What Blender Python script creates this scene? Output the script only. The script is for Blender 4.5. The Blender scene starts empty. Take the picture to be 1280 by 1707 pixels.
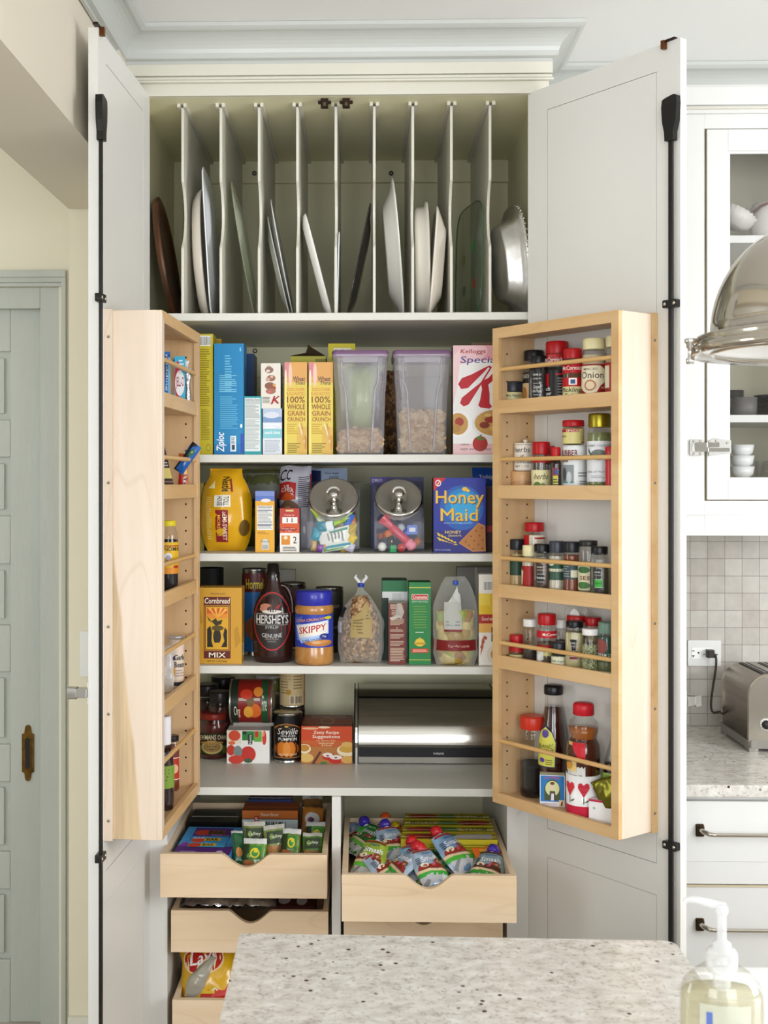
import bpy, math, random
from math import sin, cos, tan, pi, radians, hypot, sqrt, atan2
from mathutils import Matrix, Vector
sc = bpy.context.scene
COL = sc.collection
random.seed(7)

# ------------------------------------------------------------------ camera
F = 1950.0; PSI = radians(1.4); CX = 605 - F*tan(PSI); CY = 805.0; CZ = 1.66
cam = bpy.data.cameras.new('camera'); camo = bpy.data.objects.new('camera', cam); COL.objects.link(camo)
camo.location = (0, 0, CZ); camo.rotation_euler = (pi/2, 0, PSI)
cam.sensor_width = 36; cam.lens = F*36/1707
cam.shift_x = (640-CX)/1707; cam.shift_y = (CY-853.5)/1707
cam.clip_start = .05
cam.dof.use_dof = True; cam.dof.focus_distance = 3.05; cam.dof.aperture_fstop = 10
sc.camera = camo
sc.view_settings.view_transform = 'Standard'; sc.view_settings.look = 'None'
sc.view_settings.gamma = 1; sc.view_settings.use_curve_mapping = False
sc.view_settings.exposure = -0.18

# ------------------------------------------------------------------ world and lights
w = bpy.data.worlds.new('World'); sc.world = w; w.use_nodes = True
nt = w.node_tree; bg = nt.nodes['Background']
tc = nt.nodes.new('ShaderNodeTexCoord'); sp = nt.nodes.new('ShaderNodeSeparateXYZ'); cr = nt.nodes.new('ShaderNodeValToRGB')
nt.links.new(tc.outputs['Generated'], sp.inputs[0]); nt.links.new(sp.outputs['Z'], cr.inputs[0]); nt.links.new(cr.outputs[0], bg.inputs[0])
cr.color_ramp.elements[0].position = .0; cr.color_ramp.elements[0].color = (.30, .38, .24, 1)
cr.color_ramp.elements[1].position = .12; cr.color_ramp.elements[1].color = (.85, .93, 1, 1)
bg.inputs[1].default_value = 1.0
def area(name, loc, target, sx, sy, power, col=(1, 1, 1)):
    l = bpy.data.lights.new(name, 'AREA'); l.shape = 'RECTANGLE'; l.size = sx; l.size_y = sy; l.energy = power; l.color = col
    o = bpy.data.objects.new(name, l); COL.objects.link(o); o.location = loc
    o.rotation_euler = (Vector(target)-Vector(loc)).to_track_quat('-Z', 'Y').to_euler()
    return o
area('window_daylight_rear', (1.15, -2.1, 1.75), (-.1, 3.2, 1.5), 1.2, 1.5, 42, (.91, .95, 1))
area('window_daylight_left', (-1.1, -2.1, 1.75), (0, 3.2, 1.5), 1.2, 1.5, 42, (.93, .96, 1))
area('window_daylight_right', (2.9, .9, 1.8), (0, 2.6, 1.3), 1.3, 1.4, 84, (.93, .955, 1))

area('room_fill', (.05, -2.2, 1.55), (0, 3.2, 1.5), 3.2, 2.0, 66, (.92, .955, 1))  # added broad fill behind the camera, standing in for room bounce
area('hall_fill', (-3.3, 1.6, 1.7), (-.9, 3.2, 1.6), 1.2, 1.6, 27, (.94, .965, 1))  # added fill to brighten the hall

# ------------------------------------------------------------------ pixel rays (used once to read real positions off the photo)
def P(px, py, Y):
    a = (px-CX)/F
    X = Y*(a*cos(PSI)-sin(PSI))/(cos(PSI)+a*sin(PSI))
    dep = -X*sin(PSI)+Y*cos(PSI)
    return X, CZ-(py-CY)*dep/F
def PX(px, Y): return P(px, 0, Y)[0]
def PZ(px, py, Y): return P(px, py, Y)[1]
def onz(px, py, z):
    dep = F*(CZ-z)/(py-CY); lat = (px-CX)/F*dep
    return lat*cos(PSI)-dep*sin(PSI), lat*sin(PSI)+dep*cos(PSI)

# ------------------------------------------------------------------ materials
def lin(h):
    if isinstance(h, (tuple, list)): return tuple(h[:3])
    h = h.lstrip('#'); c = [int(h[i:i+2], 16)/255 for i in (0, 2, 4)]
    return tuple(x/12.92 if x <= .04045 else ((x+.055)/1.055)**2.4 for x in c)
_m = {}
def M(col, rough=.5, metal=0, coat=0, spec=.3):
    k = (col, rough, metal, coat, spec)
    if k in _m: return _m[k]
    m = bpy.data.materials.new('paint'); m.use_nodes = True; b = m.node_tree.nodes['Principled BSDF']
    b.inputs['Base Color'].default_value = (*lin(col), 1); b.inputs['Roughness'].default_value = rough
    b.inputs['Metallic'].default_value = metal; b.inputs['Coat Weight'].default_value = coat
    b.inputs['Coat Roughness'].default_value = .08; b.inputs['Specular IOR Level'].default_value = spec
    _m[k] = m; return m
def nodes(name):
    m = bpy.data.materials.new(name); m.use_nodes = True; t = m.node_tree; return m, t, t.nodes['Principled BSDF']
def clear(col='#ffffff', alpha=.12, rough=.05, name='clear_plastic'):
    if alpha < .09: return glassy(col, alpha, rough, name)
    k = ('clr', col, alpha, rough)
    if k in _m: return _m[k]
    m, t, b = nodes(name)
    b.inputs['Base Color'].default_value = (*lin(col), 1); b.inputs['Roughness'].default_value = rough
    out = t.nodes['Material Output']; tr = t.nodes.new('ShaderNodeBsdfTransparent'); mx = t.nodes.new('ShaderNodeMixShader')
    tr.inputs[0].default_value = (*[min(1, .6+.4*c) for c in lin(col)], 1)
    fr = t.nodes.new('ShaderNodeLayerWeight'); fr.inputs[0].default_value = .35
    ma = t.nodes.new('ShaderNodeMath'); ma.operation = 'MULTIPLY_ADD'; ma.inputs[1].default_value = .5; ma.inputs[2].default_value = alpha
    t.links.new(fr.outputs['Facing'], ma.inputs[0]); t.links.new(ma.outputs[0], mx.inputs[0])
    t.links.new(tr.outputs[0], mx.inputs[1]); t.links.new(b.outputs[0], mx.inputs[2]); t.links.new(mx.outputs[0], out.inputs[0])
    b.inputs['Specular IOR Level'].default_value = .8
    _m[k] = m; return m
def glassy(col, alpha, rough, name):
    k = ('gls', col, alpha, rough)
    if k in _m: return _m[k]
    m = bpy.data.materials.new(name); m.use_nodes = True; t = m.node_tree; t.nodes.remove(t.nodes['Principled BSDF'])
    out = t.nodes['Material Output']; tr = t.nodes.new('ShaderNodeBsdfTransparent'); mx = t.nodes.new('ShaderNodeMixShader'); gl = t.nodes.new('ShaderNodeBsdfGlossy')
    tr.inputs[0].default_value = (*[min(1, .75+.23*c) for c in lin(col)], 1); gl.inputs['Roughness'].default_value = rough
    fr = t.nodes.new('ShaderNodeLayerWeight'); fr.inputs[0].default_value = .25
    ma = t.nodes.new('ShaderNodeMath'); ma.operation = 'MULTIPLY_ADD'; ma.inputs[1].default_value = .55; ma.inputs[2].default_value = .03
    t.links.new(fr.outputs['Facing'], ma.inputs[0]); t.links.new(ma.outputs[0], mx.inputs[0])
    t.links.new(tr.outputs[0], mx.inputs[1]); t.links.new(gl.outputs[0], mx.inputs[2]); t.links.new(mx.outputs[0], out.inputs[0])
    _m[k] = m; return m
def noisy(name, cols, scale=(1, 1, 1), nscale=5, detail=6, rough=.5, bump=0, bscale=None, distort=0, pos=None, metal=0, coat=0, rot=None):
    m, t, b = nodes(name)
    tc = t.nodes.new('ShaderNodeTexCoord'); mp = t.nodes.new('ShaderNodeMapping'); mp.inputs['Scale'].default_value = scale
    if rot: mp.inputs['Rotation'].default_value = rot
    n = t.nodes.new('ShaderNodeTexNoise'); n.inputs['Scale'].default_value = nscale; n.inputs['Detail'].default_value = detail; n.inputs['Distortion'].default_value = distort
    r = t.nodes.new('ShaderNodeValToRGB'); e = r.color_ramp.elements
    pos = pos or [.3+.4*i/(len(cols)-1) for i in range(len(cols))]
    while len(e) < len(cols): e.new(.5)
    for i, c in enumerate(cols): e[i].position = pos[i]; e[i].color = (*lin(c), 1)
    t.links.new(tc.outputs['Object'], mp.inputs[0]); t.links.new(mp.outputs[0], n.inputs[0]); t.links.new(n.outputs[0], r.inputs[0]); t.links.new(r.outputs[0], b.inputs['Base Color'])
    b.inputs['Roughness'].default_value = rough; b.inputs['Metallic'].default_value = metal; b.inputs['Coat Weight'].default_value = coat
    if bump:
        n2 = t.nodes.new('ShaderNodeTexNoise'); n2.inputs['Scale'].default_value = bscale or nscale; n2.inputs['Detail'].default_value = 3
        bp = t.nodes.new('ShaderNodeBump'); bp.inputs['Strength'].default_value = bump; bp.inputs['Distance'].default_value = .01
        t.links.new(mp.outputs[0], n2.inputs[0]); t.links.new(n2.outputs[0], bp.inputs['Height']); t.links.new(bp.outputs[0], b.inputs['Normal'])
    return m
def wood(name, c1, c2, c3, axis='z', rough=.42):
    """maple: long soft figure plus faint cathedral rings along the axis"""
    m, t, b = nodes(name)
    tc = t.nodes.new('ShaderNodeTexCoord'); mp = t.nodes.new('ShaderNodeMapping')
    s = {'x': (.12, 1, 1), 'y': (1, .12, 1), 'z': (1, 1, .12)}[axis]
    mp.inputs['Scale'].default_value = s
    n = t.nodes.new('ShaderNodeTexNoise'); n.inputs['Scale'].default_value = 14; n.inputs['Detail'].default_value = 5; n.inputs['Distortion'].default_value = .6
    mp2 = t.nodes.new('ShaderNodeMapping'); mp2.inputs['Scale'].default_value = tuple(x*(1 if x == .12 else 1) for x in s)
    n2 = t.nodes.new('ShaderNodeTexNoise'); n2.inputs['Scale'].default_value = 4; n2.inputs['Detail'].default_value = 2
    mu = t.nodes.new('ShaderNodeMath'); mu.operation = 'MULTIPLY'; mu.inputs[1].default_value = 26
    fr = t.nodes.new('ShaderNodeMath'); fr.operation = 'PINGPONG'; fr.inputs[1].default_value = 1
    r = t.nodes.new('ShaderNodeValToRGB'); e = r.color_ramp.elements; e.new(.5)
    e[0].position = .25; e[0].color = (*lin(c1), 1); e[1].position = .5; e[1].color = (*lin(c2), 1); e[2].position = .75; e[2].color = (*lin(c3), 1)
    r2 = t.nodes.new('ShaderNodeValToRGB'); e = r2.color_ramp.elements
    e[0].position = 0; e[0].color = (.80, .72, .64, 1); e[1].position = .10; e[1].color = (1, 1, 1, 1)
    mx = t.nodes.new('ShaderNodeMixRGB'); mx.blend_type = 'MULTIPLY'; mx.inputs[0].default_value = .32
    L = t.links.new
    L(tc.outputs['Object'], mp.inputs[0]); L(mp.outputs[0], n.inputs[0]); L(tc.outputs['Object'], mp2.inputs[0]); L(mp2.outputs[0], n2.inputs[0])
    L(n.outputs[0], r.inputs[0]); L(n2.outputs[0], mu.inputs[0]); L(mu.outputs[0], fr.inputs[0]); L(fr.outputs[0], r2.inputs[0])
    L(r.outputs[0], mx.inputs[1]); L(r2.outputs[0], mx.inputs[2]); L(mx.outputs[0], b.inputs['Base Color'])
    b.inputs['Roughness'].default_value = rough
    return m
WHITE = noisy('white_cabinet_paint', ['#dedcd6', '#e2e0da'], nscale=2, rough=.38)
WHITE2 = noisy('cream_shelf_paint', ['#d3d1c8', '#d7d5cc'], nscale=3, rough=.4)
INNER = noisy('cream_interior_paint', ['#ebe6c2', '#eee9c6'], nscale=2, rough=.5)
TRIMW = noisy('cream_trim_paint', ['#d5d1c2', '#d9d5c7'], nscale=2, rough=.4)
BRIGHT = noisy('bright_white_paint', ['#dddcd8', '#e1e0dc'], nscale=2, rough=.4)
GREYTRIM = noisy('grey_green_trim_paint', ['#bfc1bc', '#c4c6c1'], nscale=2, rough=.28)
CEIL = noisy('ceiling_paint', ['#f0f0ee', '#f2f2f0'], nscale=1, rough=.7)
BEAM = noisy('beige_wall_paint', ['#d6ccba', '#dad1c0'], nscale=1.5, rough=.7)
ROOMW = noisy('room_wall_paint', ['#e2e2df', '#e6e6e3'], nscale=1, rough=.7)
CREAMW = noisy('cream_wall_paint', ['#d8d0b8', '#ddd6bf'], nscale=1.5, rough=.7)
GREYDOOR = noisy('grey_green_door_paint', ['#a8aba0', '#b3b6ab'], scale=(1, 1, .2), nscale=6, rough=.35, bump=.15, bscale=60)
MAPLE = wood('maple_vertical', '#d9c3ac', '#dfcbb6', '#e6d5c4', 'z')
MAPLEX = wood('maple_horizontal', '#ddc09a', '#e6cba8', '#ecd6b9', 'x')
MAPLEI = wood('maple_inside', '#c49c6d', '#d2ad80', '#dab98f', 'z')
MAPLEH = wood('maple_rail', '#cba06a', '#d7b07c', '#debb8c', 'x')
ROD = noisy('dowel_wood', ['#d0a160', '#dbb174'], scale=(.2, 1, 1), nscale=20, rough=.4)
BLACK = M('#171614', .35); IRON = M('#33261e', .4, .6); STEEL = M('#b9b7b2', .25, 1); CHROME = M('#d8d6d2', .06, 1)
NICKEL = M('#c2bbb0', .1, 1); BRASS = noisy('old_brass', ['#4a3414', '#7a5c2c'], nscale=30, rough=.35, metal=1)
DARK = M('#1a1714', .6)
def granite():
    m, t, b = nodes('granite')
    tc = t.nodes.new('ShaderNodeTexCoord'); L = t.links.new
    def nz(s, d=6, sc_=(1, 1, 1)):
        mp = t.nodes.new('ShaderNodeMapping'); mp.inputs['Scale'].default_value = sc_; L(tc.outputs['Object'], mp.inputs[0])
        n = t.nodes.new('ShaderNodeTexNoise'); n.inputs['Scale'].default_value = s; n.inputs['Detail'].default_value = d; L(mp.outputs[0], n.inputs[0]); return n
    def ramp(ps):
        r = t.nodes.new('ShaderNodeValToRGB'); e = r.color_ramp.elements
        while len(e) < len(ps): e.new(.5)
        for i, (p, c) in enumerate(ps): e[i].position = p; e[i].color = (*lin(c), 1)
        return r
    n1 = nz(34, 10, (1, 1.5, 1)); r1 = ramp([(.28, '#b5ada3'), (.40, '#c9c3ba'), (.55, '#d6d1c9'), (.7, '#e0ddd7')]); L(n1.outputs[0], r1.inputs[0])
    n2 = nz(150, 3); r2 = ramp([(.34, '#9c9184'), (.45, '#ffffff')]); L(n2.outputs[0], r2.inputs[0])
    mx = t.nodes.new('ShaderNodeMixRGB'); mx.blend_type = 'MULTIPLY'; mx.inputs[0].default_value = .42; L(r1.outputs[0], mx.inputs[1]); L(r2.outputs[0], mx.inputs[2])
    v = t.nodes.new('ShaderNodeTexVoronoi'); v.inputs['Scale'].default_value = 42; L(tc.outputs['Object'], v.inputs[0])
    rv = ramp([(.13, '#ffffff'), (.17, '#000000')]); L(v.outputs['Distance'], rv.inputs[0])
    n3 = nz(9, 2); r3 = ramp([(.50, '#000000'), (.55, '#ffffff')]); L(n3.outputs[0], r3.inputs[0])
    mm = t.nodes.new('ShaderNodeMath'); mm.operation = 'MULTIPLY'; L(rv.outputs[0], mm.inputs[0]); L(r3.outputs[0], mm.inputs[1])
    mx2 = t.nodes.new('ShaderNodeMixRGB'); L(mm.outputs[0], mx2.inputs[0]); L(mx.outputs[0], mx2.inputs[1]); mx2.inputs[2].default_value = (*lin('#4a2a26'), 1)
    L(mx2.outputs[0], b.inputs['Base Color']); b.inputs['Roughness'].default_value = .22
    return m
GRANITE = granite()
def tiles():
    m, t, b = nodes('glazed_tile'); L = t.links.new
    tc = t.nodes.new('ShaderNodeTexCoord'); mp = t.nodes.new('ShaderNodeMapping'); mp.inputs['Rotation'].default_value = (-pi/2, 0, 0)
    L(tc.outputs['Object'], mp.inputs[0])
    br = t.nodes.new('ShaderNodeTexBrick'); br.offset = 0; br.squash = 1
    br.inputs['Scale'].default_value = 1; br.inputs['Brick Width'].default_value = .0546; br.inputs['Row Height'].default_value = .0546
    br.inputs['Mortar Size'].default_value = .0009; br.inputs['Mortar Smooth'].default_value = .3; br.inputs['Bias'].default_value = 0
    br.inputs['Color1'].default_value = (*lin('#d6d1c8'), 1); br.inputs['Color2'].default_value = (*lin('#c2bab0'), 1); br.inputs['Mortar'].default_value = (*lin('#8f877c'), 1)
    L(mp.outputs[0], br.inputs[0])
    n = t.nodes.new('ShaderNodeTexNoise'); n.inputs['Scale'].default_value = 25; n.inputs['Detail'].default_value = 4; L(tc.outputs['Object'], n.inputs[0])
    mx = t.nodes.new('ShaderNodeMixRGB'); mx.blend_type = 'MULTIPLY'; mx.inputs[0].default_value = .35; L(br.outputs[0], mx.inputs[1]); L(n.outputs[0], mx.inputs[2])
    L(mx.outputs[0], b.inputs['Base Color']); b.inputs['Roughness'].default_value = .2
    bp = t.nodes.new('ShaderNodeBump'); bp.inputs['Strength'].default_value = .4; bp.inputs['Distance'].default_value = .004; bp.invert = True
    L(br.outputs['Fac'], bp.inputs['Height']); L(bp.outputs[0], b.inputs['Normal'])
    return m
TILE = tiles()

# ------------------------------------------------------------------ mesh builder
class MB:
    def __init__(s): s.v = []; s.f = []; s.m = []; s.s = []; s.mats = []
    def mi(s, mat):
        if mat not in s.mats: s.mats.append(mat)
        return s.mats.index(mat)
    def add(s, vs, fs, mat, smooth=False, T=None):
        b = len(s.v); i = s.mi(mat)
        s.v += [tuple(T @ Vector(v)) if T else tuple(v) for v in vs]
        for f in fs: s.f.append(tuple(b+k for k in f)); s.m.append(i); s.s.append(smooth)
        return s
    def box(s, x0, x1, y0, y1, z0, z1, mat, T=None, top=None):
        if x0 > x1: x0, x1 = x1, x0
        if y0 > y1: y0, y1 = y1, y0
        if z0 > z1: z0, z1 = z1, z0
        tx = ty = 0
        if top: tx, ty = top
        v = [(x0, y0, z0), (x1, y0, z0), (x1, y1, z0), (x0, y1, z0), (x0-tx, y0-ty, z1), (x1+tx, y0-ty, z1), (x1+tx, y1+ty, z1), (x0-tx, y1+ty, z1)]
        return s.add(v, [(3, 2, 1, 0), (4, 5, 6, 7), (0, 1, 5, 4), (1, 2, 6, 5), (2, 3, 7, 6), (3, 0, 4, 7)], mat, False, T)
    def rbox(s, x0, x1, y0, y1, z0, z1, mat, r=.004, n=4, T=None, axis='z', smooth=True):
        """box with vertical (or axis) edges rounded"""
        def rr(a0, a1, b0, b1):
            pts = []
            for cx, cy, a in ((a1-r, b1-r, 0), (a0+r, b1-r, pi/2), (a0+r, b0+r, pi), (a1-r, b0+r, 3*pi/2)):
                for k in range(n+1): pts.append((cx+r*cos(a+pi/2*k/n), cy+r*sin(a+pi/2*k/n)))
            return pts
        if axis == 'z': pts = rr(x0, x1, y0, y1); lo = [(p[0], p[1], z0) for p in pts]; hi = [(p[0], p[1], z1) for p in pts]
        elif axis == 'y': pts = rr(x0, x1, z0, z1); lo = [(p[0], y1, p[1]) for p in pts]; hi = [(p[0], y0, p[1]) for p in pts]
        else: pts = rr(y0, y1, z0, z1); lo = [(x0, p[0], p[1]) for p in pts]; hi = [(x1, p[0], p[1]) for p in pts]
        N = len(pts)
        s.add(lo+hi, [(i, (i+1) % N, N+(i+1) % N, N+i) for i in range(N)], mat, smooth, T)
        s.add(lo, [tuple(range(N-1, -1, -1))], mat, False, T); s.add(hi, [tuple(range(N))], mat, False, T)
        return s
    def prism(s, pts, h0, h1, mat, plane='xz', T=None, smooth=False):
        """closed outline extruded; plane xz -> along y, yz -> along x, xy -> along z"""
        f = {'xz': lambda p, h: (p[0], h, p[1]), 'yz': lambda p, h: (h, p[0], p[1]), 'xy': lambda p, h: (p[0], p[1], h)}[plane]
        N = len(pts); v = [f(p, h0) for p in pts]+[f(p, h1) for p in pts]
        s.add(v, [(i, (i+1) % N, N+(i+1) % N, N+i) for i in range(N)], mat, smooth, T)
        s.add([f(p, h0) for p in pts], [tuple(range(N-1, -1, -1))], mat, False, T); s.add([f(p, h1) for p in pts], [tuple(range(N))], mat, False, T)
        return s
    def lathe(s, prof, mat, n=28, sq=2, sx=1, sy=1, T=None, cap=True, smooth=True, flute=0, fl_n=0):
        vs = []
        for r, z in prof:
            for k in range(n):
                a = 2*pi*k/n; q = 1
                if sq != 2: q = 1/((abs(cos(a))**sq+abs(sin(a))**sq)**(1/sq))
                if flute: q *= 1+flute*cos(fl_n*a)
                vs.append((r*q*cos(a)*sx, r*q*sin(a)*sy, z))
        fs = []
        for j in range(len(prof)-1):
            for k in range(n): fs.append((j*n+k, j*n+(k+1) % n, (j+1)*n+(k+1) % n, (j+1)*n+k))
        s.add(vs, fs, mat, smooth, T)
        if cap:
            if prof[0][0] > 1e-6: s.add(vs[:n], [tuple(range(n-1, -1, -1))], mat, False, T)
            if prof[-1][0] > 1e-6: s.add(vs[-n:], [tuple(range(n))], mat, False, T)
        return s
    def tube(s, pts, r, mat, n=10, T=None, cap=True):
        pts = [Vector(p) for p in pts]; vs = []; N = len(pts); rr = r if isinstance(r, (list, tuple)) else [r]*N
        up = None
        for i, p in enumerate(pts):
            d = (pts[min(i+1, N-1)]-pts[max(i-1, 0)]).normalized()
            if up is None: up = d.orthogonal().normalized()
            a = (up-d*up.dot(d)).normalized(); up = a; b = d.cross(a)
            for k in range(n): vs.append(p+rr[i]*(cos(2*pi*k/n)*a+sin(2*pi*k/n)*b))
        fs = [(i*n+k, i*n+(k+1) % n, (i+1)*n+(k+1) % n, (i+1)*n+k) for i in range(N-1) for k in range(n)]
        s.add(vs, fs, mat, True, T)
        if cap: s.add(vs[:n], [tuple(range(n-1, -1, -1))], mat, False, T); s.add(vs[-n:], [tuple(range(n))], mat, False, T)
        return s
    def grid(s, fn, nu, nv, mat, T=None, smooth=True):
        vs = [fn(i/nu, j/nv) for j in range(nv+1) for i in range(nu+1)]
        return s.add(vs, [(j*(nu+1)+i, j*(nu+1)+i+1, (j+1)*(nu+1)+i+1, (j+1)*(nu+1)+i) for j in range(nv) for i in range(nu)], mat, smooth, T)
    def build(s, name, parent=None, loc=None, rotz=0, bevel=0, seg=2, rot=None):
        me = bpy.data.meshes.new(name); me.from_pydata(s.v, [], s.f)
        for m in s.mats: me.materials.append(m)
        me.polygons.foreach_set('material_index', s.m); me.polygons.foreach_set('use_smooth', s.s); me.update()
        o = bpy.data.objects.new(name, me); COL.objects.link(o)
        if parent: o.parent = parent
        if loc: o.location = loc
        if rotz: o.rotation_euler = (0, 0, rotz)
        if rot: o.rotation_euler = rot
        if bevel:
            b = o.modifiers.new('bevel', 'BEVEL'); b.width = bevel; b.segments = seg; b.limit_method = 'ANGLE'; b.angle_limit = radians(40)
        return o
def tag(o, label=None, cat=None, group=None, kind=None):
    if label: o['label'] = label
    if cat: o['category'] = cat
    if group: o['group'] = group
    if kind: o['kind'] = kind
    return o
def thing(name, label, cat, loc=(0, 0, 0), rotz=0, group=None):
    o = bpy.data.objects.new(name, None); COL.objects.link(o); o.empty_display_size = .05
    o.location = loc; o.rotation_euler = (0, 0, rotz); return tag(o, label, cat, group)
def struct(o, label=None): 
    o['kind'] = 'structure'
    if label: o['label'] = label
    return o

# ------------------------------------------------------------------ room shell
CEILZ = 2.85; YB = 3.75
struct(MB().box(-3.6, 3.4, -2.3, 5.2, -.11, -.06, noisy('oak_floor', ['#a39a8d', '#b5ada0'], scale=(1, .1, 1), nscale=12, rough=.4)).build('floor'), 'brown wooden floor below the frame')
struct(MB().box(-3.6, 3.4, -2.3, 5.2, CEILZ, CEILZ+.05, CEIL).build('ceiling'), 'flat white ceiling')
struct(MB().box(-.62, 3.4, YB, YB+.1, 0, CEILZ, CREAMW).build('wall_back'), 'wall behind the pantry and worktop')
# far left: wall that holds the sliding door, with a door opening
DWY = 3.66
dx1 = PX(98, DWY); zt = PZ(50, 478, DWY)
mb = MB().box(dx1, -.7, DWY, DWY+.1, -.06, CEILZ, CREAMW).box(-2.0, dx1, DWY, DWY+.1, zt, CEILZ, CREAMW).box(-3.6, -2.0, DWY, DWY+.1, 0, CEILZ, CREAMW)
struct(mb.build('wall_left'), 'cream wall around the grey sliding door')
# return wall beside the pantry, carrying the beam
rx0 = PX(115, 3.42)
struct(MB().box(rx0, -.625, 3.42, 3.655, -.06, CEILZ-.002, CREAMW).build('wall_return'), 'narrow cream wall end beside the pantry')
bx0, by0 = -.655, 3.415
bm_ = MB(); bm_.prism([(-.705, -2.3), (-.648, 3.0), (-.628, 3.0), (-.628, 3.415), (rx0, 3.415), (rx0-.06, -2.3)], 2.465, CEILZ-.001, BEAM, 'xy')
struct(bm_.build('beam'), 'dropped beige ceiling beam running towards the camera')
struct(MB().box(rx0, -.625, 3.405, 3.42, -.06, .095, TRIMW).build('baseboard_left'), 'cream baseboard at the foot of the narrow wall')
struct(MB().box(3.3, 3.4, -2.3, YB, 0, .9, ROOMW).box(3.3, 3.4, -2.3, YB, 2.5, CEILZ, ROOMW).box(3.3, 3.4, -2.3, .2, .9, 2.5, ROOMW).box(3.3, 3.4, 1.6, YB, .9, 2.5, ROOMW).build('wall_right'))
struct(MB().box(-3.6, -3.5, -2.3, 5.2, 0, CEILZ, ROOMW).build('wall_hall'))
mb = MB().box(-3.6, 3.4, -2.4, -2.3, 0, .95, ROOMW).box(-3.6, 3.4, -2.4, -2.3, 2.55, CEILZ, ROOMW)
for a, b in ((-3.6, -1.75), (-.45, .5), (1.8, 3.4)): mb.box(a, b, -2.4, -2.3, .95, 2.55, ROOMW)
struct(mb.build('wall_rear'))
for i, (a, b) in enumerate(((-1.75, -.45), (.5, 1.8))):
    mb = MB()
    for x in (a, b-.04, (a+b)/2-.015): mb.box(x, x+.04, -2.38, -2.32, .95, 2.55, BRIGHT)
    for z in (.95, 1.72, 2.51): mb.box(a, b, -2.38, -2.32, z, z+.04, BRIGHT)
    struct(mb.build('window_%d' % (i+1)))
mb = MB()
for y in (.2, .88, 1.56): mb.box(3.32, 3.38, y, y+.04, .9, 2.5, BRIGHT)
for z in (.9, 1.7, 2.46): mb.box(3.32, 3.38, .2, 1.6, z, z+.04, BRIGHT)
struct(mb.build('window_3'))

# crown mouldings
def crown_prof(a=.083, h=.083):
    # (out, down) from the ceiling/wall corner: x = projection, z = drop
    p = [(0, 0), (a, 0), (a, -.010), (a*.93, -.014)]
    for k in range(9):
        t = k/8*pi/2
        p.append((a*.86-(a*.60)*sin(t), -.017-(h*.62)*(1-cos(t))))
    p += [(a*.24, -h*.86), (a*.10, -h*.90), (a*.10, -h*1.0), (.0, -h*1.0)]
    return p
CP = crown_prof()
YF = 3.09; XL = -.632; XR = PX(915, YF)
def crown(path, mat, name, label, prof=CP, z=CEILZ-.001):
    """path: list of ((x,y) wall point, (nx,ny) mitre outward vector)"""
    mb = MB(); n = len(prof)
    vs = [(x+nx*o, y+ny*o, z+d) for (x, y), (nx, ny) in path for o, d in prof]
    fs = [(i*n+k, i*n+(k+1) % n, (i+1)*n+(k+1) % n, (i+1)*n+k) for i in range(len(path)-1) for k in range(n)]
    mb.add(vs, fs, mat); mb.add(vs[:n], [tuple(range(n))], mat); mb.add(vs[-n:], [tuple(range(n-1, -1, -1))], mat)
    return struct(mb.build(name), label)
crown([((-.700, -2.2), (1, 0)), ((XL-.012, YF), (1, -1))], GREYTRIM, 'trim_1', 'grey crown moulding along the beam')
crown([((XL-.012, YF), (1, -1)), ((XR, YF), (1, -1)), ((XR, 3.50), (1, 0))], GREYTRIM, 'trim_2', 'grey crown moulding over the pantry')
crown([((XR, 3.405), (0, -1)), ((3.3, 3.405), (0, -1))], GREYTRIM, 'trim_3', 'grey crown moulding over the glass-fronted cabinet')

# sliding door in the hall, casing round it
DY = DWY
cx1 = PX(112, DY); cz = PZ(60, 452, DY); ix = PX(104, DY); iz = PZ(60, 478, DY)
mb = MB()
mb.box(-2.15, cx1, DY-.012, DY, iz+.012, cz, GREYDOOR).box(ix+.008, cx1, DY-.012, DY, -.06, iz+.012, GREYDOOR)
mb.box(-2.15, cx1, DY-.02, DY-.012, cz-.022, cz, GREYDOOR).box(cx1-.014, cx1, DY-.02, DY-.012, -.06, cz-.022, GREYDOOR)
mb.box(-2.15, ix+.006, DY-.008, DY, iz, iz+.012, GREYDOOR).box(ix, ix+.008, DY-.006, DY, -.06, iz, GREYDOOR)
sx = PX(68, DY+.02); hz = PZ(60, 515, DY+.02)
mb.box(sx, ix, DY+.012, DY+.03, -.06, iz, GREYDOOR).box(-2.15, sx, DY+.012, DY+.03, hz, iz, GREYDOOR)
struct(mb.build('trim_4', bevel=.002), 'grey door casing of the sliding door')
YD = DY+.045
mb = MB(); px1 = PX(17, YD)
mb.box(-2.1, sx+.03, YD+.014, YD+.035, -.06, hz+.02, GREYDOOR)
mb.box(px1, sx+.03, YD, YD+.014, -.06, hz+.02, GREYDOOR)
rails = [(505, 586), (700, 762), (860, 940), (1042, 1120), (1241, 1303), (1420, 1482), (1600, 1760)]
for a, b in rails: mb.box(-2.1, px1, YD, YD+.014, PZ(8, b, YD), PZ(8, a, YD), GREYDOOR)
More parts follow.
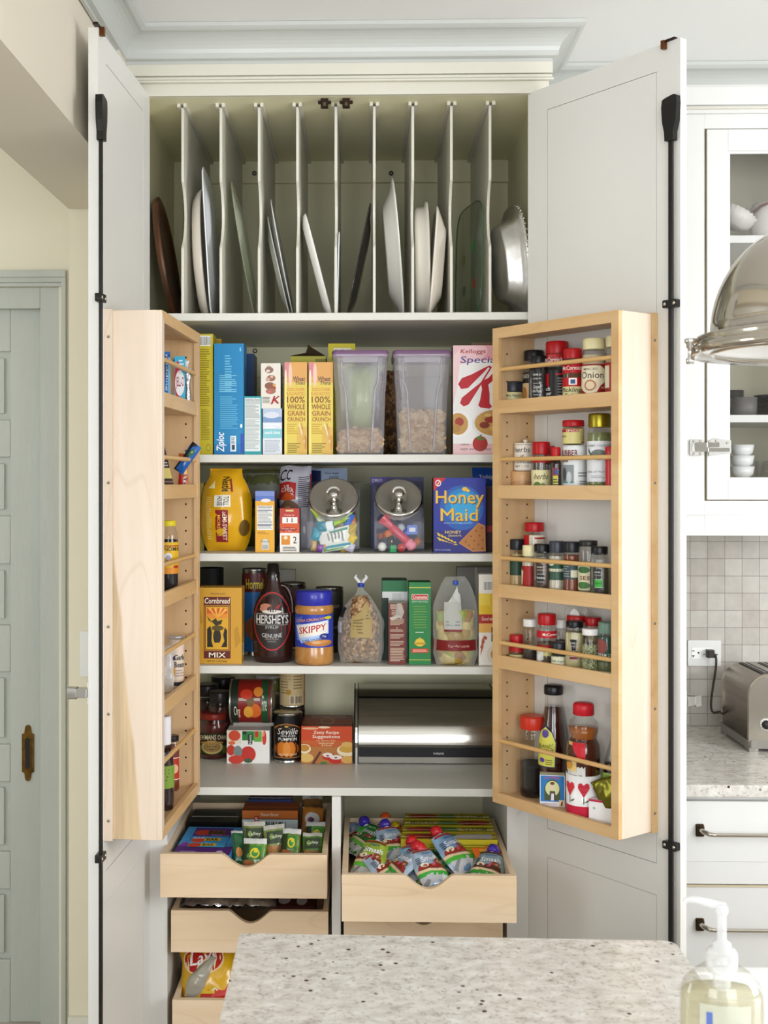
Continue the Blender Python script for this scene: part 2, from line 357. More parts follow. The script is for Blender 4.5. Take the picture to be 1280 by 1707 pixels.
# raised fields
for (a, b), (c, d) in zip(rails[:-1], rails[1:]):
    z1 = PZ(8, b, YD)-.02; z0 = PZ(8, c, YD)+.02
    mb.box(-2.08, px1-.02, YD+.004, YD+.014, z0, z1, GREYDOOR)
door = struct(mb.build('door_1', bevel=.003), 'grey-green panelled sliding door')
hx0, hx1 = PX(37, YD), PX(57, YD); h0, h1 = PZ(46, 1302, YD), PZ(46, 1208, YD); hc = (hx0+hx1)/2; hw = (hx1-hx0)/2
mb = MB()
out = []
for k in range(9): a = pi*k/8; out.append((hc+hw*.5*cos(a), h1-.012+.012*sin(a)))
out += [(hc-hw*.6, h1-.026), (hc-hw, h1-.03), (hc-hw, h0+.03), (hc-hw*.6, h0+.026)]
for k in range(9): a = pi+pi*k/8; out.append((hc+hw*.5*cos(a), h0+.012+.012*sin(a)))
out += [(hc+hw*.6, h0+.026), (hc+hw, h0+.03), (hc+hw, h1-.03), (hc+hw*.6, h1-.026)]
mb.prism(out, YD-.004, YD, BRASS)
mb.rbox(hc-hw*.55, hc+hw*.55, YD-.0075, YD-.004, h0+.036, h1-.036, BRASS, r=hw*.5, axis='y').rbox(hc-hw*.42, hc+hw*.42, YD-.008, YD-.0074, h0+.04, h1-.04, M('#14100a', .5), r=hw*.4, axis='y')
mb.build('handle', door, bevel=.001)['label'] = 'antique brass flush pull'
# light switch half hidden behind the pantry door
mb = MB(); mb.rbox(PX(134, 3.42), PX(160, 3.42), 3.414, 3.42, PZ(140, 1127, 3.42), PZ(140, 1052, 3.42), BRIGHT, r=.004, axis='y')
tag(mb.build('switch_plate'), 'white switch plate on the cream wall left of the pantry door', 'switch')
# ------------------------------------------------------------------ pantry cabinet
IL, IR, IB, IT = -.604, .4605, 3.735, 2.685
SH = [2.113, 1.736, 1.471, 1.170, .848]          # shelf surfaces, top to bottom
pantry = thing('pantry_cabinet', 'tall white pantry cabinet with open doors, shelves and pull-out drawers', 'cabinet', (0, 0, 0))
MB().box(IL-.018, IL, 3.10, IB, .0, IT, INNER).build('side_panel', pantry)
MB().box(IR, IR+.018, 3.10, IB, .0, IT, INNER).build('side_panel', pantry)
mb = MB().box(IL-.018, IR+.018, IB, IB+.012, 0, IT, INNER)
mb.box(IL, IR, IB-.016, IB, IT-.07, IT, INNER).box(IL, IL+.03, IB-.016, IB, SH[0], IT-.07, INNER)
mb.box(IL, IR, IB-.016, IB, SH[1]+.26, SH[0]-.02, INNER)
mb.build('back_panel', pantry, bevel=.002)
MB().box(IL-.018, IR+.018, 3.10, IB+.012, IT, IT+.018, INNER).build('top_panel', pantry)
mb = MB().box(IL-.02, XR, 3.088, 3.10, IT, CEILZ-.084, TRIMW).box(XR-.012, XR, 3.10, 3.745, IT, CEILZ-.084, TRIMW)
za, zb = PZ(600, 124, 3.08), PZ(600, 136, 3.08)
mb.box(IL-.02, XR+.008, 3.078, 3.088, za, CEILZ-.084, TRIMW)
mb.box(IL-.02, XR+.010, 3.074, 3.088, zb, zb+.006, TRIMW).box(IL-.02, XR+.007, 3.080, 3.088, zb+.0085, za-.003, TRIMW)
mb.build('header', pantry, bevel=.0015)
MB().box(IR+.018, XR, 3.10, 3.70, 0, IT, WHITE).build('face_frame', pantry)
for i, z in enumerate(SH):
    yf = 3.112 if i in (0, 4) else 3.125
    MB().box(IL+.001, IR-.001, yf, IB-.017, z-.021 if i else z-.0205, z, WHITE2).build('shelf', pantry, bevel=.0015)
# screw caps high on the back
for px, py, Y in ((424, 289, IB-.017), (652, 289, IB-.017), (425, 585, IB-.017)):
    x, z = P(px, py, Y)
    mb = MB().lathe([(.0075, 0), (.0075, .002), (.0045, .002), (.0045, .0012)], BLACK, 16, cap=False).lathe([(.0045, .0012), (0, .0012)], M('#8a8578', .3, .8), 16, cap=False)
    mb.build('screw_cap', pantry, (x, Y, z), rot=(pi/2, 0, 0))
# dividers and their tracks
DX = [-.4893+.10397*k for k in range(9)]
zc0, zc1 = PZ(610, 300, 3.16), PZ(610, 408, 3.16)
for k, x in enumerate(DX):
    y0 = 3.165
    prof = [(y0, SH[0]+.003), (y0, zc1-.006), (y0+.004, zc1)]
    for j in range(1, 12):
        t = j/12; prof.append((y0+.004+.050*sin(pi*t)**.8, zc1+(zc0-zc1)*t))
    prof += [(y0+.003, zc0), (y0, zc0+.008), (y0, IT-.006), (3.70, IT-.006), (3.70, SH[0]+.003)]
    MB().prism(prof, x-.0035, x+.0035, TRIMW, 'yz').build('divider', pantry)
    for z0, z1 in ((IT-.0095, IT), (SH[0], SH[0]+.005)):
        MB().box(x-.0125, x-.004, 3.15, 3.72, z0, z1, TRIMW).box(x+.004, x+.0125, 3.15, 3.72, z0, z1, TRIMW).build('divider_track', pantry)
# latch catches under the top
for px in (541, 577):
    x = PX(px, 3.125)
    mb = MB().rbox(x-.018, x+.018, 3.12, 3.126, IT-.013, IT-.005, IRON, r=.003, axis='y').box(x-.010, x+.010, 3.114, 3.13, IT-.024, IT, IRON).box(x-.004, x+.004, 3.108, 3.114, IT-.022, IT-.012, M('#6b5846', .3, .9))
    mb.build('door_catch', pantry, bevel=.001)
# filler strips and post round the drawers
zl = SH[4]-.021
fx0, fx1, fx2 = PX(279, 3.1), PX(845, 3.1), IR
MB().box(IL, fx0, 3.10, 3.115, 0, zl, WHITE).box(fx0-.015, fx0, 3.115, IB, 0, zl, WHITE).build('filler_strip', pantry)
mb = MB().box(fx1, fx2+.018, 3.10, 3.115, 0, zl, noisy('glossy_veined_strip', ['#6f675e', '#d9d6d0', '#e2dfd9'], scale=(1, 1, .5), nscale=9, rough=.25, pos=[.2, .31, .5])).box(fx1, fx1+.015, 3.115, IB, 0, zl, WHITE)
mb.build('filler_strip', pantry)
pxa, pxb = PX(553, 3.1), PX(568, 3.1)
MB().box(pxa, pxb, 3.10, 3.70, 0, zl, WHITE).build('post', pantry, bevel=.001)
MB().box(IL, IR, 3.10, 3.70, .0, .06, WHITE).build('plinth', pantry)

# drawers ----------------------------------------------------------
def smooth_scoop(cx, hw, z, d, n=18):
    pts = []
    for k in range(n+1):
        t = k/n; x = cx-hw+2*hw*t
        s = min(t, 1-t)*2
        if s < .18: zz = d*.5*(s/.18)**2*.25
        else: zz = d*(.125+.875*sin((s-.18)/.82*pi/2))
        pts.append((x, z-zz))
    return pts
DRAW = {}
def drawer(x0, x1, yf, zt, h, scoop, depth=.50, label=None):
    cx, hw, d = scoop
    root = MB()
    out = [(x0, zt-h), (x0, zt)]+smooth_scoop(cx, hw, zt, d)+[(x1, zt), (x1, zt-h)]
    root.prism(out[::-1], yf, yf+.015, MAPLEX, 'xz')
    root.box(x0, x0+.014, yf+.015, yf+depth, zt-h, zt-.001, MAPLEX).box(x1-.014, x1, yf+.015, yf+depth, zt-h, zt-.001, MAPLEX)
    root.box(x0+.014, x1-.014, yf+depth-.014, yf+depth, zt-h, zt-.001, MAPLEX)
    o = root.build('drawer', pantry, bevel=.0012)
    MB().box(x0+.014, x1-.014, yf+.015, yf+depth-.014, zt-h+.012, zt-h+.018, MAPLEI).build('drawer_bottom', o)
    MB().box(x0-.008, x0-.001, max(yf+.05, 3.11), yf+depth, zt-h+.01, zt-h+.03, STEEL).build('drawer_slide', o)
    return (x0+.014, x1-.014, yf+.015, yf+depth-.014, zt-h+.018)
x = lambda p, Y: PX(p, Y)
zA = .699
D_L1 = drawer(x(267, 3.02), x(545, 3.02), 3.02, zA, .113, (x(410, 3.02), .066, .034))
D_R1 = drawer(x(569.5, 2.87), x(861, 2.87), 2.87, zA, .115, (x(714, 2.87), .064, .034))
D_L2 = drawer(x(285, 3.09), x(547, 3.09), 3.09, .527, .111, (x(417, 3.09), .060, .033))
D_R2 = drawer(x(573, 3.09), x(838, 3.09), 3.09, .527, .111, (x(706, 3.09), .060, .033))
D_L3 = drawer(x(287, 3.06), x(547, 3.06), 3.06, .303, .16, (x(417, 3.06), .060, .033))

# doors ------------------------------------------------------------
class Frame:
    """door-local frame: u along the door from its hinge, w out of its inner face"""
    def __init__(s, X0, Xn, Yn, side):
        s.X0 = X0; L = hypot(Xn-X0, Yn-3.1); s.L = L; s.d = ((Xn-X0)/L, (Yn-3.1)/L); s.s = 1 if side == 'L' else -1
        s.n = (-s.d[1], s.d[0]) if side == 'L' else (s.d[1], -s.d[0]); s.rot = atan2(s.d[1]*s.s, s.d[0]*s.s)
    def u(s, px, w):
        """u of the image column px on the plane w, and its depth"""
        a = (px-CX)/F; rx = a*cos(PSI)-sin(PSI); ry = a*sin(PSI)+cos(PSI)
        ox = s.X0+s.n[0]*w; oy = 3.1+s.n[1]*w; det = -rx*s.d[1]+ry*s.d[0]
        return (rx*oy-ry*ox)/det, (-ox*s.d[1]+oy*s.d[0])/det
    def uz(s, px, py, w):
        u, t = s.u(px, w); return u, CZ-(py-CY)*t/F
    def pt(s, u, w, z=0): return (s.X0+s.d[0]*u+s.n[0]*w, 3.1+s.d[1]*u+s.n[1]*w, z)
FL = Frame(-.5673, -.597, 2.624, 'L'); FR = Frame(.4354, .732, 2.718, 'R')
def make_door(fr, ug0, ug1, rodpx, name):
    s = fr.s; t = .0225; L = fr.L; zb, zt = .10, 2.688; loc = (fr.X0, 3.1, 0)
    def B(mb, u0, u1, w0, w1, z0, z1, mat): return mb.box(s*u0, s*u1, w0, w1, z0, z1, mat)
    mb = MB(); g = .0012
    B(mb, 0, ug0, -t, 0, zb, zt, WHITE); B(mb, ug1, L, -t, 0, zb, zt, WHITE)
    for z0, z1 in ((2.628, zt), (.690, .764), (zb, .16)): B(mb, ug0, ug1, -t, 0, z0, z1, WHITE)
    for z0, z1 in ((.764, 2.628), (.16, .690)): B(mb, ug0+g, ug1-g, -t+.003, -.0006, z0+g, z1-g, WHITE)
    B(mb, ug0, ug1, -t+.002, -.010, .15, 2.64, M('#8d8a83', .8))
    d = mb.build('door', pantry, loc, fr.rot)
    ur, zr = fr.uz(rodpx, 232, .012)
    mb = MB().box(s*ur-.0055, s*ur+.0055, .006, .013, .10, 2.50, BLACK)
    mb.build('locking_rod', d, bevel=.001)
    # paddle lever
    u0, z1 = ur, fr.uz(rodpx, 163, .012)[1]; z0 = fr.uz(rodpx, 235, .012)[1]
    pts = [(-.011, 0), (-.0125, .22), (-.018, .45), (-.0205, .8), (-.018, .97), (-.010, 1.0), (.012, 1.04), (.021, 1.02), (.0225, .85), (.020, .45), (.013, .2), (.0125, .0)]
    mb = MB().prism([(s*(u0+p[0]), z0+p[1]*(z1-z0)) for p in (pts if s < 0 else pts[::-1])], .003, .019, BLACK)
    mb.build('lever_handle', d, bevel=.003, seg=3)
    for zz in (2.075, .820):
        mb = MB().rbox(s*ur-.019, s*ur+.019, .001, .0165, zz-.009, zz+.009, BLACK, r=.003, axis='y')
        for q in (-.013, .013): mb.lathe([(.0042, 0), (.0042, .001), (0, .0014)], M('#cfc7ba', .25, 1), 12, T=Matrix.Translation((s*ur+q, .0166, zz)) @ Matrix.Rotation(-pi/2, 4, 'X'))
        mb.build('rod_bracket', d)
    # bronze striker on top of the door
    mb = MB(); uu = ur-.012
    mb.box(s*(uu-.012), s*(uu+.018), -.008, .004, zt, zt+.006, IRON).box(s*(uu-.016), s*(uu-.006), -.004, .012, zt-.016, zt+.004, M('#6e4424', .35, .8))
    mb.build('top_latch', d, bevel=.001)
    # folding hinge on the outer face
    mb = MB(); zz = fr.uz(1160 if s < 0 else 130, 1178, 0)[1]
    mb.box(s*(L-.012), s*(L+.0), -t-.003, -t, zz-.026, zz+.026, STEEL).box(s*(L-.02), s*(L+.004), -t-.030, -t-.003, zz-.009, zz+.012, STEEL).rbox(s*(L-.018), s*(L+.006), -t-.048, -t-.028, zz-.012, zz+.014, STEEL, r=.003, axis='y')
    mb.build('hinge', d, bevel=.0015)
    return d
make_door(FL, FL.u(239, 0)[0], FL.u(176.5, 0)[0], 170, 'L')
make_door(FR, FR.u(912, 0)[0], FR.u(1094.5, 0)[0], 1117, 'R')

# door racks -------------------------------------------------------
ZR0, ZR1, WR = .842, 2.056, .135
def rack(fr, u0, u1, shelves, rods, label, streak=False):
    s = fr.s; r = thing('door_rack', label, 'rack', (fr.X0, 3.1, 0), fr.rot)
    def B(mb, a, b, w0, w1, z0, z1, mat): return mb.box(s*a, s*b, w0, w1, z0, z1, mat)
    T = .018
    side = MAPLE
    if streak:
        side = MAPLE.copy(); t = side.node_tree; Lk = t.links.new; b = t.nodes['Principled BSDF']
        src = b.inputs['Base Color'].links[0].from_socket
        tc = t.nodes.new('ShaderNodeTexCoord'); sx_ = t.nodes.new('ShaderNodeSeparateXYZ'); Lk(tc.outputs['Object'], sx_.inputs[0])
        n = t.nodes.new('ShaderNodeTexNoise'); n.inputs['Scale'].default_value = 5; Lk(tc.outputs['Object'], n.inputs[0])
        def m_(op, a, bb, c=None):
            q = t.nodes.new('ShaderNodeMath'); q.operation = op
            for i, v_ in enumerate((a, bb, c)):
                if v_ is None: continue
                if isinstance(v_, (int, float)): q.inputs[i].default_value = v_
                else: Lk(v_, q.inputs[i])
            return q.outputs[0]
        cen = m_('MULTIPLY_ADD', sx_.outputs['Z'], -.055, .122)          # centre of the streak in w, drifting with height
        cen = m_('MULTIPLY_ADD', n.outputs[0], .02, m_('SUBTRACT', cen, .01))
        dist = m_('ABSOLUTE', m_('SUBTRACT', sx_.outputs['Y'], m_('SUBTRACT', cen, .022)), 0)
        wid = m_('MULTIPLY_ADD', sx_.outputs['Z'], -.042, .072)
        k = m_('MULTIPLY', m_('SUBTRACT', wid, dist), 160); k = t.nodes[k.node.name].outputs[0]
        cl = t.nodes.new('ShaderNodeClamp'); Lk(k, cl.inputs[0])
        mp = t.nodes.new('ShaderNodeMapping'); mp.inputs['Scale'].default_value = (1, 1, .06); Lk(tc.outputs['Object'], mp.inputs[0])
        n2 = t.nodes.new('ShaderNodeTexNoise'); n2.inputs['Scale'].default_value = 55; Lk(mp.outputs[0], n2.inputs[0])
        rr = t.nodes.new('ShaderNodeValToRGB'); e = rr.color_ramp.elements; e[0].position = .35; e[0].color = (*lin('#a98f62'), 1); e[1].position = .62; e[1].color = (*lin('#cfb182'), 1); Lk(n2.outputs[0], rr.inputs[0])
        mx = t.nodes.new('ShaderNodeMixRGB'); Lk(m_('MULTIPLY', cl.outputs[0], .75), mx.inputs[0]); Lk(src, mx.inputs[1]); Lk(rr.outputs[0], mx.inputs[2]); Lk(mx.outputs[0], b.inputs['Base Color'])
    mb = B(MB(), u1-T, u1, .020, WR-.012, ZR0, ZR1, side)
    sp1 = mb.build('side_panel', r, bevel=.001)
    mb = B(MB(), u1-T, u1+.004, 0, .020, ZR0-.003, ZR1+.003, MAPLEH if not streak else MAPLE)
    for zz in (1.995, 1.66, 1.33, 1.13, .885):
        mb.lathe([(.0035, 0), (.003, .0012), (0, .0012)], M('#8e8980', .3, 1), 10, T=Matrix.Translation((s*(u1+.004), .011, zz)) @ Matrix.Rotation(s*pi/2, 4, 'Y'))
    mb.build('ledger_strip', r)
    for face_u, a, b_ in ((u0+T, u0, u0+T),):
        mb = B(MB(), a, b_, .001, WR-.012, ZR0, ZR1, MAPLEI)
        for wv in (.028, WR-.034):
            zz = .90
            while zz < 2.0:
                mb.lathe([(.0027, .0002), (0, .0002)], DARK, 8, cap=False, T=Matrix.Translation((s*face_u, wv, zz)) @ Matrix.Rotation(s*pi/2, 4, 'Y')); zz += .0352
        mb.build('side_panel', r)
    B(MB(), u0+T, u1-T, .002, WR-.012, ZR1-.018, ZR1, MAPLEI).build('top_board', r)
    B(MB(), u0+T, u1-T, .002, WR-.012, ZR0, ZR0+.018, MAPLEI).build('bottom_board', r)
    # mitred face frame
    fw = .027; mb = MB(); w0, w1 = WR-.012, WR
    def quad4(p, mat): mb.prism([(s*a, z) for a, z in (p if s > 0 else p[::-1])], w0, w1, mat)
    quad4([(u0, ZR0), (u0, ZR1), (u0+fw*.8, ZR1-fw), (u0+fw*.8, ZR0+fw)], MAPLEI if streak else MAPLEH)
    quad4([(u1, ZR0), (u1-fw*.8, ZR0+fw), (u1-fw*.8, ZR1-fw), (u1, ZR1)], MAPLEH if not streak else MAPLE)
    quad4([(u0, ZR1), (u1, ZR1), (u1-fw*.8, ZR1-fw), (u0+fw*.8, ZR1-fw)], MAPLEH)
    quad4([(u0, ZR0), (u0+fw*.8, ZR0+fw), (u1-fw*.8, ZR0+fw), (u1, ZR0)], MAPLEH)
    mb.build('face_frame', r, bevel=.0022, seg=2)
    for z in shelves:
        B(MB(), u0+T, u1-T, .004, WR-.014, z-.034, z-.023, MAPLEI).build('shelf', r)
        B(MB(), u0+T, u1-T, WR-.014, WR-.003, z-.034, z, MAPLEH).build('shelf_rail', r, bevel=.001)
    for z in rods: MB().tube([(s*(u0+T), WR-.0095, z), (s*(u1-T), WR-.0095, z)], .0055, ROD, 12).build('dowel_rod', r)
    return r
UR0, UR1 = .006, .416; UL0, UL1 = -.002, .428
SR = [1.871, 1.654, 1.402, 1.220]; SL = [1.871, 1.656, 1.405, 1.155]
rack(FR, UR0, UR1, SR, [1.950, 1.72, 1.468, 1.251, 1.00], 'maple rack of spices on the right pantry door')
rack(FL, UL0, UL1, SL, [1.948, 1.72, 1.469, 1.261, 1.01], 'maple rack on the left pantry door, seen from its side', True)

# ------------------------------------------------------------------ glass-fronted wall cabinet on the right
UY = 3.38
uc = thing('wall_cabinet', 'white wall cabinet with a glazed door right of the pantry', 'cabinet', (0, 0, 0))
X_ = lambda p: PX(p, UY)
Z_ = lambda q: PZ(1200, q, UY)
x0 = XR+.002; x1 = X_(1174); xd0 = X_(1178); xg0 = X_(1213); xg1 = xg0+.34; xd1 = xg1+.045; xe = xd1+.06
zt_, zb_ = Z_(190), Z_(893); zdt, zdb = Z_(216), Z_(833)
MB().box(x0, x1, UY, UY+.02, zb_, zt_, BRIGHT).box(x1, xd1+.002, UY, UY+.02, zdt+.003, zt_, BRIGHT).box(x1, xd1+.002, UY, UY+.02, zb_, zdb-.003, BRIGHT).box(xd1+.002, xe, UY, UY+.02, zb_, zt_, BRIGHT).box(x1-.0, x1+.0035, UY+.006, UY+.02, zdb-.003, zdt+.003, M('#b9a780', .6)).build('face_frame', uc, bevel=.001)
MB().box(x0, xe, UY-.006, UY+.0, Z_(858), Z_(857)+.0015, BRIGHT).build('light_rail', uc)
mb = MB().box(x0, xe, UY-.008, UY+.02, zt_, CEILZ-.05, BRIGHT).box(x0, xe, UY-.016, UY-.008, Z_(184), Z_(181), TRIMW).box(x0, xe, UY-.020, UY-.008, Z_(178), CEILZ-.06, BRIGHT)
mb.build('header', uc, bevel=.001)
IN2 = noisy('cabinet_interior_paint', ['#c5bea5', '#cbc5ad'], nscale=2, rough=.6)
MB().box(x0, xe, 3.735, 3.748, zb_, zt_, IN2).box(x0, x0+.018, UY+.02, 3.735, zb_, zt_, IN2).box(xe-.018, xe, UY+.02, 3.735, zb_, zt_, IN2).box(x0+.018, xe-.018, UY+.02, 3.735, zt_-.018, zt_, IN2).box(x0+.018, xe-.018, UY+.02, 3.735, Z_(797)-.018, Z_(797), IN2).build('carcass', uc)
zs1, zs2 = Z_(390), Z_(691)
for z in (zs1, zs2): MB().box(x0+.019, xe-.019, UY+.022, 3.733, z-.021, z, BRIGHT).build('shelf', uc)
mb = MB().box(xd0, xg0, UY-.003, UY+.017, zdb, zdt, BRIGHT).box(xg1, xd1, UY-.003, UY+.017, zdb, zdt, BRIGHT).box(xg0, xg1, UY-.003, UY+.017, Z_(252), zdt, BRIGHT).box(xg0, xg1, UY-.003, UY+.017, zdb, Z_(800), BRIGHT)
gd = mb.build('door', uc, bevel=.0012)
gx = .007
MB().box(xg0, xg0+gx, UY+.002, UY+.012, Z_(800), Z_(252), BRIGHT).box(xg1-gx, xg1, UY+.002, UY+.012, Z_(800), Z_(252), BRIGHT).box(xg0+gx, xg1-gx, UY+.002, UY+.012, Z_(800), Z_(800)+gx, BRIGHT).box(xg0+gx, xg1-gx, UY+.002, UY+.012, Z_(252)-gx, Z_(252), BRIGHT).build('glass_bead', gd)
MB().box(xg0+gx, xg1-gx, UY+.008, UY+.011, Z_(800)+gx, Z_(252)-gx, clear('#ffffff', .02, .02)).build('glass_pane', gd)
mb = MB(); hzz = PZ(1180, 746, UY)
mb.rbox(X_(1149), X_(1172), UY-.006, UY-.001, hzz-.023, hzz+.023, STEEL, r=.005, axis='y').prism([(X_(1180), hzz-.024), (X_(1217), hzz-.016), (X_(1217), hzz+.020), (X_(1190), hzz+.026), (X_(1180), hzz+.018)], UY-.010, UY-.0035, STEEL)
mb.rbox(X_(1155), X_(1180), UY-.016, UY-.006, hzz-.012, hzz+.014, CHROME, r=.004, axis='y').box(X_(1178), X_(1213), UY-.018, UY-.010, hzz-.012, hzz-.002, CHROME).box(X_(1176), X_(1196), UY-.018, UY-.010, hzz+.001, hzz+.014, CHROME)
for q, r_ in ((1155, .018), (1166, .018), (1155, -.018), (1166, -.018), (1192, .019), (1210, .013)):
    mb.lathe([(.0035, 0), (.003, .002), (0, .002)], NICKEL, 10, T=Matrix.Translation((X_(q), UY-.006 if q < 1175 else UY-.010, hzz+r_)) @ Matrix.Rotation(pi/2, 4, 'X'))
mb.build('hinge', uc)
# ------------------------------------------------------------------ tiles, worktop, base cabinet on the right
CTZ = .89
_, cyf = onz(1215, 1309, CTZ)
MB_ = MB().box(XR+.003, 3.25, YB-.012, YB-.001, CTZ, zb_-.001, TILE)
struct(MB_.build('trim_5'), 'splashback of square glazed grey-beige tiles')
wt = MB().box(XR+.004, 3.25, cyf, YB-.014, CTZ-.032, CTZ, GRANITE).build('worktop', bevel=.004, seg=3)
tag(wt, 'speckled granite worktop under the toaster', 'worktop')
bc = thing('base_cabinet', 'white base cabinet with drawers under the granite worktop', 'cabinet', (0, 0, 0))
by = cyf+.025; bx = XR+.006
zz = lambda q: PZ(1215, q, by)
MB().box(bx, 3.2, by+.021, YB-.02, .0, CTZ-.034, BRIGHT).build('carcass', bc)
MB().box(bx, 3.2, by+.002, by+.02, zz(1474), zz(1437), BRIGHT).box(bx, 3.2, by-.004, by+.004, zz(1478), zz(1475.5), M('#cbbd9f', .5)).build('rail', bc)
def pull(par, xa, zc, yy, ln):
    mb = MB().rbox(xa-.012, xa+.009, yy-.004, yy, zc-.016, zc+.016, M('#5b4a36', .3, .9), r=.003, axis='y').rbox(xa-.010, xa+.008, yy-.010, yy-.004, zc-.013, zc+.013, M('#43372a', .3, .9), r=.003, axis='y')
    xb = xa+ln
    mb.rbox(xb-.009, xb+.012, yy-.010, yy, zc-.016, zc+.016, M('#43372a', .3, .9), r=.003, axis='y')
    pts = [(xa, yy-.008, zc+.002), (xa+.004, yy-.022, zc+.001), (xa+.016, yy-.032, zc-.002), (xa+.03, yy-.034, zc-.003), (xb-.03, yy-.034, zc-.003), (xb-.016, yy-.032, zc-.002), (xb-.004, yy-.022, zc), (xb, yy-.008, zc+.002)]
    mb.tube(pts, [.007, .0065, .006, .005, .005, .006, .0065, .007], NICKEL, 12)
    mb.build('handle', par)
for (a, b), hy in (((1437.5, 1336), 1384), ((1640, 1479), 1541), ((1850, 1645), 1750)):
    d = MB().box(bx+.002, bx+.62, by, by+.02, zz(a)+.001, zz(b), BRIGHT).build('drawer', bc, bevel=.0015)
    pull(d, PX(1167, by), zz(hy), by, .30)

# outlet, plug and toaster
oy = YB-.014
xa, xb = PX(1146, oy), PX(1201, oy); za, zb = PZ(1180, 1110, oy), PZ(1180, 1067, oy)
ol = thing('wall_outlet', 'white double socket plate on the tiles beside the toaster', 'socket', ((xa+xb)/2, oy, (za+zb)/2))
hw, hh = (xb-xa)/2, (zb-za)/2
MB().rbox(-hw, hw, -.005, .001, -hh, hh, BRIGHT, r=.004, axis='y').build('plate', ol, bevel=.001)
mb = MB().rbox(-hw*.78, hw*.5, -.0065, -.005, -hh*.42, hh*.42, M('#f4f3ef', .35), r=.003, axis='y')
for xc in (-hw*.55,):
    mb.box(xc-.012, xc-.003, -.0068, -.0064, .006, .0085, DARK).box(xc-.012, xc-.003, -.0068, -.0064, -.009, -.0065, DARK).box(xc-.009, xc-.006, -.0068, -.0064, -.013, -.009, DARK)
    mb.lathe([(.003, 0), (0, .0)], DARK, 10, T=Matrix.Translation((xc+.009, -.0068, .0015)) @ Matrix.Rotation(pi/2, 4, 'X'))
for xc in (-.002, hw*.75): mb.lathe([(.0022, 0), (0, .0)], M('#8c8880', .4), 8, T=Matrix.Translation((xc, -.0068, -.004)) @ Matrix.Rotation(pi/2, 4, 'X'))
mb.build('receptacle', ol)
TX0, TX1, TY0, TY1 = PX(1247, 3.38), PX(1247, 3.38)+.175, 3.375, 3.635
th = PZ(1247, 1114, 3.5)-CTZ
ts = thing('toaster', 'brushed metal toaster with a dial, plugged in on the worktop', 'toaster', ((TX0+TX1)/2, (TY0+TY1)/2, CTZ))
hw = (TX1-TX0)/2; hd = (TY1-TY0)/2
BRUSH = noisy('brushed_metal', ['#8f867a', '#a1988b'], scale=(1, .05, 1), nscale=60, rough=.3, metal=1)
def arch(hw_, z0, z1, r, n=10):
    p = [(-hw_, z0)]
    for k in range(n+1): a = pi-pi/2*k/n; p.append((-hw_+r+r*cos(a), z1-r+r*sin(a)))
    for k in range(n+1): a = pi/2-pi/2*k/n; p.append((hw_-r+r*cos(a), z1-r+r*sin(a)))
    return p+[(hw_, z0)]
MB().prism(arch(hw-.004, .03, th, .055)[::-1], -hd+.012, hd-.012, BRUSH, smooth=True).build('body', ts)
for sgn in (-1, 1):
    y0, y1 = (-hd, -hd+.014) if sgn < 0 else (hd-.014, hd)
    MB().prism(arch(hw, .03, th-.006, .06)[::-1], y0, y1, M('#b8b1a6', .22, 1), smooth=True).build('end_cap', ts, bevel=.005, seg=3)
mb = MB().rbox(-hw-.004, hw+.004, -hd-.004, hd+.004, .010, .034, M('#8a857d', .4, .7), r=.018)
for sx_ in (-1, 1):
    for sy_ in (-1, 1): mb.rbox(sx_*(hw-.014)-.016, sx_*(hw-.014)+.016, sy_*(hd-.016)-.018, sy_*(hd-.016)+.018, 0, .012, M('#8a857d', .4, .7), r=.006)
mb.build('base', ts)
for sx_ in (-.028, .028): MB().box(sx_-.014, sx_+.014, -hd+.035, hd-.03, th-.001, th+.0015, M('#2a2521', .5)).box(sx_-.002, sx_+.002, -hd+.04, hd-.035, th+.001, th+.0024, M('#b0a79a', .3, 1)).build('slot', ts)
dz = PZ(1277, 1208, 3.37)-CTZ; dxx = PX(1277, 3.37)-(TX0+TX1)/2
mb = MB().lathe([(.017, 0), (.017, .004), (.0125, .0045)], M('#e5e2db', .3), 24, cap=False).lathe([(.0125, .004), (.012, .014), (.0, .015)], M('#2a2826', .35), 20, cap=False)
for k in range(12): a = k*pi/6; mb.box(-.0008, .0008, .0125, .0155, .0045, .0049, DARK, T=Matrix.Rotation(a, 4, 'Z'))
mb.build('dial', ts, (dxx, -hd-.0005, dz), rot=(pi/2, 0, 0))
MB().rbox(-.02, .02, -hd-.02, -hd, th*.62, th*.62+.012, M('#2a2826', .4), r=.004, axis='y').build('lever', ts)
pz = PZ(1180, 1088, oy); plx = PX(1181, oy)
def bez(p0, p1, p2, p3, n=18):
    P0, P1, P2, P3 = map(Vector, (p0, p1, p2, p3)); return [tuple(P0*(1-t)**3+P1*3*t*(1-t)**2+P2*3*t*t*(1-t)+P3*t**3) for t in [k/n for k in range(n+1)]]
ox, oyy = (TX0+TX1)/2, (TY0+TY1)/2
mb = MB().rbox(plx-.012-ox, plx+.010-ox, oy-.034-oyy, oy-.0071-oyy, pz-.012-CTZ, pz+.012-CTZ, M('#2c241f', .4), r=.004)
mb.tube(bez((plx+.011-ox, oy-.026-oyy, pz-CTZ), (plx+.03-ox, oy-.04-oyy, pz-.02-CTZ), (plx-.03-ox, oy-.03-oyy, .03), (plx+.01-ox, oy-.05-oyy, .052), 14)[:-1]+bez((plx+.01-ox, oy-.05-oyy, .052), (plx+.03-ox, oy-.06-oyy, .062), (-hw-.02, hd-.045, .055), (-hw+.006, hd-.04, .075), 12), .0037, M('#3a2f2a', .45), 8)
mb.build('power_cord', ts)

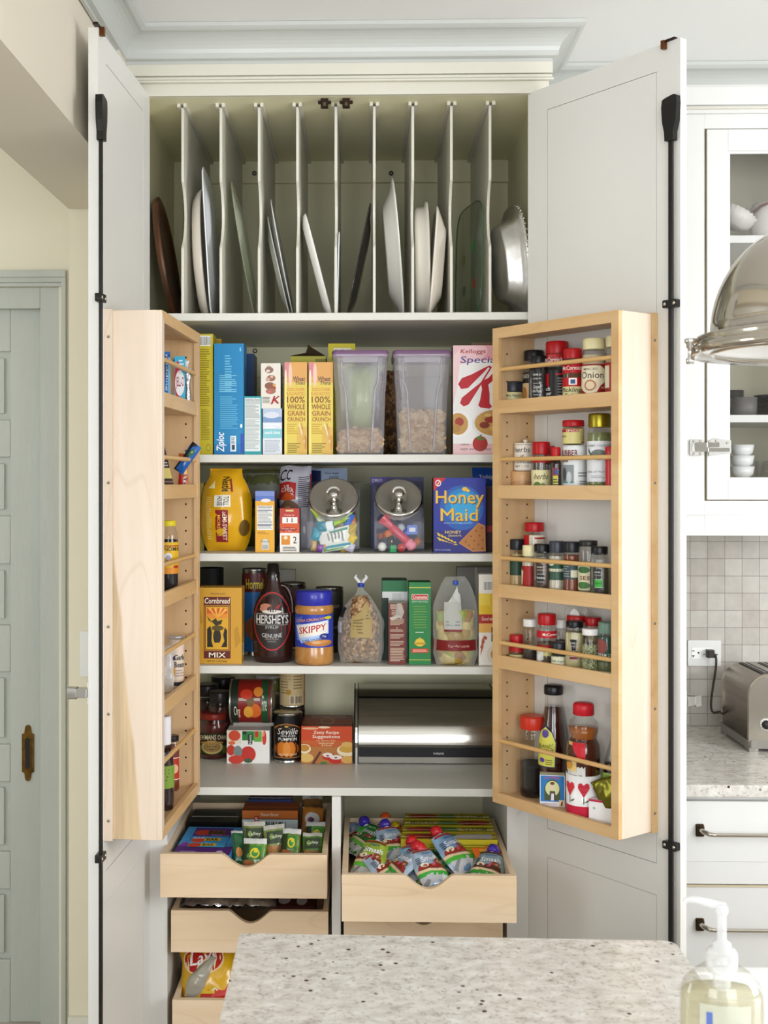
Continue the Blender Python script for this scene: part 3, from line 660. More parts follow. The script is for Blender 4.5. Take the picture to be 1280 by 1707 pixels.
# ------------------------------------------------------------------ island worktop, sink, soap bottle, pendant
IZ = .91
a = onz(400, 1555.5, IZ); b = onz(1124, 1568, IZ); c = onz(352, 1760, IZ)
bx2 = b[0]
def vp(p): return p
lx, ly = a; rx, ry = b
back_d = 1.0
pts = []
ll = (onz(365, 1707, IZ)[0]-lx)/(onz(365, 1707, IZ)[1]-ly)      # slant of the left edge
y_far = .75
pts = [(lx+ll*(y_far-ly), y_far)]
def rc(cx, cy, r, a0, a1, n=6): return [(cx+r*cos(a0+(a1-a0)*k/n), cy+r*sin(a0+(a1-a0)*k/n)) for k in range(n+1)]
pts += rc(lx+.010, ly-.010, .010, pi, pi/2)
pts += rc(rx-.022, ry-.022, .022, pi/2, 0)
pts += [(rx+.002, 1.50), (1.6, 1.50), (1.6, y_far)]
sl = MB().prism(pts[::-1], IZ-.032, IZ, GRANITE, 'xy').build('island_worktop', bevel=.004, seg=3)
tag(sl, 'speckled granite island worktop in the foreground', 'worktop')
ib = MB().box(lx+.05, rx-.03, .85, ry-.05, 0, IZ-.034, BRIGHT).build('island_cabinet', bevel=.003); tag(ib, 'white island cabinet below the foreground worktop', 'cabinet')
mb = MB()
sx0, sx1, sy0, sy1, szz = rx+.006, 1.45, 1.505, 1.885, IZ-.022
for q in ((sx0, sx1, sy1-.03, sy1), (sx0, sx1, sy0, sy0+.03), (sx0, sx0+.03, sy0+.03, sy1-.03), (sx1-.03, sx1, sy0+.03, sy1-.03)): mb.box(*q, szz-.2, szz, M('#f3f3f2', .15, coat=.5))
mb.box(sx0+.03, sx1-.03, sy0+.03, sy1-.03, szz-.2, szz-.18, M('#f3f3f2', .15, coat=.5)).box(sx0, sx1, sy0, sy1, 0, szz-.2, BRIGHT)
tag(mb.build('farmhouse_sink', bevel=.006, seg=3), 'white farmhouse sink at the end of the island behind the soap', 'sink')

sd = 1.41
sxx = (1203-CX)/F*sd; sX, sY = sxx*cos(PSI)-sd*sin(PSI), sxx*sin(PSI)+sd*cos(PSI)
so = thing('soap_dispenser', 'clear pump bottle of pale soap on the island worktop', 'soap bottle', (sX, sY, IZ+.0005), radians(-8))
def sz(q): return CZ-(q-CY)*sd/F-IZ
R_ = .0493
PLA = clear('#f2f0e4', .05, .03, 'clear_bottle')
zsh = sz(1655); znk = sz(1602)
prof = [(0, .001), (R_*.9, .001), (R_, .008), (R_, zsh-.01), (R_*.985, zsh), (R_*.90, zsh+.014), (R_*.66, zsh+.026), (R_*.42, znk-.004), (R_*.345, znk), (R_*.345, znk+.012)]
MB().lathe(prof, PLA, 40, sy=.62, cap=False).build('bottle', so)
pl = [(0, .003)]+[(r*.965, max(z, .003)) for r, z in prof[1:5]]+[(R_*.9, zsh+.004), (0, zsh+.004)]
MB().lathe(pl, clear('#dcd6b4', .22, .1, 'pale_soap'), 36, sy=.60, cap=False).build('soap', so)
PW = clear('#f2f2f2', .30, .2, 'milky_plastic')
z1 = sz(1603); mb = MB().lathe([(.0165, z1-.012), (.0185, z1-.008), (.0185, z1+.010), (.0165, z1+.014), (.011, z1+.016), (.011, z1+.022), (.0055, z1+.026), (.0055, sz(1525)), (.0075, sz(1522)), (.0075, sz(1512)), (0, sz(1511))], PW, 28, cap=False)
mb.tube([(.004, 0, sz(1513)), (-.018, 0, sz(1506)), (-.034, 0, sz(1502)), (-.042, 0, sz(1505)), (-.043, 0, sz(1508))], [.006, .005, .004, .0035, .003], PW, 10)
mb.build('pump', so)
MB().lathe([(.0105, z1-.012), (.0105, z1-.03), (.007, z1-.034), (.007, z1-.055), (.003, z1-.058), (.003, .02)], PW, 16, cap=False).build('dip_tube', so)
MB().grid(lambda u, v: ((.62*(u-.5)*R_*1.9), -.62*R_*1.01*sqrt(max(0, 1-((u-.5)*1.9*.62)**2)), .02+v*(sz(1660)-.02)), 10, 4, clear('#dfe3d2', .45, .3, 'faint_label')).grid(lambda u, v: (-.022+.007*u, -.62*R_*1.02*sqrt(1-((-.022+.007*u)/R_)**2), .02+v*(sz(1672)-.02)), 2, 4, M('#5a6fb0', .5)).build('label', so)

pd = 1.86; pxp = (1372-CX)/F*pd; pX, pY = pxp*cos(PSI)-pd*sin(PSI), pxp*sin(PSI)+pd*cos(PSI); pzr = CZ+(CY-577)*pd/F*.985
pn = thing('pendant_lamp', 'polished nickel dome pendant lamp at the right edge', 'pendant lamp', (pX, pY, pzr))
RR = .203; RD = .172
prof = [(RR*.93, -.006), (RR, -.008), (RR*1.01, .0), (RR, .006), (RR*.94, .010), (RR*.97, .016), (RR*.95, .022), (RD*1.01, .026)]
for k in range(15): a_ = k/14*pi/2*.93; prof.append((RD*cos(a_)**.9, .026+.178*sin(a_)))
prof += [(.03, .215), (.03, .235), (.022, .245), (.022, .28), (.008, .29)]
MB().lathe(prof, NICKEL, 64, cap=False).build('shade', pn)
MB().lathe([(RR*.93, -.0055), (RR*.90, .02), (RD*.97, .028)]+[(RD*.965*cos(k/10*pi/2*.9)**.9, .028+.168*sin(k/10*pi/2*.9)) for k in range(11)], M('#f1efe9', .4), 64, cap=False).build('inner_lining', pn)
MB().lathe([(RR*.82, -.004), (RR*.835, -.008), (RR*.85, -.004), (RR*.835, .0), (RR*.82, -.004)], NICKEL, 64, cap=False).build('inner_ring', pn)
MB().tube([(0, 0, .285), (0, 0, CEILZ-pzr-.021)], .006, NICKEL, 12).lathe([(.06, CEILZ-pzr-.022), (.06, CEILZ-pzr-.012), (.05, CEILZ-pzr-.002)], NICKEL, 24).build('stem', pn)
mb = MB().lathe([(.0, -.02), (.006, -.02), (.007, -.012), (.0035, -.010), (.0035, .004), (.006, .006), (.006, .012), (.009, .014), (.009, .020), (0, .021)], CHROME, 16, cap=False)
ang = pi-.02
mb.build('thumb_screw', pn, ((RR+.006)*cos(ang), (RR+.006)*sin(ang), -.004))
MB().lathe([(0, .06), (.03, .065), (.032, .09), (.02, .13), (.015, .16)], M('#f5efe0', .5), 20, cap=False).build('bulb', pn)
# ------------------------------------------------------------------ printing on packages
_t = {}
def tmesh(s, bold=0):
    k = (s, bold)
    if k in _t: return _t[k]
    c = bpy.data.curves.new('lettering', 'FONT'); c.body = s; c.resolution_u = 2; c.offset = .005*bold; c.size = 1
    o = bpy.data.objects.new('lettering', c); COL.objects.link(o)
    dg = bpy.context.evaluated_depsgraph_get(); me = o.evaluated_get(dg).to_mesh()
    vs = [(v.co.x, v.co.y) for v in me.vertices]; fs = [tuple(p.vertices) for p in me.polygons]
    o.evaluated_get(dg).to_mesh_clear(); bpy.data.objects.remove(o); bpy.data.curves.remove(c)
    xs = [v[0] for v in vs] or [0]; ys = [v[1] for v in vs] or [0]
    x0, x1, y0, y1 = min(xs), max(xs), min(ys), max(ys)
    vs = [((x-x0)/max(x1-x0, 1e-6), (y-y0)/max(y1-y0, 1e-6)) for x, y in vs]
    _t[k] = (vs, fs, (x1-x0)/max(y1-y0, 1e-6)); return _t[k]
from mathutils.geometry import tessellate_polygon
def split(vs, fs, lim, asp=1):
    vs = list(vs); out = []; st = [tuple(f) for f in fs if len(f) == 3]
    for f in fs:
        if len(f) > 3: st += [(f[0], f[i], f[i+1]) for i in range(1, len(f)-1)]
    cache = {}
    def mid(a, b):
        k = (min(a, b), max(a, b))
        if k not in cache: vs.append(((vs[a][0]+vs[b][0])/2, (vs[a][1]+vs[b][1])/2)); cache[k] = len(vs)-1
        return cache[k]
    while st:
        f = st.pop(); e = [abs(vs[f[i]][0]-vs[f[(i+1) % 3]][0])+asp*abs(vs[f[i]][1]-vs[f[(i+1) % 3]][1]) for i in range(3)]
        i = e.index(max(e))
        if e[i] <= lim or len(vs) > 6000: out.append(f); continue
        a, b, c = f[i], f[(i+1) % 3], f[(i+2) % 3]; m = mid(a, b); st += [(a, m, c), (m, b, c)]
    return vs, out
def pr(mb, ops, mp, curved=0, rough=.45, n0=1, W=1, nx=10):
    """ops: r rect, t text, e ellipse, p polygon, l text-like lines, in 0..1 label space; mp(u,v,off)"""
    eps = .00005; L = n0; mp_ = mp; cl = lambda q: min(max(q, 0), 1)
    mp = lambda u, v, o: mp_(cl(u), cl(v), o)
    for op in ops:
        k = op[0]; L += 1; off = .00012+eps*L
        if k == 'r':
            _, x0, y0, x1, y1, c = op[:6]; n = nx if curved else 1
            mb.grid(lambda u, v: mp(x0+(x1-x0)*u, y0+(y1-y0)*v, off), n, 2 if curved > 1 else 1, M(c, rough), smooth=bool(curved))
        elif k == 'e':
            _, cx, cy, rx, ry, c = op[:6]; n = 12; off += .00025 if curved else 0
            mb.grid(lambda u, v: mp(cx-rx*cos(pi*u), cy+ry*sin(pi*u)*(2*v-1), off), n, 2 if curved else 1, M(c, rough), smooth=bool(curved))
        elif k == 'p':
            _, pts, c = op[:3]; 
            if curved:
                tr = tessellate_polygon([[Vector((x, y, 0)) for x, y in pts]]); vv, ff = split(pts, [tuple(t_) for t_ in tr], .06, .5)
                mb.add([mp(x, y, off+.00025) for x, y in vv], ff, M(c, rough))
            else: mb.add([mp(x, y, off) for x, y in pts], [tuple(range(len(pts)))], M(c, rough))
        elif k == 't':
            _, s, x0, y0, x1, y1, c = op[:7]; o = op[7] if len(op) > 7 else {}
            vs, fs, asp = tmesh(s, o.get('b', 1)); rot = o.get('rot', 0); sh = o.get('sh', 0)
            out = []
            for a, b in vs:
                if o.get('sq'): b = .5+(b-.5)*(1+o['sq']*(abs(a-.5)*2)**1.5)
                a += sh*(b-.5)*(y1-y0)/max(x1-x0, 1e-6)
                if rot == 90: a, b = 1-b, a
                elif rot == -90: a, b = b, 1-a
                elif rot == 180: a, b = 1-a, 1-b
                x, y = x0+(x1-x0)*a, y0+(y1-y0)*b
                if o.get('arc'): y += o['arc']*(1-((a-.5)*2)**2)
                if o.get('slant'): y += o['slant']*(a-.5)
                out.append((x, y))
            sag = .00035 if 0 < curved < 1 else (.0004 if curved else 0)
            if curved: out, fs = split(out, fs, .09, .5)
            mb.add([mp(x, y, off+sag) for x, y in out], fs, M(c, rough))
        elif k == 'l':
            _, x0, y0, x1, y1, n, c = op[:7]; rnd = random.Random(n*7+int(x0*91))
            for i in range(n):
                y = y1-(y1-y0)*(i+.5)/n; h = (y1-y0)/n*.22; e = x1-(x1-x0)*rnd.choice([0, 0, .08, .3])
                mb.grid(lambda u, v: mp(x0+(e-x0)*u, y-h+2*h*v, off), 5 if curved else 1, 1, M(c, rough))
        elif k == 'b':   # bar code
            _, x0, y0, x1, y1 = op[:5]; vert = len(op) > 5 and op[5]; rnd = random.Random(3); q = 0
            mb.grid(lambda u, v: mp(x0+(x1-x0)*u, y0+(y1-y0)*v, off), 3 if curved else 1, 1, M('#f2f2ee', rough))
            while q < .9:
                wd = rnd.choice([.02, .035, .05]); q += .03
                if vert: mb.grid(lambda u, v: mp(x0+(x1-x0)*(.1+.8*u), y0+(y1-y0)*(q+wd*v), off+eps), 1, 1, M('#1a1a1a', rough))
                else: mb.grid(lambda u, v: mp(x0+(x1-x0)*(q+wd*u), y0+(y1-y0)*(.1+.8*v), off+eps), 1, 1, M('#1a1a1a', rough))
                q += wd+.02
    return mb
def carton(name, label, cat, pos, w, d, h, col, front=(), left=(), right=(), top=(), rotz=0, group=None, sides=None, rough=.42, tilt=None, topcol=None, extra=None, back=None):
    mb = MB(); x0, x1, y0, y1 = -w/2, w/2, -d/2, d/2
    m = M(col, rough); ms = M(sides, rough) if sides else m
    mb.add([(x0, y0, 0), (x1, y0, 0), (x1, y0, h), (x0, y0, h)], [(0, 1, 2, 3)], m)
    mb.add([(x1, y0, 0), (x1, y1, 0), (x1, y1, h), (x1, y0, h)], [(0, 1, 2, 3)], ms)
    mb.add([(x1, y1, 0), (x0, y1, 0), (x0, y1, h), (x1, y1, h)], [(0, 1, 2, 3)], M(back, rough) if back else m)
    mb.add([(x0, y1, 0), (x0, y0, 0), (x0, y0, h), (x0, y1, h)], [(0, 1, 2, 3)], ms)
    mb.add([(x0, y0, h), (x1, y0, h), (x1, y1, h), (x0, y1, h)], [(0, 1, 2, 3)], M(topcol, rough) if topcol else ms)
    mb.add([(x0, y1, 0), (x1, y1, 0), (x1, y0, 0), (x0, y0, 0)], [(0, 1, 2, 3)], ms)
    mb.box(x0+.002, x1-.002, y0+d*.42, y0+d*.44, h-.0005, h+.0006, M('#d6cfc0', .7) if not topcol else M(topcol, .7))
    if front: pr(mb, front, lambda u, v, o: (x0+w*u, y0-o, h*v))
    if left: pr(mb, left, lambda u, v, o: (x0-o, y1-d*u, h*v))
    if right: pr(mb, right, lambda u, v, o: (x1+o, y0+d*u, h*v))
    if top: pr(mb, top, lambda u, v, o: (x0+w*u, y0+d*v, h+o))
    if extra: extra(mb, w, d, h)
    o = mb.build(name, None, pos, rotz)
    if tilt: o.rotation_euler = tilt
    return tag(o, label, cat, group)
def sbox(name, label, cat, a, ytop, b, zs, Y, d, col, bot=None, **k):
    """carton standing on a shelf: left/right image columns a,b and top row at its front plane Y"""
    xa, xb = PX(a, Y), PX(b, Y); h = PZ((a+b)/2, ytop, Y)-zs
    z = zs+.0006
    if bot is not None: z = PZ((a+b)/2, bot, Y); h = PZ((a+b)/2, ytop, Y)-z
    return carton(name, label, cat, ((xa+xb)/2, Y+d/2, z), xb-xa, d, h, col, **k)
def cyl(prof):
    """radius of a lathe profile at height z"""
    def r(z):
        for (r0, z0), (r1, z1) in zip(prof[:-1], prof[1:]):
            if z0 <= z <= z1 and z1 > z0: return r0+(r1-r0)*(z-z0)/(z1-z0)
        return prof[-1][0]
    return r
def label_on(mb, prof, z0, z1, arc, ops, base=None, a0=0, sy=1, gap=.0003, sx=1, rough=.4):
    """printed paper label wrapped on a lathe profile; arc = angle it spans"""
    rf = cyl(prof); R = rf((z0+z1)/2)
    def mp(u, v, o):
        a = a0+(u-.5)*arc; z = z0+(z1-z0)*v; r = rf(z)+gap+o
        return (sin(a)*r*sx, -cos(a)*r*sy, z)
    n = max(6, int(arc/(2*pi)*36))
    if base: pr(mb, [('r', 0, 0, 1, 1, base)], mp, curved=R, n0=0, nx=n, rough=rough)
    return pr(mb, ops, mp, curved=R, n0=2, W=arc*R, nx=n, rough=rough)
def grp(o, g):
    if g: o['group'] = g
    return o

# a general screw-top jar
GL = clear('#f4f7f5', .05, .02, 'clear_glass')
def jar(name, label, cat, pos, R, H, lid='#1a1a1a', lidh=.17, neck=.86, shoulder=.08, fill=None, fillc='#7a5b3a', fillh=.7, lab=None, rotz=0, group=None, lidr=1.0, glass=GL, sq=2, lidmetal=0, domed=False, waist=None, body=None):
    t = thing(name, label, cat, pos, rotz, group)
    hb = H*(1-lidh); zs = hb-H*shoulder
    prof = [(R*.82, 0), (R*.97, H*.015), (R, H*.05), (R, zs*.98)]
    if waist: prof = [(R*.82, 0), (R*.95, H*.015), (R, H*.05)]+[(R*r, H*z) for z, r in waist]
    prof += [(R*.97, zs+(hb-zs)*.3), (R*neck, hb-.002), (R*neck, hb+H*.03)]
    if body: MB().lathe(prof, M(body, .3, coat=.3), 28, sq=sq).build('body', t)
    else:
        MB().lathe(prof, glass, 28, sq=sq).build('body', t)
        if fillh > 0:
            zf = fillh*hb; rf = cyl(prof)
            pf = [(0, .002)]+[(rf(z)*.955, z) for z in [.002+(zf-.002)*k/8 for k in range(9)]]+[(0, zf)]
            MB().lathe(pf, fill or M(fillc, .7), 24, sq=sq, cap=False).build('contents', t)
    rl = R*neck*1.06*lidr; lh = H*lidh
    lp = [(rl*.98, hb), (rl, hb+lh*.08), (rl, hb+lh*.86), (rl*.95, hb+lh*.98), (rl*.85, H)] if not domed else [(rl, hb), (rl, hb+lh*.55), (rl*.8, hb+lh*.85), (0, H)]
    m = M(lid, .32, lidmetal)
    MB().lathe(lp, m, 36, flute=0 if lidmetal else .012, fl_n=36).build('lid', t)
    if lab:
        mb = MB()
        for (z0, z1, arc, base, ops) in lab: label_on(mb, prof, z0*H, z1*H, arc, ops, base, gap=.0006 if sq == 2 else .0006)
        mb.build('label', t)
    return t, prof

# crumpled pillow bag --------------------------------------------------
from mathutils import noise as MN
def bagsurf(w, h, T, hw=None, crump=.004, seed=0, pw=2.4, thz=None, freq=22):
    hw = hw or (lambda v: 1-.06*sin(pi*v)); thz = thz or (lambda v: max(0, sin(pi*min(max(v, 0), 1)))**.55)
    def f(u, v, side=-1, o=0):
        e = (1-abs(u)**pw)**.62 if abs(u) < 1 else 0
        x = u*w/2*hw(v); z = v*h; y = T/2*thz(v)*e
        q = MN.noise(Vector((x*freq+seed, z*freq, side*3.1+seed))); q2 = MN.noise(Vector((x*freq*2.3+seed*2, z*freq*2.3, side*7+seed)))
        y += crump*(q+.5*q2)*(.25+.75*e)
        x += crump*.8*MN.noise(Vector((seed*3, z*freq, u*2+5)))*abs(u)
        z += crump*.8*MN.noise(Vector((x*freq*1.3, seed, 9)))*(v > .5)
        return (x, side*(y+o), z)
    return f
def bag(mb, f, mat, nu=18, nv=20, backmat=None):
    mb.grid(lambda u, v: f(2*u-1, v, -1), nu, nv, mat); mb.grid(lambda u, v: f(1-2*u, v, 1), nu, nv, backmat or mat)
    return mb
def bag_obj(name, label, cat, pos, w, h, T, mat, ops=(), rotz=0, group=None, rot=None, **k):
    f = bagsurf(w, h, T, **k); mb = bag(MB(), f, mat)
    if ops: pr(mb, list(ops), lambda u, v, o: f(2*u-1, v, -1, o+.0012), curved=1.5, nx=14)
    o = mb.build(name, None, pos, rotz)
    if rot: o.rotation_euler = rot
    return tag(o, label, cat, group)
FOIL = noisy('silver_foil', ['#9a9a9c', '#d9d9db'], nscale=40, rough=.22, metal=.9, bump=.5, bscale=30)
def film(c, rough=.22): return M(c, rough, 0, .5)
CELLO = clear('#f3f3ee', .10, .08, 'cellophane')
def crumbs(name, cols, scale=60, bump=.8):
    m, t, b = nodes(name); L = t.links.new
    tc = t.nodes.new('ShaderNodeTexCoord'); v = t.nodes.new('ShaderNodeTexVoronoi'); v.inputs['Scale'].default_value = scale; L(tc.outputs['Object'], v.inputs[0])
    r = t.nodes.new('ShaderNodeValToRGB'); e = r.color_ramp.elements; r.color_ramp.interpolation = 'CONSTANT'
    while len(e) < len(cols): e.new(.5)
    for i, c in enumerate(cols): e[i].position = i/len(cols); e[i].color = (*lin(c), 1)
    sx_ = t.nodes.new('ShaderNodeSeparateXYZ'); L(v.outputs['Color'], sx_.inputs[0]); L(sx_.outputs[0], r.inputs[0]); L(r.outputs[0], b.inputs['Base Color'])
    bp = t.nodes.new('ShaderNodeBump'); bp.inputs['Strength'].default_value = bump; bp.inputs['Distance'].default_value = .006; bp.invert = True
    L(v.outputs['Distance'], bp.inputs['Height']); L(bp.outputs[0], b.inputs['Normal']); b.inputs['Roughness'].default_value = .6
    return m

# ------------------------------------------------------------------ platters in the divided top compartment
def dish(name, label, cat, xt, yt, xb, Yc, ry, t, op, mat, sq=2, prof=None, n=40, extra=None, yb=520, yaw=0):
    z0 = SH[0]+.0035
    Xt, Zt = P(xt, yt, Yc); Xb, Zb = P(xb, yb, Yc); sl_ = (Xt-Xb)/(Zt-Zb); X0 = Xb+sl_*(z0-Zb)
    H = hypot(Xt-X0, Zt-z0); ta = atan2(Xt-X0, Zt-z0)
    prof = prof or [(0, -t), (.55, -t), (.62, -t*.93), (.80, -t*.35), (.95, -t*.12), (1, -.001), (1, .002), (.95, .001-t*.03), (.78, -t*.22), (.60, -t*.75), (.54, -t+.005), (0, -t+.005)]
    mb = MB().lathe(prof, mat, n, sq=sq, cap=False)
    mb.v = [(x*H/2, y*ry, z) for x, y, z in mb.v]
    if extra: extra(mb, H/2, ry)
    o = mb.build(name)
    up = Vector((sin(ta), 0, cos(ta))); zz_ = Vector((cos(ta), 0, -sin(ta)))*op; yy = zz_.cross(up)
    m = Matrix((( up.x, yy.x, zz_.x, (X0+Xt)/2), (up.y, yy.y, zz_.y, Yc), (up.z, yy.z, zz_.z, (z0+Zt)/2), (0, 0, 0, 1)))
    if yaw: c_ = m.translation.copy(); m = Matrix.Translation(c_) @ Matrix.Rotation(yaw, 4, 'Z') @ Matrix.Translation(-c_) @ m
    o.matrix_world = m
    return tag(o, label, cat)
POR = M('#f1efea', .18, coat=.4); CRM = M('#e6ddcf', .22, coat=.3); PBL = M('#e9ecef', .2, coat=.3)
bw = noisy('dark_wood', ['#2a1408', '#4a2812', '#6a3c1c'], scale=(.3, 1, 1), nscale=14, rough=.35)
dish('serving_board', 'round dark wooden tray leaning in the leftmost slot', 'tray', 266, 330, 296, 3.33, .135, .016, 1, bw, prof=[(0, -.016), (.90, -.016), (.97, -.013), (1, -.006), (1, .002), (.95, .004), (.86, -.002), (.80, -.006), (0, -.007)])
dish('serving_dish', 'deep cream oval dish standing between the first two dividers', 'dish', 338, 316, 350, 3.33, .13, .026, 1, CRM, prof=[(0, -.032), (.5, -.032), (.53, -.026), (.86, -.024), (.95, -.012), (1, .0), (.98, .003), (.9, -.014), (.5, -.024), (0, -.024)])
dish('square_plate', 'tall white square plate beside the deep cream dish', 'plate', 345.5, 290, 359, 3.30, .12, .010, -1, PBL, sq=7)
dish('glass_platter', 'clear greenish glass platter leaning in the third slot', 'platter', 388, 303, 425, 3.33, .13, .012, -1, clear('#dfe6cf', .2, .05, 'green_glass'))
for i, (a, b, c_, lb) in enumerate(((452, 334, 488, 'large pale grey plate, rightmost of the leaning pair'), (446.5, 362, 482, 'smaller grey-white plate resting behind the large pale grey one'))):
    dish('dinner_plate', lb, 'plate', a, b, c_, 3.31-.01*i, .115-.02*i, .013, 1, M('#cfd0c8' if i else '#dcdcd6', .25, coat=.3))
dish('serving_tray', 'plain white tray leaning left of the black-grey glass tray slot', 'tray', 508, 362, 549, 3.30, .105, .020, 1, POR, sq=4, prof=[(0, -.014), (.8, -.014), (.97, -.004), (1, .002), (1, .005), (.95, .003), (.78, -.010), (0, -.010)])
dish('small_plate', 'small white square plate upright in the middle slot', 'plate', 566, 393, 563, 3.27, .085, .012, 1, PBL, sq=7)
dish('glass_tray', 'dark smoked glass tray leaning right in the middle slot', 'tray', 618, 346, 582, 3.34, .13, .014, -1, clear('#4a453b', .55, .08, 'smoked_glass'), sq=4)
dish('oval_platter', 'large white oval platter, tallest dish of the top compartment', 'platter', 653, 297, 671, 3.34, .14, .036, 1, POR)
dish('casserole_dish', 'white fluted casserole dish standing on edge', 'dish', 710, 337, 713, 3.33, .13, .034, 1, M('#e9e3d6', .2, coat=.4), n=96, prof=[(0, -.040), (.72, -.040), (.86, -.036), (.90, -.028), (.91, -.008), (1, -.004), (1, .002), (.88, .001), (.85, -.03), (.7, -.034), (0, -.034)])
dish('baking_dish', 'cream square dish beside the fluted casserole', 'dish', 727, 350, 714, 3.28, .10, .026, -1, CRM, sq=5, prof=[(0, -.030), (.62, -.030), (.66, -.026), (.95, -.004), (1, .0), (.98, .003), (.9, -.004), (.6, -.024), (0, -.024)])
def dots(mb, a, b):
    pass
gb = dish('glass_board', 'clear glass board with coloured dots and a green edge', 'cutting board', 783, 343, 779, 3.34, .125, .004, 1, clear('#dff0d0', .03, .02, 'board_glass'), sq=5, yaw=.22, prof=[(0, -.002), (1, -.002), (1, .002), (0, .002)])
mb = MB()
e_ = [(1.0*cos(2*pi*k/60)/((abs(cos(2*pi*k/60))**5+abs(sin(2*pi*k/60))**5)**.2)*.108, .12*sin(2*pi*k/60)/((abs(cos(2*pi*k/60))**5+abs(sin(2*pi*k/60))**5)**.2), 0) for k in range(61)]
Hh = max(v.co.x for v in gb.data.vertices)
mb.tube([(x_*Hh/.108, y_, 0) for x_, y_, _ in e_], .0019, M('#1f5a3a', .2, coat=.5), 6, cap=False)
for (dx, dy, c_) in ((.045, .03, '#3fae58'), (-.062, .045, '#d23a2a'), (.02, -.055, '#c9c23c'), (-.07, -.045, '#8f9f9c')):
    mb.lathe([(.0155, 0), (.0155, .0012), (0, .0012)], clear(c_, .75, .2, 'dot_glass'), 20, T=Matrix.Translation((dx, dy, .002)))
mb.build('coloured_dots', gb)
# silver tray with beaded rim
SIL = noisy('polished_pewter', ['#b9b7b3', '#d9d7d3'], nscale=18, rough=.28, metal=1, bump=.15, bscale=14)
def beads(mb, a, b):
    for k in range(64):
        q = 2*pi*k/64; den = (abs(cos(q))**3+abs(sin(q))**3)**(1/3)
        mb.lathe([(0, -.0048), (.0034, -.0034), (.0048, 0), (.0034, .0034), (0, .0048)], SIL, 8, cap=False, T=Matrix.Translation((cos(q)/den*a*.985, sin(q)/den*b*.985, .003)))
dish('beaded_tray', 'silver metal tray with a beaded rim in the rightmost slot', 'tray', 849, 346, 868, 3.27, .085, .055, 1, yaw=.30, mat=SIL, sq=3, extra=beads, prof=[(0, -.055), (.60, -.055), (.66, -.050), (.78, -.015), (.90, -.006), (1, .0), (1, .003), (.9, .0), (.76, -.010), (.6, -.045), (0, -.048)])

# ------------------------------------------------------------------ shelf 2 : boxes
z1 = SH[1]
sbox('wrap_box', 'tall olive yellow carton with a barcode at its top, leftmost on the upper shelf', 'box', 303, 557, 355, z1, 3.19, .07, '#c7b529', front=[('b', .55, .90, .93, .985), ('l', .58, .40, .9, .88, 26, '#8c7c10'), ('l', .62, .12, .9, .38, 18, '#8c7c10'), ('e', .85, .06, .07, .03, '#8c7c10'), ('e', .85, .06, .055, .022, '#c7b529')], sides='#a8961c')
sbox('cereal_box', 'ochre box half hidden behind the olive yellow carton', 'box', 350, 565, 369, z1, 3.30, .06, '#b08a22', sides='#7b5f14')
sbox('storage_bag_box', 'large blue carton of storage bags standing on its end', 'box', 357, 573, 406, z1, 3.185, .085, '#1b84bb', sides='#126a9c',
     front=[('r', 0, .0, 1, .10, '#1878b4'), ('t', 'Ziploc', .08, .03, .42, .20, '#ffffff', {'rot': 90, 'b': 2, 'sh': .2}), ('r', .55, .03, .75, .17, '#dfeaf0'), ('l', .58, .10, .72, .16, 4, '#1c2c3a'), ('r', .6, .045, .70, .09, '#2a3a48'), ('r', .90, .02, .98, .19, '#3a43b8'), ('l', .36, .57, .60, .90, 14, '#6fbfe0'), ('l', .18, .56, .76, .72, 9, '#7cc5e2'), ('l', .2, .23, .8, .53, 16, '#5fb4da'), ('e', .92, .26, .04, .018, '#e8f4fa'), ('t', 'i', .87, .93, .91, .965, '#bfe2f0')])
sbox('snack_box', 'teal carton with a white nutrition panel beside the big blue one', 'box', 407, 661, 436, z1, 3.185, .09, '#2aa4ac', sides='#8fb6b4', topcol='#c9b9a0',
     front=[('r', .04, .06, .93, .97, '#e4e8e6'), ('t', 'Nutrition Facts', .07, .93, .90, .962, '#222222', {'b': 1}), ('r', .06, .915, .90, .922, '#222222'), ('l', .07, .66, .90, .9, 12, '#8d9595'), ('r', .06, .64, .90, .65, '#333333'), ('l', .07, .10, .88, .62, 24, '#a4acab')])
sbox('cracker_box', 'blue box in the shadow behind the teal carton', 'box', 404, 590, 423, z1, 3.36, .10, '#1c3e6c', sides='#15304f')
s1 = sbox('snack_box', 'pale blue and white carton under the cereal bar box', 'box', 438, 681.5, 470, z1, 3.185, .075, '#dfe3ea', sides='#7a2430',
     front=[('r', 0, .82, 1, 1, '#b9c7de'), ('r', 0, .70, 1, .82, '#7f9cc6'), ('e', .45, .86, .4, .07, '#d9dce8'), ('r', 0, .36, 1, .56, '#8ccbd2'), ('l', .1, .58, .9, .68, 4, '#ffffff'), ('t', 'snack bites', .1, .45, .9, .52, '#ffffff'), ('l', .1, .06, .9, .32, 9, '#aab2bc')])
hz_ = PZ(454, 681.5, 3.185)
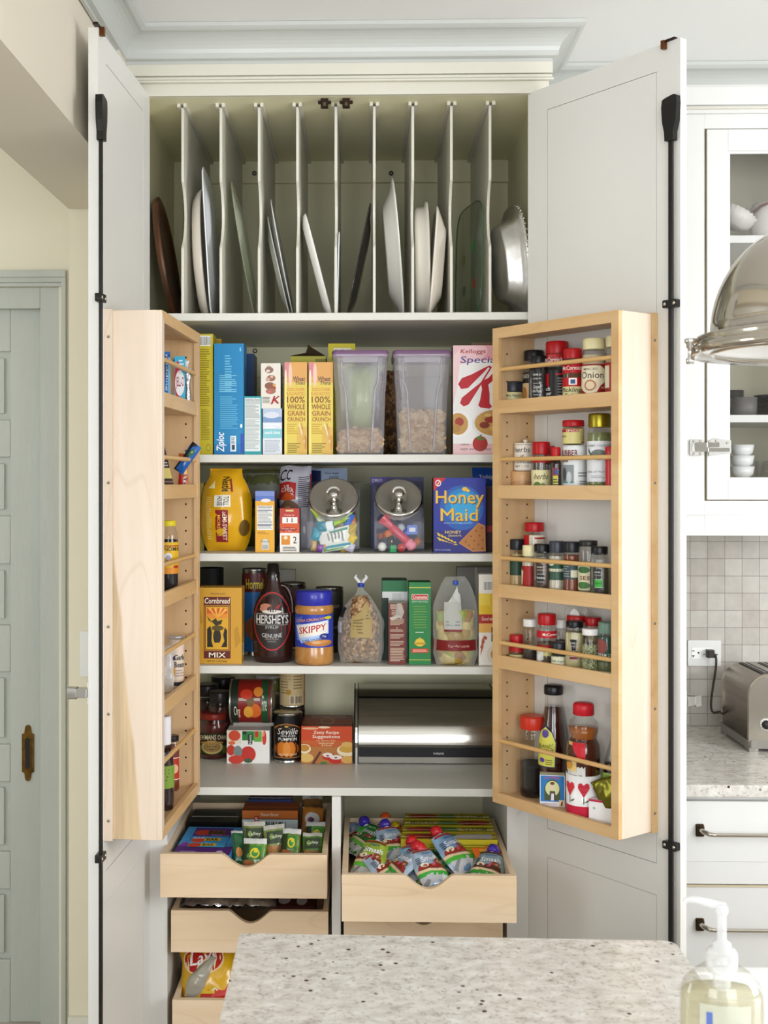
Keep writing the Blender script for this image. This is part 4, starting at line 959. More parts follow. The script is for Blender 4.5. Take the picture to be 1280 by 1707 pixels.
sbox('cereal_bar_box', 'white carton with pictures of cereal bars and a red letter, on the pale blue one', 'box', 435, 605.5, 467.5, z1, 3.185, .075, '#e6e0d4', bot=681, sides='#b8aea0',
     front=[('e', .40, .90, .14, .05, '#b9a79a'), ('e', .42, .85, .22, .07, '#8e6f62'), ('e', .36, .83, .1, .03, '#e8d2c8'), ('e', .52, .67, .22, .07, '#9a6a55'), ('e', .55, .70, .08, .03, '#d8b49a'), ('e', .35, .64, .12, .04, '#c9a79a'), ('e', .45, .50, .26, .08, '#8d5a48'), ('e', .62, .45, .15, .06, '#a5543c'), ('e', .5, .38, .26, .06, '#a8705a'), ('e', .42, .37, .08, .03, '#d46a7a'), ('e', .68, .52, .08, .03, '#d9a35c'),
            ('p', [(.50, .09), (.58, .09), (.68, .17), (.85, .10), (.93, .12), (.76, .20), (.97, .27), (.9, .28), (.70, .22), (.74, .28), (.66, .28)], '#a8242c'), ('l', .08, .12, .45, .26, 5, '#6f6a64')])
WT = [('r', 0, 0, 1, 1, '#e2c95c'), ('r', .55, 0, 1, .3, '#dcb458'), ('r', 0, .78, 1, 1, '#dfa660'), ('e', .12, .93, .14, .09, '#d98a8e'), ('e', .26, .86, .08, .13, '#eec9b4'), ('e', .06, .82, .05, .10, '#f3ddc8'), ('r', .0, 0, .10, .75, '#f0df7c'),
      ('t', 'Wheat', .38, .795, .90, .845, '#26313f', {'sh': .25, 'b': 2}), ('t', 'Thins', .46, .755, .90, .795, '#26313f', {'sh': .25, 'b': 2}),
      ('t', 'DISCOVER', .14, .685, .90, .722, '#d88a4e', {'b': 2}), ('t', 'R.ROASTED', .10, .640, .90, .677, '#d88a4e', {'b': 2}), ('t', '100%', .12, .56, .90, .63, '#8c4a30', {'b': 2}),
      ('t', 'WHOLE', .12, .49, .90, .545, '#8c4a30', {'b': 2}), ('t', 'GRAIN', .14, .42, .90, .475, '#a65a36', {'b': 2}), ('t', 'CRUNCH', .14, .36, .90, .405, '#a65a36', {'b': 2}),
      ('l', .12, .22, .58, .34, 5, '#c9a23c'), ('p', [(.62, .34), (.66, .34), (.97, .08), (.93, .07)], '#f5ead0'), ('p', [(.72, .34), (.76, .34), (.98, .14), (.96, .12)], '#c98d45'), ('e', .84, .22, .05, .07, '#dba860'), ('e', .93, .13, .05, .08, '#cf9448'), ('l', .14, .02, .72, .13, 6, '#7f6a20')]
for (a, b, lb) in ((474, 512, 'left one of the two yellow cracker cartons'), (514.5, 555, 'right one of the two yellow cracker cartons, next to the clear tubs')):
    sbox('cracker_box', lb, 'box', a, 604, b, z1, 3.185, .075, '#ecd45e', front=WT, sides='#cdbb3c', topcol='#6b4b2c', group='yellow cracker cartons')
def flap(mb, w, d, h):
    mb.add([(-w*.5, -d/2, h), (w*.5, -d/2, h), (w*.44, -d*.3, h+.006), (w*.05, -d*.28, h+.030), (0, -d*.25, h+.036), (-w*.08, -d*.28, h+.012), (-w*.5, -d*.3, h+.004)], [(0, 1, 2, 3, 4, 5, 6)], M('#3a2a18', .8))
sbox('open_box', 'lime yellow carton with torn dark flaps behind the cracker cartons', 'box', 484, 594, 543, z1, 3.33, .11, '#b9b02e', extra=flap, sides='#7f7a20', topcol='#2e2216', front=[('r', .7, .93, 1, .97, '#8a841e')])
sbox('cereal_box', 'bright yellow carton peeking out behind the left clear tub', 'box', 547, 573, 592, z1, 3.34, .07, '#d8c91c', front=[('r', .2, .89, .85, .96, '#f2efdc'), ('t', 'TRADER JOE', .25, .905, .8, .945, '#33301a')], sides='#a89a12')
# clear tubs -----------------------------------------------------------
def rr(hw, hd, r, z, n=4):
    p = []
    for cx, cy, a in ((hw-r, hd-r, 0), (-hw+r, hd-r, pi/2), (-hw+r, -hd+r, pi), (hw-r, -hd+r, 3*pi/2)):
        for k in range(n+1): p.append((cx+r*cos(a+pi/2*k/n), cy+r*sin(a+pi/2*k/n), z))
    return p
def loft(mb, levels, mat, cap0=True, cap1=True, smooth=True):
    vs = []; N = None
    for hw, hd, r, z in levels: q = rr(hw, hd, r, z); N = len(q); vs += q
    mb.add(vs, [(j*N+i, j*N+(i+1) % N, (j+1)*N+(i+1) % N, (j+1)*N+i) for j in range(len(levels)-1) for i in range(N)], mat, smooth)
    if cap0: mb.add(vs[:N], [tuple(range(N-1, -1, -1))], mat)
    if cap1: mb.add(vs[-N:], [tuple(range(N))], mat)
    return mb
TUB = clear('#dad5da', .24, .1, 'smoky_plastic')
def tub(a, b, lb, fillh, second, cer):
    Y = 3.17; xa, xb = PX(a, Y), PX(b, Y); hw = (xb-xa)/2; hd = .10; H = PZ(600, 584, Y)-z1-.001
    t = thing('storage_tub', lb, 'container', ((xa+xb)/2, Y+hd, z1+.0008), 0, 'clear tubs of cereal')
    lv = [(hw*.80, hd*.88, .012, 0), (hw*.83, hd*.90, .014, .004), (hw*.895, hd*.95, .016, H*.60), (hw*.93, hd*.97, .014, H*.70), (hw*.96, hd*.985, .012, H*.93)]
    loft(MB(), lv, TUB, cap1=False).build('body', t)
    # raised grip panel on the front
    mb = MB(); m2 = clear('#e6e2e8', .26, .12, 'thick_plastic')
    for s in (-1, 1):
        pts = [(s*hw*.66, -hd*.99, H*.9), (s*hw*.64, -hd*1.0, H*.70), (s*hw*.52, -hd*.985, H*.62), (s*hw*.46, -hd*.955, H*.35), (s*hw*.40, -hd*.92, H*.04)]
        mb.tube(pts, .0028, m2, 8)
    mb.box(-hw*.62, hw*.62, -hd*1.02, -hd*.99, H*.885, H*.945, m2)
    mb.build('grip_rib', t)
    mb = loft(MB(), [(hw*.97, hd*.99, .014, H*.93), (hw, hd*1.01, .014, H*.94), (hw, hd*1.01, .014, H*.985), (hw*.95, hd*.97, .014, H)], clear('#bba9bb', .62, .2, 'mauve_plastic'))
    loft(mb, [(hw*1.003, hd*1.013, .014, H*.965), (hw*1.003, hd*1.013, .014, H*.99), (hw*.96, hd*.98, .014, H*1.004)], M('#7f5f80', .4))
    mb.build('lid', t)
    # cereal inside, uncountable
    mb = MB(); zf = fillh*H
    loft(mb, [(hw*.74, hd*.82, .012, .006), (hw*.76, hd*.84, .014, zf*.5), (hw*.79, hd*.86, .014, zf)], cer, cap1=False)
    def topf(u, v):
        x = (2*u-1)*hw*.79; y = (2*v-1)*hd*.86; e = min(1, (1-max(abs(2*u-1), abs(2*v-1)))*6)
        return (x, y, zf+e*(.010+.014*MN.noise(Vector((x*40, y*40, a)))))
    mb.grid(topf, 12, 12, cer, smooth=False)
    rnd = random.Random(int(a))
    for k in range(110):
        x = rnd.uniform(-hw*.74, hw*.74); z = rnd.uniform(.012, zf+.004); s = .0075
        T = Matrix.Translation((x, -hd*.83, z)) @ Matrix.Rotation(rnd.uniform(-1, 1), 4, 'Y') @ Matrix.Rotation(rnd.uniform(-.6, .6), 4, 'X')
        mb.box(-s, s, -.0025, .0025, -s, s, M(rnd.choice(['#c9ab7c', '#b5956a', '#d8bf94']), .7), T=T)
    o = mb.build('cereal', None, ((xa+xb)/2, Y+hd, z1+.0008)); tag(o, 'pale cereal squares filling ' + ('a quarter of the left clear tub' if second else 'half of the right clear tub'), 'cereal', None, 'stuff')
    if second:
        zb_ = zf+.006
        mb = MB(); f = bagsurf(hw*1.25, H*.88-zb_, .13, crump=.010, seed=4, freq=30, hw=lambda v: .75+.25*v)
        bag(mb, f, clear('#c9dc9a', .72, .15, 'greenish_film'))
        o = mb.build('produce_bag', None, ((xa+xb)/2, Y+hd*.9, z1+zb_)); tag(o, 'crumpled clear green bag on the cereal inside the left tub', 'bag')
    return t
CER1 = crumbs('pale_cereal', ['#cdb48b', '#b7986b', '#dcc8a2', '#c1a47a'], 70)
tub(553, 647.5, 'clear plastic tub with a mauve lid holding a crumpled bag', .22, True, CER1)
tub(655, 752.5, 'clear plastic tub with a mauve lid, half full of cereal squares', .40, False, CER1)
CER2 = crumbs('brown_granola', ['#8a6238', '#6b4826', '#a67a48', '#553818'], 110)
o = carton('cereal_bag', 'bag of brown cereal standing between and behind the two tubs', 'bag', (PX(648, 3.42), 3.45, z1+.0006), .10, .05, PZ(648, 618, 3.42)-z1, '#6b4826'); o.data.materials[0] = CER2
SK = [('r', 0, 0, 1, 1, '#f3f0ee'), ('r', 0, .86, 1, 1, '#e9a2ac'), ('e', .1, .95, .45, .12, '#eec3c8'), ('r', 0, .0, 1, .10, '#eec6c8'), ('p', [(0, .45), (0, .9), (.14, .98), (.06, .6)], '#f5d4d6'),
      ('t', 'Kelloggs', .12, .915, .52, .965, '#a3182a', {'sh': .3, 'b': 2}), ('r', .62, .93, .80, .985, '#7fb2d2'), ('r', .82, .93, .98, .985, '#7fb2d2'), ('l', .63, .935, .79, .98, 3, '#e9f2f7'),
      ('t', 'Special', .12, .82, .72, .90, '#39508f', {'sh': .25, 'b': 1}),
      ('p', [(.08, .645), (.13, .60), (.24, .61), (.50, .76), (.56, .80), (.58, .79), (.44, .66), (.14, .52), (.11, .47), (.17, .44), (.25, .46), (.36, .56), (.62, .80), (.58, .815), (.50, .795), (.30, .735), (.14, .70)], '#bf1e2c'),
      ('p', [(.44, .66), (.46, .60), (.43, .50), (.40, .45), (.44, .43), (.58, .42), (.62, .44), (.58, .47), (.58, .56), (.56, .64), (.72, .72), (.88, .83), (.98, .88), (.90, .88), (.72, .80), (.56, .70), (.48, .68)], '#bf1e2c'),
      ('t', 'red berries', .66, .50, 1.0, .54, '#7c1c26', {'b': 1}), ('e', .83, .64, .09, .045, '#7fb43c'), ('l', .66, .44, .98, .49, 3, '#aaa0a0'),
      ('e', .10, .28, .20, .13, '#f7f4f2'), ('e', .08, .28, .16, .10, '#c79a52'), ('e', .10, .30, .07, .04, '#a83c2c'), ('e', .05, .24, .07, .04, '#b98a44'),
      ('e', .68, .28, .38, .14, '#e8e6e6'), ('e', .68, .29, .34, .12, '#c99a50'), ('e', .60, .32, .10, .03, '#9c3424'), ('e', .78, .30, .08, .035, '#b4462e'), ('e', .50, .27, .08, .03, '#8c3424'), ('e', .70, .24, .12, .03, '#dcb466'), ('e', .85, .24, .08, .03, '#a9722e'), ('e', .55, .36, .05, .016, '#e2bf74'), ('e', .74, .37, .06, .016, '#e2bf74'),
      ('e', .43, .10, .12, .07, '#b32a24'), ('p', [(.36, .15), (.46, .19), (.44, .155), (.54, .14), (.42, .13)], '#5c7f2e'), ('t', 'CEREAL', .12, .085, .26, .10, '#6c6460'), ('t', 'NET WT 11.4 OZ', .12, .04, .60, .058, '#6c6460')]
sbox('cereal_box', 'white and pink cereal carton with a huge red letter, rightmost on the upper shelf', 'box', 755, 576, 860, z1, 3.175, .055, '#f3f0ee', front=SK, sides='#4a1418', topcol='#3a2018')
carton('snack_box', 'brown carton lying on top of the pink and white cereal carton', 'box', (PX(815, 3.22), 3.23, z1+PZ(800, 576, 3.175)-z1+.001), .10, .05, .010, '#6b4a28')

# ------------------------------------------------------------------ shelf 3 : bags, jars of sweets
z2 = SH[2]
YB_ = film('#dba414')
bag_obj('morsels_bag', 'big yellow bag of baking chips slumped at the left of the second shelf', 'bag', (PX(377, 3.23), 3.235, z2+.001), .142, .228, .085, YB_, rotz=.05, crump=.006, seed=2, pw=2.2,
        hw=lambda v: max(.62, (1-abs(1.85*v-.80)**3.0*.55)), freq=18,
        ops=[('r', .30, .11, .55, .50, '#8c1c24'), ('t', 'SEMI-SWEET', .44, .13, .53, .48, '#f0e2c8', {'rot': -90, 'b': 2}), ('t', 'MORSELS', .33, .18, .40, .44, '#e6b83c', {'rot': -90}), ('r', .28, .54, .60, .68, '#e9e4d4'), ('t', 'TOLL', .46, .555, .57, .665, '#28323a', {'rot': -90, 'b': 2}), ('t', 'HOUSE', .34, .555, .44, .665, '#28323a', {'rot': -90, 'b': 2}), ('t', 'Nestle', .42, .72, .62, .90, '#1c1a18', {'rot': -90, 'b': 3}), ('p', [(.1, .76), (.26, .76), (.20, .86)], '#efe0a0'), ('r', .62, .72, .66, .88, '#8c1c24'), ('l', .12, .14, .22, .66, 22, '#e8cf78'), ('e', .86, .28, .10, .10, '#6b4d14')])
sbox('snack_bag', 'greenish bag squeezed behind the rack at the left of the second shelf', 'bag', 306, 806, 340, z2, 3.25, .09, '#a99f4a', sides='#4a4628')
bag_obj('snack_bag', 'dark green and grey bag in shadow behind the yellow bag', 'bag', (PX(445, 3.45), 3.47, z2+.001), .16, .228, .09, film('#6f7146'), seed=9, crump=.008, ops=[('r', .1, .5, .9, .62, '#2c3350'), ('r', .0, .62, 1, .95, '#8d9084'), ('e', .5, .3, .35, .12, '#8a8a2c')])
sbox('baking_mix_box', 'slim orange-yellow carton with a blue top and nutrition panel', 'box', 425.5, 819, 457.5, z2, 3.18, .09, '#e5a92c', sides='#2c2a30', topcol='#5566a8',
     front=[('r', 0, .84, 1, 1, '#5c76bd'), ('r', 0, .92, 1, 1, '#7c8fcb'), ('e', .55, .845, .26, .03, '#e9e4dc'), ('r', .10, .36, .92, .76, '#eeece6'), ('l', .13, .38, .88, .74, 16, '#8a8d96'), ('r', .11, .675, .9, .685, '#2c3f7c'), ('r', .11, .44, .9, .45, '#2c3f7c'), ('t', 'Nutrition Facts', .14, .735, .86, .76, '#222222'), ('l', .12, .29, .7, .34, 2, '#a87814'), ('e', .52, .13, .19, .09, '#cfd0cc'), ('r', .33, .04, .71, .13, '#cfd0cc'), ('t', 'Promise', .3, .16, .74, .19, '#3c4048'), ('l', .36, .05, .68, .12, 4, '#6c7078')])
sbox('tea_box', 'small carton, red-orange above and white below, next to the orange-yellow one', 'box', 466.5, 848, 499, z2, 3.18, .08, '#efe9e0', sides='#5a5c68', topcol='#a53824',
     front=[('r', 0, .44, 1, 1, '#d85a26'), ('r', 0, .66, 1, 1, '#b8382a'), ('r', .12, .66, .90, .80, '#efe9e4'), ('t', '11', .35, .68, .65, .78, '#1c1a1a', {'b': 0}), ('t', 'Change By', .22, .83, .75, .865, '#f2dcd0', {'b': 2}), ('r', .3, .93, .7, .97, '#d9c486'), ('e', .42, .52, .46, .05, '#a52c22'), ('t', 'Change Filter', .06, .52, .8, .55, '#f3e0d4', {'b': 1}), ('t', 'in this', .3, .475, .6, .50, '#f3e0d4'), ('r', .08, .17, .52, .38, '#d88a2a'), ('e', .30, .33, .10, .04, '#f2e2c0'), ('t', '2', .68, .20, .86, .36, '#3a1e34'), ('l', .15, .02, .85, .13, 3, '#3c3430')])
bag_obj('pasta_bag', 'white, red and lilac snack bag folded over behind the small cartons', 'bag', (PX(492, 3.33), 3.36, z2+.001), .105, .236, .07, film('#c9c6d2'), seed=5, crump=.009, hw=lambda v: 1.0-.15*v, rotz=-.1,
        ops=[('r', .0, .60, .55, .80, '#c22f2a'), ('t', 'chex', .08, .68, .50, .76, '#f4e9dc', {'b': 2}), ('e', .28, .62, .2, .05, '#e2632c'), ('e', .35, .50, .3, .08, '#7c5c46'), ('e', .3, .48, .1, .04, '#c9a070'), ('t', 'CC', .05, .82, .40, .95, '#22201f', {'b': 2, 'sh': .6}), ('l', .62, .50, .95, .88, 16, '#54525e'), ('r', .96, .7, 1, .9, '#b02a28')])
bag_obj('sugar_bag', 'blue and white bag top sticking up behind the left sweet jar', 'bag', (PX(545, 3.47), 3.48, z2+.001), .12, .232, .05, film('#b8c9e4'), seed=8, crump=.006, ops=[('r', 0, .5, .35, .97, '#1f2c5e'), ('t', 'Cane Sugar', .45, .92, .8, .95, '#2a2f44', {'sh': .2}), ('t', 'Jelly', .55, .87, .8, .90, '#2a2f44')])
def sweet_jar(a, b, lb):
    Y = 3.155; xa, xb = PX(a, Y), PX(b, Y); w_ = xb-xa; c = (xa+xb)/2
    H = .196; D = .17; t = thing('sweet_jar', lb, 'jar', (c, Y+D/2, z2+.0008), 0, 'clear jars with slanted chrome lids')
    y0 = -D/2; p = [(y0+.006, 0), (y0, .006), (y0, .083), (y0+.004, .090), (y0+.085, .186), (y0+.095, .192), (D/2-.02, .192), (D/2, .172), (D/2, .006), (D/2-.006, 0)]
    MB().prism(p, -w_/2, w_/2, clear('#eef0f0', .07, .03, 'jar_plastic'), 'yz').build('body', t, bevel=.005, seg=3)
    el = radians(40); cy, cz = y0+.050, .137
    T = Matrix.Translation((0, cy-.014*cos(el), cz+.014*sin(el))) @ Matrix.Rotation(pi/2-el, 4, 'X')
    R_ = w_*.485
    mb = MB().lathe([(R_*.94, -.012), (R_*.95, -.004), (R_, -.002), (R_*1.01, .002), (R_*.985, .006), (R_*.93, .008), (R_*.90, .0065), (R_*.42, .0085), (R_*.37, .0045), (R_*.30, .0035), (0, .003)], CHROME, 56, cap=False, T=T)
    mb.build('lid', t)
    MB().lathe([(.006, .003), (.005, .012), (.009, .018), (.0145, .021), (.0145, .025), (.010, .028), (0, .029)], CHROME, 28, cap=False, T=T).build('knob', t)
    MB().lathe([(R_*.93, -.020), (R_*.96, -.016), (R_*.96, -.009), (R_*.93, -.006)], clear('#dfe2e2', .4, .1, 'jar_collar'), 44, cap=False, T=T).build('collar', t)
    return c, Y, w_
J1 = sweet_jar(512, 599, 'slant-lidded jar full of green, white and teal wrapped sweets')
J2 = sweet_jar(624, 707, 'slant-lidded jar with a pink-red sweet tube and small toys')
def wrapper(label, J, dx, dz, w_, h_, T_, col, ang, dy=.014, ops=(), seed=1, met=0, grp_=None, name='wrapped_sweet'):
    m = M(col, .25, met, .4)
    o = bag_obj(name, label, 'sweet', (0, 0, 0), w_, h_, T_, m, ops=ops, seed=seed, crump=.0025, freq=60, group=grp_, pw=3)
    cx = J[0]+dx; o.matrix_world = Matrix.Translation((cx, J[1]+dy, z2+dz)) @ Matrix.Rotation(ang, 4, 'Y') @ Matrix.Translation((0, 0, -h_/2))
    return o
G1, G2 = 'wrapped sweets in the left jar', 'sweets and toys in the right jar'
for k, (lb, dx, dz, w_, h_, col, ang, dy, ops) in enumerate([
    ('white wrapper with printed lines low in the left jar', .004, .042, .050, .086, '#e6e4de', 1.36, .012, [('l', .2, .25, .8, .8, 5, '#8c8c88'), ('r', .1, .02, .22, .95, '#3f8e7c')]),
    ('white and green striped wrapper at the bottom of the left jar', .010, .018, .024, .085, '#dfe6dc', 1.40, .010, [('r', .3, .02, .6, .95, '#2c8aa0'), ('r', .7, .05, .85, .9, '#6aa84a')]),
    ('teal and white wrapped sweet in the left jar', -.022, .071, .030, .048, '#167f96', 1.50, .010, [('r', .02, .55, .98, .95, '#e4e9ea')]),
    ('teal crumpled sweet at the left wall of the jar', -.047, .050, .026, .034, '#1b8da6', .3, .012, ()),
    ('lime green and silver wrapper high in the left jar', .022, .094, .028, .062, '#a9cf2c', 1.2, .018, [('r', .05, .1, .5, .9, '#c9cdd0')]),
    ('lime edged grey wrapper at the upper left of the jar', -.040, .098, .022, .058, '#c7cfb0', -.5, .022, [('r', .05, .5, .6, .95, '#b4d23c')]),
    ('pale grey foil wrapper under the left lid', -.018, .097, .036, .040, '#d5d6d8', .9, .030, ()),
    ('blue wrapper at the right of the left jar', .043, .087, .020, .040, '#3468c4', .4, .018, ()),
    ('tan caramel wrapper in the left jar', -.016, .084, .020, .024, '#c08a52', .2, .024, ()),
    ('gold wrapped sweet at the right wall', .050, .058, .024, .040, '#b79a1e', .1, .016, ()),
    ('bright yellow sweet low in the right corner', .050, .036, .022, .026, '#e2c022', .5, .012, ()),
    ('amber sweet above the yellow one', .052, .078, .020, .040, '#c77a3c', -.1, .022, ()),
    ('purple sweet in the lower left corner of the jar', -.036, .012, .018, .022, '#7a3a9c', .2, .010, ()),
    ('orange gold sweet beside the purple one', -.022, .014, .016, .022, '#d08c22', -.4, .012, ()),
    ('pale lilac wrapper in the lower right corner', .046, .014, .022, .024, '#c9c2da', .4, .012, ()),
    ('brown foil sweet at the centre of the left jar', .016, .070, .026, .040, '#7c6a20', 1.0, .030, ()),
    ('yellow foil sweet in the bottom right of the left jar', .032, .008, .016, .030, '#c9a63a', 1.3, .026, ()),
    ('orange sweet at the bottom left wall', -.052, .020, .016, .032, '#c9a05a', .1, .02, ())]):
    wrapper(lb, J1, dx, dz, w_, h_, .012, col, ang, dy, ops, seed=k+1, grp_=G1)
t = thing('sweet_tube', 'pink-red sweet tube lying diagonally in the right jar', 'sweet', (0, 0, 0), 0, G2)
MB().lathe([(.010, 0), (.0115, .004), (.0115, .055), (.009, .060)], clear('#e2405e', .75, .1, 'pink_plastic'), 20).build('barrel', t)
MB().lathe([(.009, .060), (.010, .066), (.016, .090), (.017, .094)], clear('#ee6a7c', .7, .1, 'pale_pink_plastic'), 20).build('funnel', t)
MB().lathe([(.011, 0), (.016, -.004), (.013, -.012), (.017, -.018), (.010, -.026), (0, -.028)], M('#ef8aa0', .35), 10).build('star_top', t)
t.matrix_world = Matrix.Translation((J2[0]+.022, J2[1]+.020, z2+.030)) @ Matrix.Rotation(-.82, 4, 'Y')
for k, (lb, dx, dz, r_, col, dy) in enumerate([('blue toy block in the right jar', .036, .062, .014, '#2a56c4', .03), ('dark blue wrapper behind the pink tube', .020, .052, .013, '#1e46b4', .036), ('orange bead sweet at the left of the right jar', -.030, .050, .012, '#c8641e', .020), ('brown bead sweet at the left wall of the right jar', -.050, .045, .010, '#8e3c22', .022), ('black toy wheel in the right jar', -.022, .030, .0165, '#22262a', .020), ('white ball in the lower left of the right jar', -.046, .016, .013, '#e4e1dc', .016), ('green box sweet at the bottom of the right jar', -.018, .011, .011, '#2e9c60', .012), ('red sweet at the bottom middle of the right jar', .006, .014, .012, '#c42c34', .012), ('amber bead sweet at the right wall', .050, .030, .012, '#a85422', .02), ('clear bead under the lid of the right jar', .006, .066, .013, '#b9c4cc', .04)]):
    if 'block' in lb or 'box' in lb: mb = MB().rbox(-r_, r_, -.008, .008, -r_*.9, r_*.9, M(col, .3, 0, .4), r=.003, axis='y').rbox(-r_*.6, r_*.6, -.0085, -.008, -r_*.4, r_*.4, M('#d9dfe6', .4), r=.002, axis='y')
    elif 'wheel' in lb: mb = MB().lathe([(.007, -.005), (r_, -.005), (r_*1.02, 0), (r_, .005), (.007, .005)], M(col, .4), 24, T=Matrix.Rotation(pi/2, 4, 'X')).lathe([(.006, -.006), (.009, -.006), (.009, .006), (.006, .006)], CHROME, 20, T=Matrix.Rotation(pi/2, 4, 'X'))
    else: mb = MB().lathe([(0, -r_), (r_*.7, -r_*.72), (r_, 0), (r_*.7, r_*.72), (0, r_)], M(col, .2, 0, .5), 16, flute=.04, fl_n=5)
    o = mb.build('small_sweet', None, (J2[0]+dx, J2[1]+dy, z2+dz), .3*k); tag(o, lb, 'sweet', G2)
sbox('cookie_box', 'dark blue and purple carton behind the right sweet jar', 'box', 618, 796, 706, z2, 3.36, .10, '#2c2c62', sides='#1a1a3a', topcol='#3b3a78', front=[('r', 0, .90, .3, 1, '#4a3a96'), ('t', 'OREO', .02, .93, .22, .98, '#d9d6ea', {'b': 1})])
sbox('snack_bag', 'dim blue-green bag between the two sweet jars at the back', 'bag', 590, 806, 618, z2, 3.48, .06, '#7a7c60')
HM = [('r', 0, 0, 1, 1, '#27349a'), ('r', 0, 0, 1, .30, '#2a2a80'), ('e', .54, .60, .42, .30, '#2760b4'), ('e', .56, .62, .34, .24, '#1f86cc'), ('e', .58, .63, .25, .18, '#33a6de'), ('p', [(0, 1), (.24, 1), (.03, .84), (0, .83)], '#c9242e'), ('e', .09, .93, .055, .045, '#f4eef0'), ('e', .09, .93, .04, .032, '#c9242e'), ('p', [(.06, .90), (.075, .895), (.13, .96), (.115, .965)], '#f4eef0'),
      ('t', 'Honey', .055, .590, .98, .820, '#6a3010', {'b': 1}), ('t', 'Honey', .040, .602, .965, .832, '#f0c040', {'b': 1}), ('t', 'Honey', .046, .606, .959, .826, '#f0c040', {'b': 1}), ('t', 'Maid', .15, .412, .86, .582, '#6a3010', {'b': 0}), ('t', 'Maid', .135, .422, .845, .592, '#f0c040', {'b': 0}), ('t', 'Maid', .142, .426, .85, .588, '#f0c040', {'b': 0}), ('e', .60, .85, .055, .028, '#f0c040'), ('e', .66, .83, .035, .02, '#f0c040'),
      ('t', 'MADE WITH REAL HONEY', .20, .39, .75, .402, '#c9d4ee'), ('t', 'HONEY', .22, .255, .53, .295, '#f2d45c', {'b': 2}), ('t', 'GRAHAMS', .28, .215, .53, .24, '#e9cc70', {'b': 1}),
      ('p', [(.48, .13), (.86, .40), (.99, .36), (1.0, .02), (.74, .015)], '#c98a4c'), ('p', [(.50, .13), (.86, .385), (.98, .345), (.985, .035), (.74, .03)], '#b87838')]
for k in range(6):
    a_ = .06+k*.062; HM += [('p', [(a_, .27-k*.024), (a_+.035, .225-k*.02), (a_+.075, .215-k*.018), (a_+.05, .26-k*.022)], '#e8c43a'), ('p', [(a_+.0, .21-k*.02), (a_+.06, .155-k*.008), (a_+.10, .17-k*.012), (a_+.05, .20-k*.02)], '#e8c43a')]
for i, (x_, y_) in enumerate([(.62, .15), (.72, .22), (.82, .29), (.92, .33), (.68, .10), (.78, .16), (.88, .23), (.76, .05), (.86, .11), (.94, .17), (.93, .06)]): HM.append(('e', x_, y_, .018, .012, '#8c5424'))
HM.append(('t', 'NET WT 14.4 OZ (408g)', .03, .025, .33, .045, '#c9d4ee'))
sbox('graham_cracker_box', 'deep blue carton of graham crackers with yellow lettering', 'box', 722.5, 797, 809.5, z2, 3.165, .06, '#27349a', front=HM, sides='#16182e', topcol='#2b3a9c')
bag_obj('cookie_bag', 'bright blue bag standing behind the top of the graham cracker carton', 'bag', (PX(812, 3.36), 3.37, z2+.001), .085, .232, .05, film('#2658b4'), seed=12, crump=.005, ops=[('t', 'Teddy', .2, .85, .7, .91, '#e6e9f4', {'b': 2})])
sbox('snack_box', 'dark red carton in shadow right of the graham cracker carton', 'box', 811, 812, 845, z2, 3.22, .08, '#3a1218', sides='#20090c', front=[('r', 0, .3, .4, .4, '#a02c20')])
# ------------------------------------------------------------------ shelf 4 : cornbread, syrup, peanut butter, pasta
z3 = SH[3]
def Yz(py, z): return F*(CZ-z)/(py-CY)
CB = [('r', 0, 0, 1, 1, '#c9952a'), ('p', [(0, .5), (.10, .55), (.05, .7), (0, .75)], '#b5831e'), ('p', [(.85, .2), (.98, .3), (.9, .5), (.82, .45)], '#b5831e'), ('r', .12, .07, .74, .88, '#5e1a12'), ('t', 'TRADER JOES', .27, .905, .62, .93, '#4a2a10'),
      ('t', 'Cornbread', .14, .79, .72, .865, '#f0e4cc', {'sh': .15, 'b': 2}), ('r', .14, .17, .72, .77, '#c08a1e'), ('r', .155, .18, .705, .76, '#6a2414'), ('r', .17, .19, .69, .75, '#d8a428'), ('r', .19, .60, .67, .73, '#e08a2a'), ('r', .19, .66, .67, .73, '#cf5a26'),
      ('p', [(.43, .60), (.22, .73), (.28, .73)], '#f0b84a'), ('p', [(.43, .60), (.36, .73), (.42, .73)], '#f0b84a'), ('p', [(.43, .60), (.50, .73), (.56, .73)], '#f0b84a'), ('p', [(.43, .60), (.62, .73), (.67, .71)], '#f0b84a'),
      ('p', [(.20, .22), (.20, .46), (.27, .50), (.31, .42), (.30, .30), (.34, .22)], '#1d1a10'), ('p', [(.66, .22), (.66, .44), (.61, .48), (.57, .38), (.60, .30), (.52, .22)], '#1d1a10'), ('e', .43, .36, .09, .10, '#2a2412'), ('p', [(.30, .56), (.40, .60), (.44, .56), (.56, .58), (.52, .52), (.40, .50)], '#3a3014'), ('e', .44, .47, .14, .035, '#5a4a18'), ('e', .43, .25, .10, .03, '#d8a428'), ('p', [(.2, .62), (.24, .60), (.32, .54), (.24, .57)], '#2a2412'),
      ('t', 'MIX', .24, .085, .63, .15, '#f0e4cc', {'b': 3}), ('t', 'NET WT. 15 OZ (425g)', .20, .02, .66, .045, '#4a2a10')]
sbox('cornbread_mix_box', 'ochre cornbread mix carton at the left of the middle shelf', 'box', 331, 980, 403, z3, 3.155, .075, '#c9952a', front=CB, sides='#a87a20', topcol='#b98a28', right=[('l', .2, .5, .8, .85, 8, '#8a6218'), ('b', .3, .1, .7, .25)])
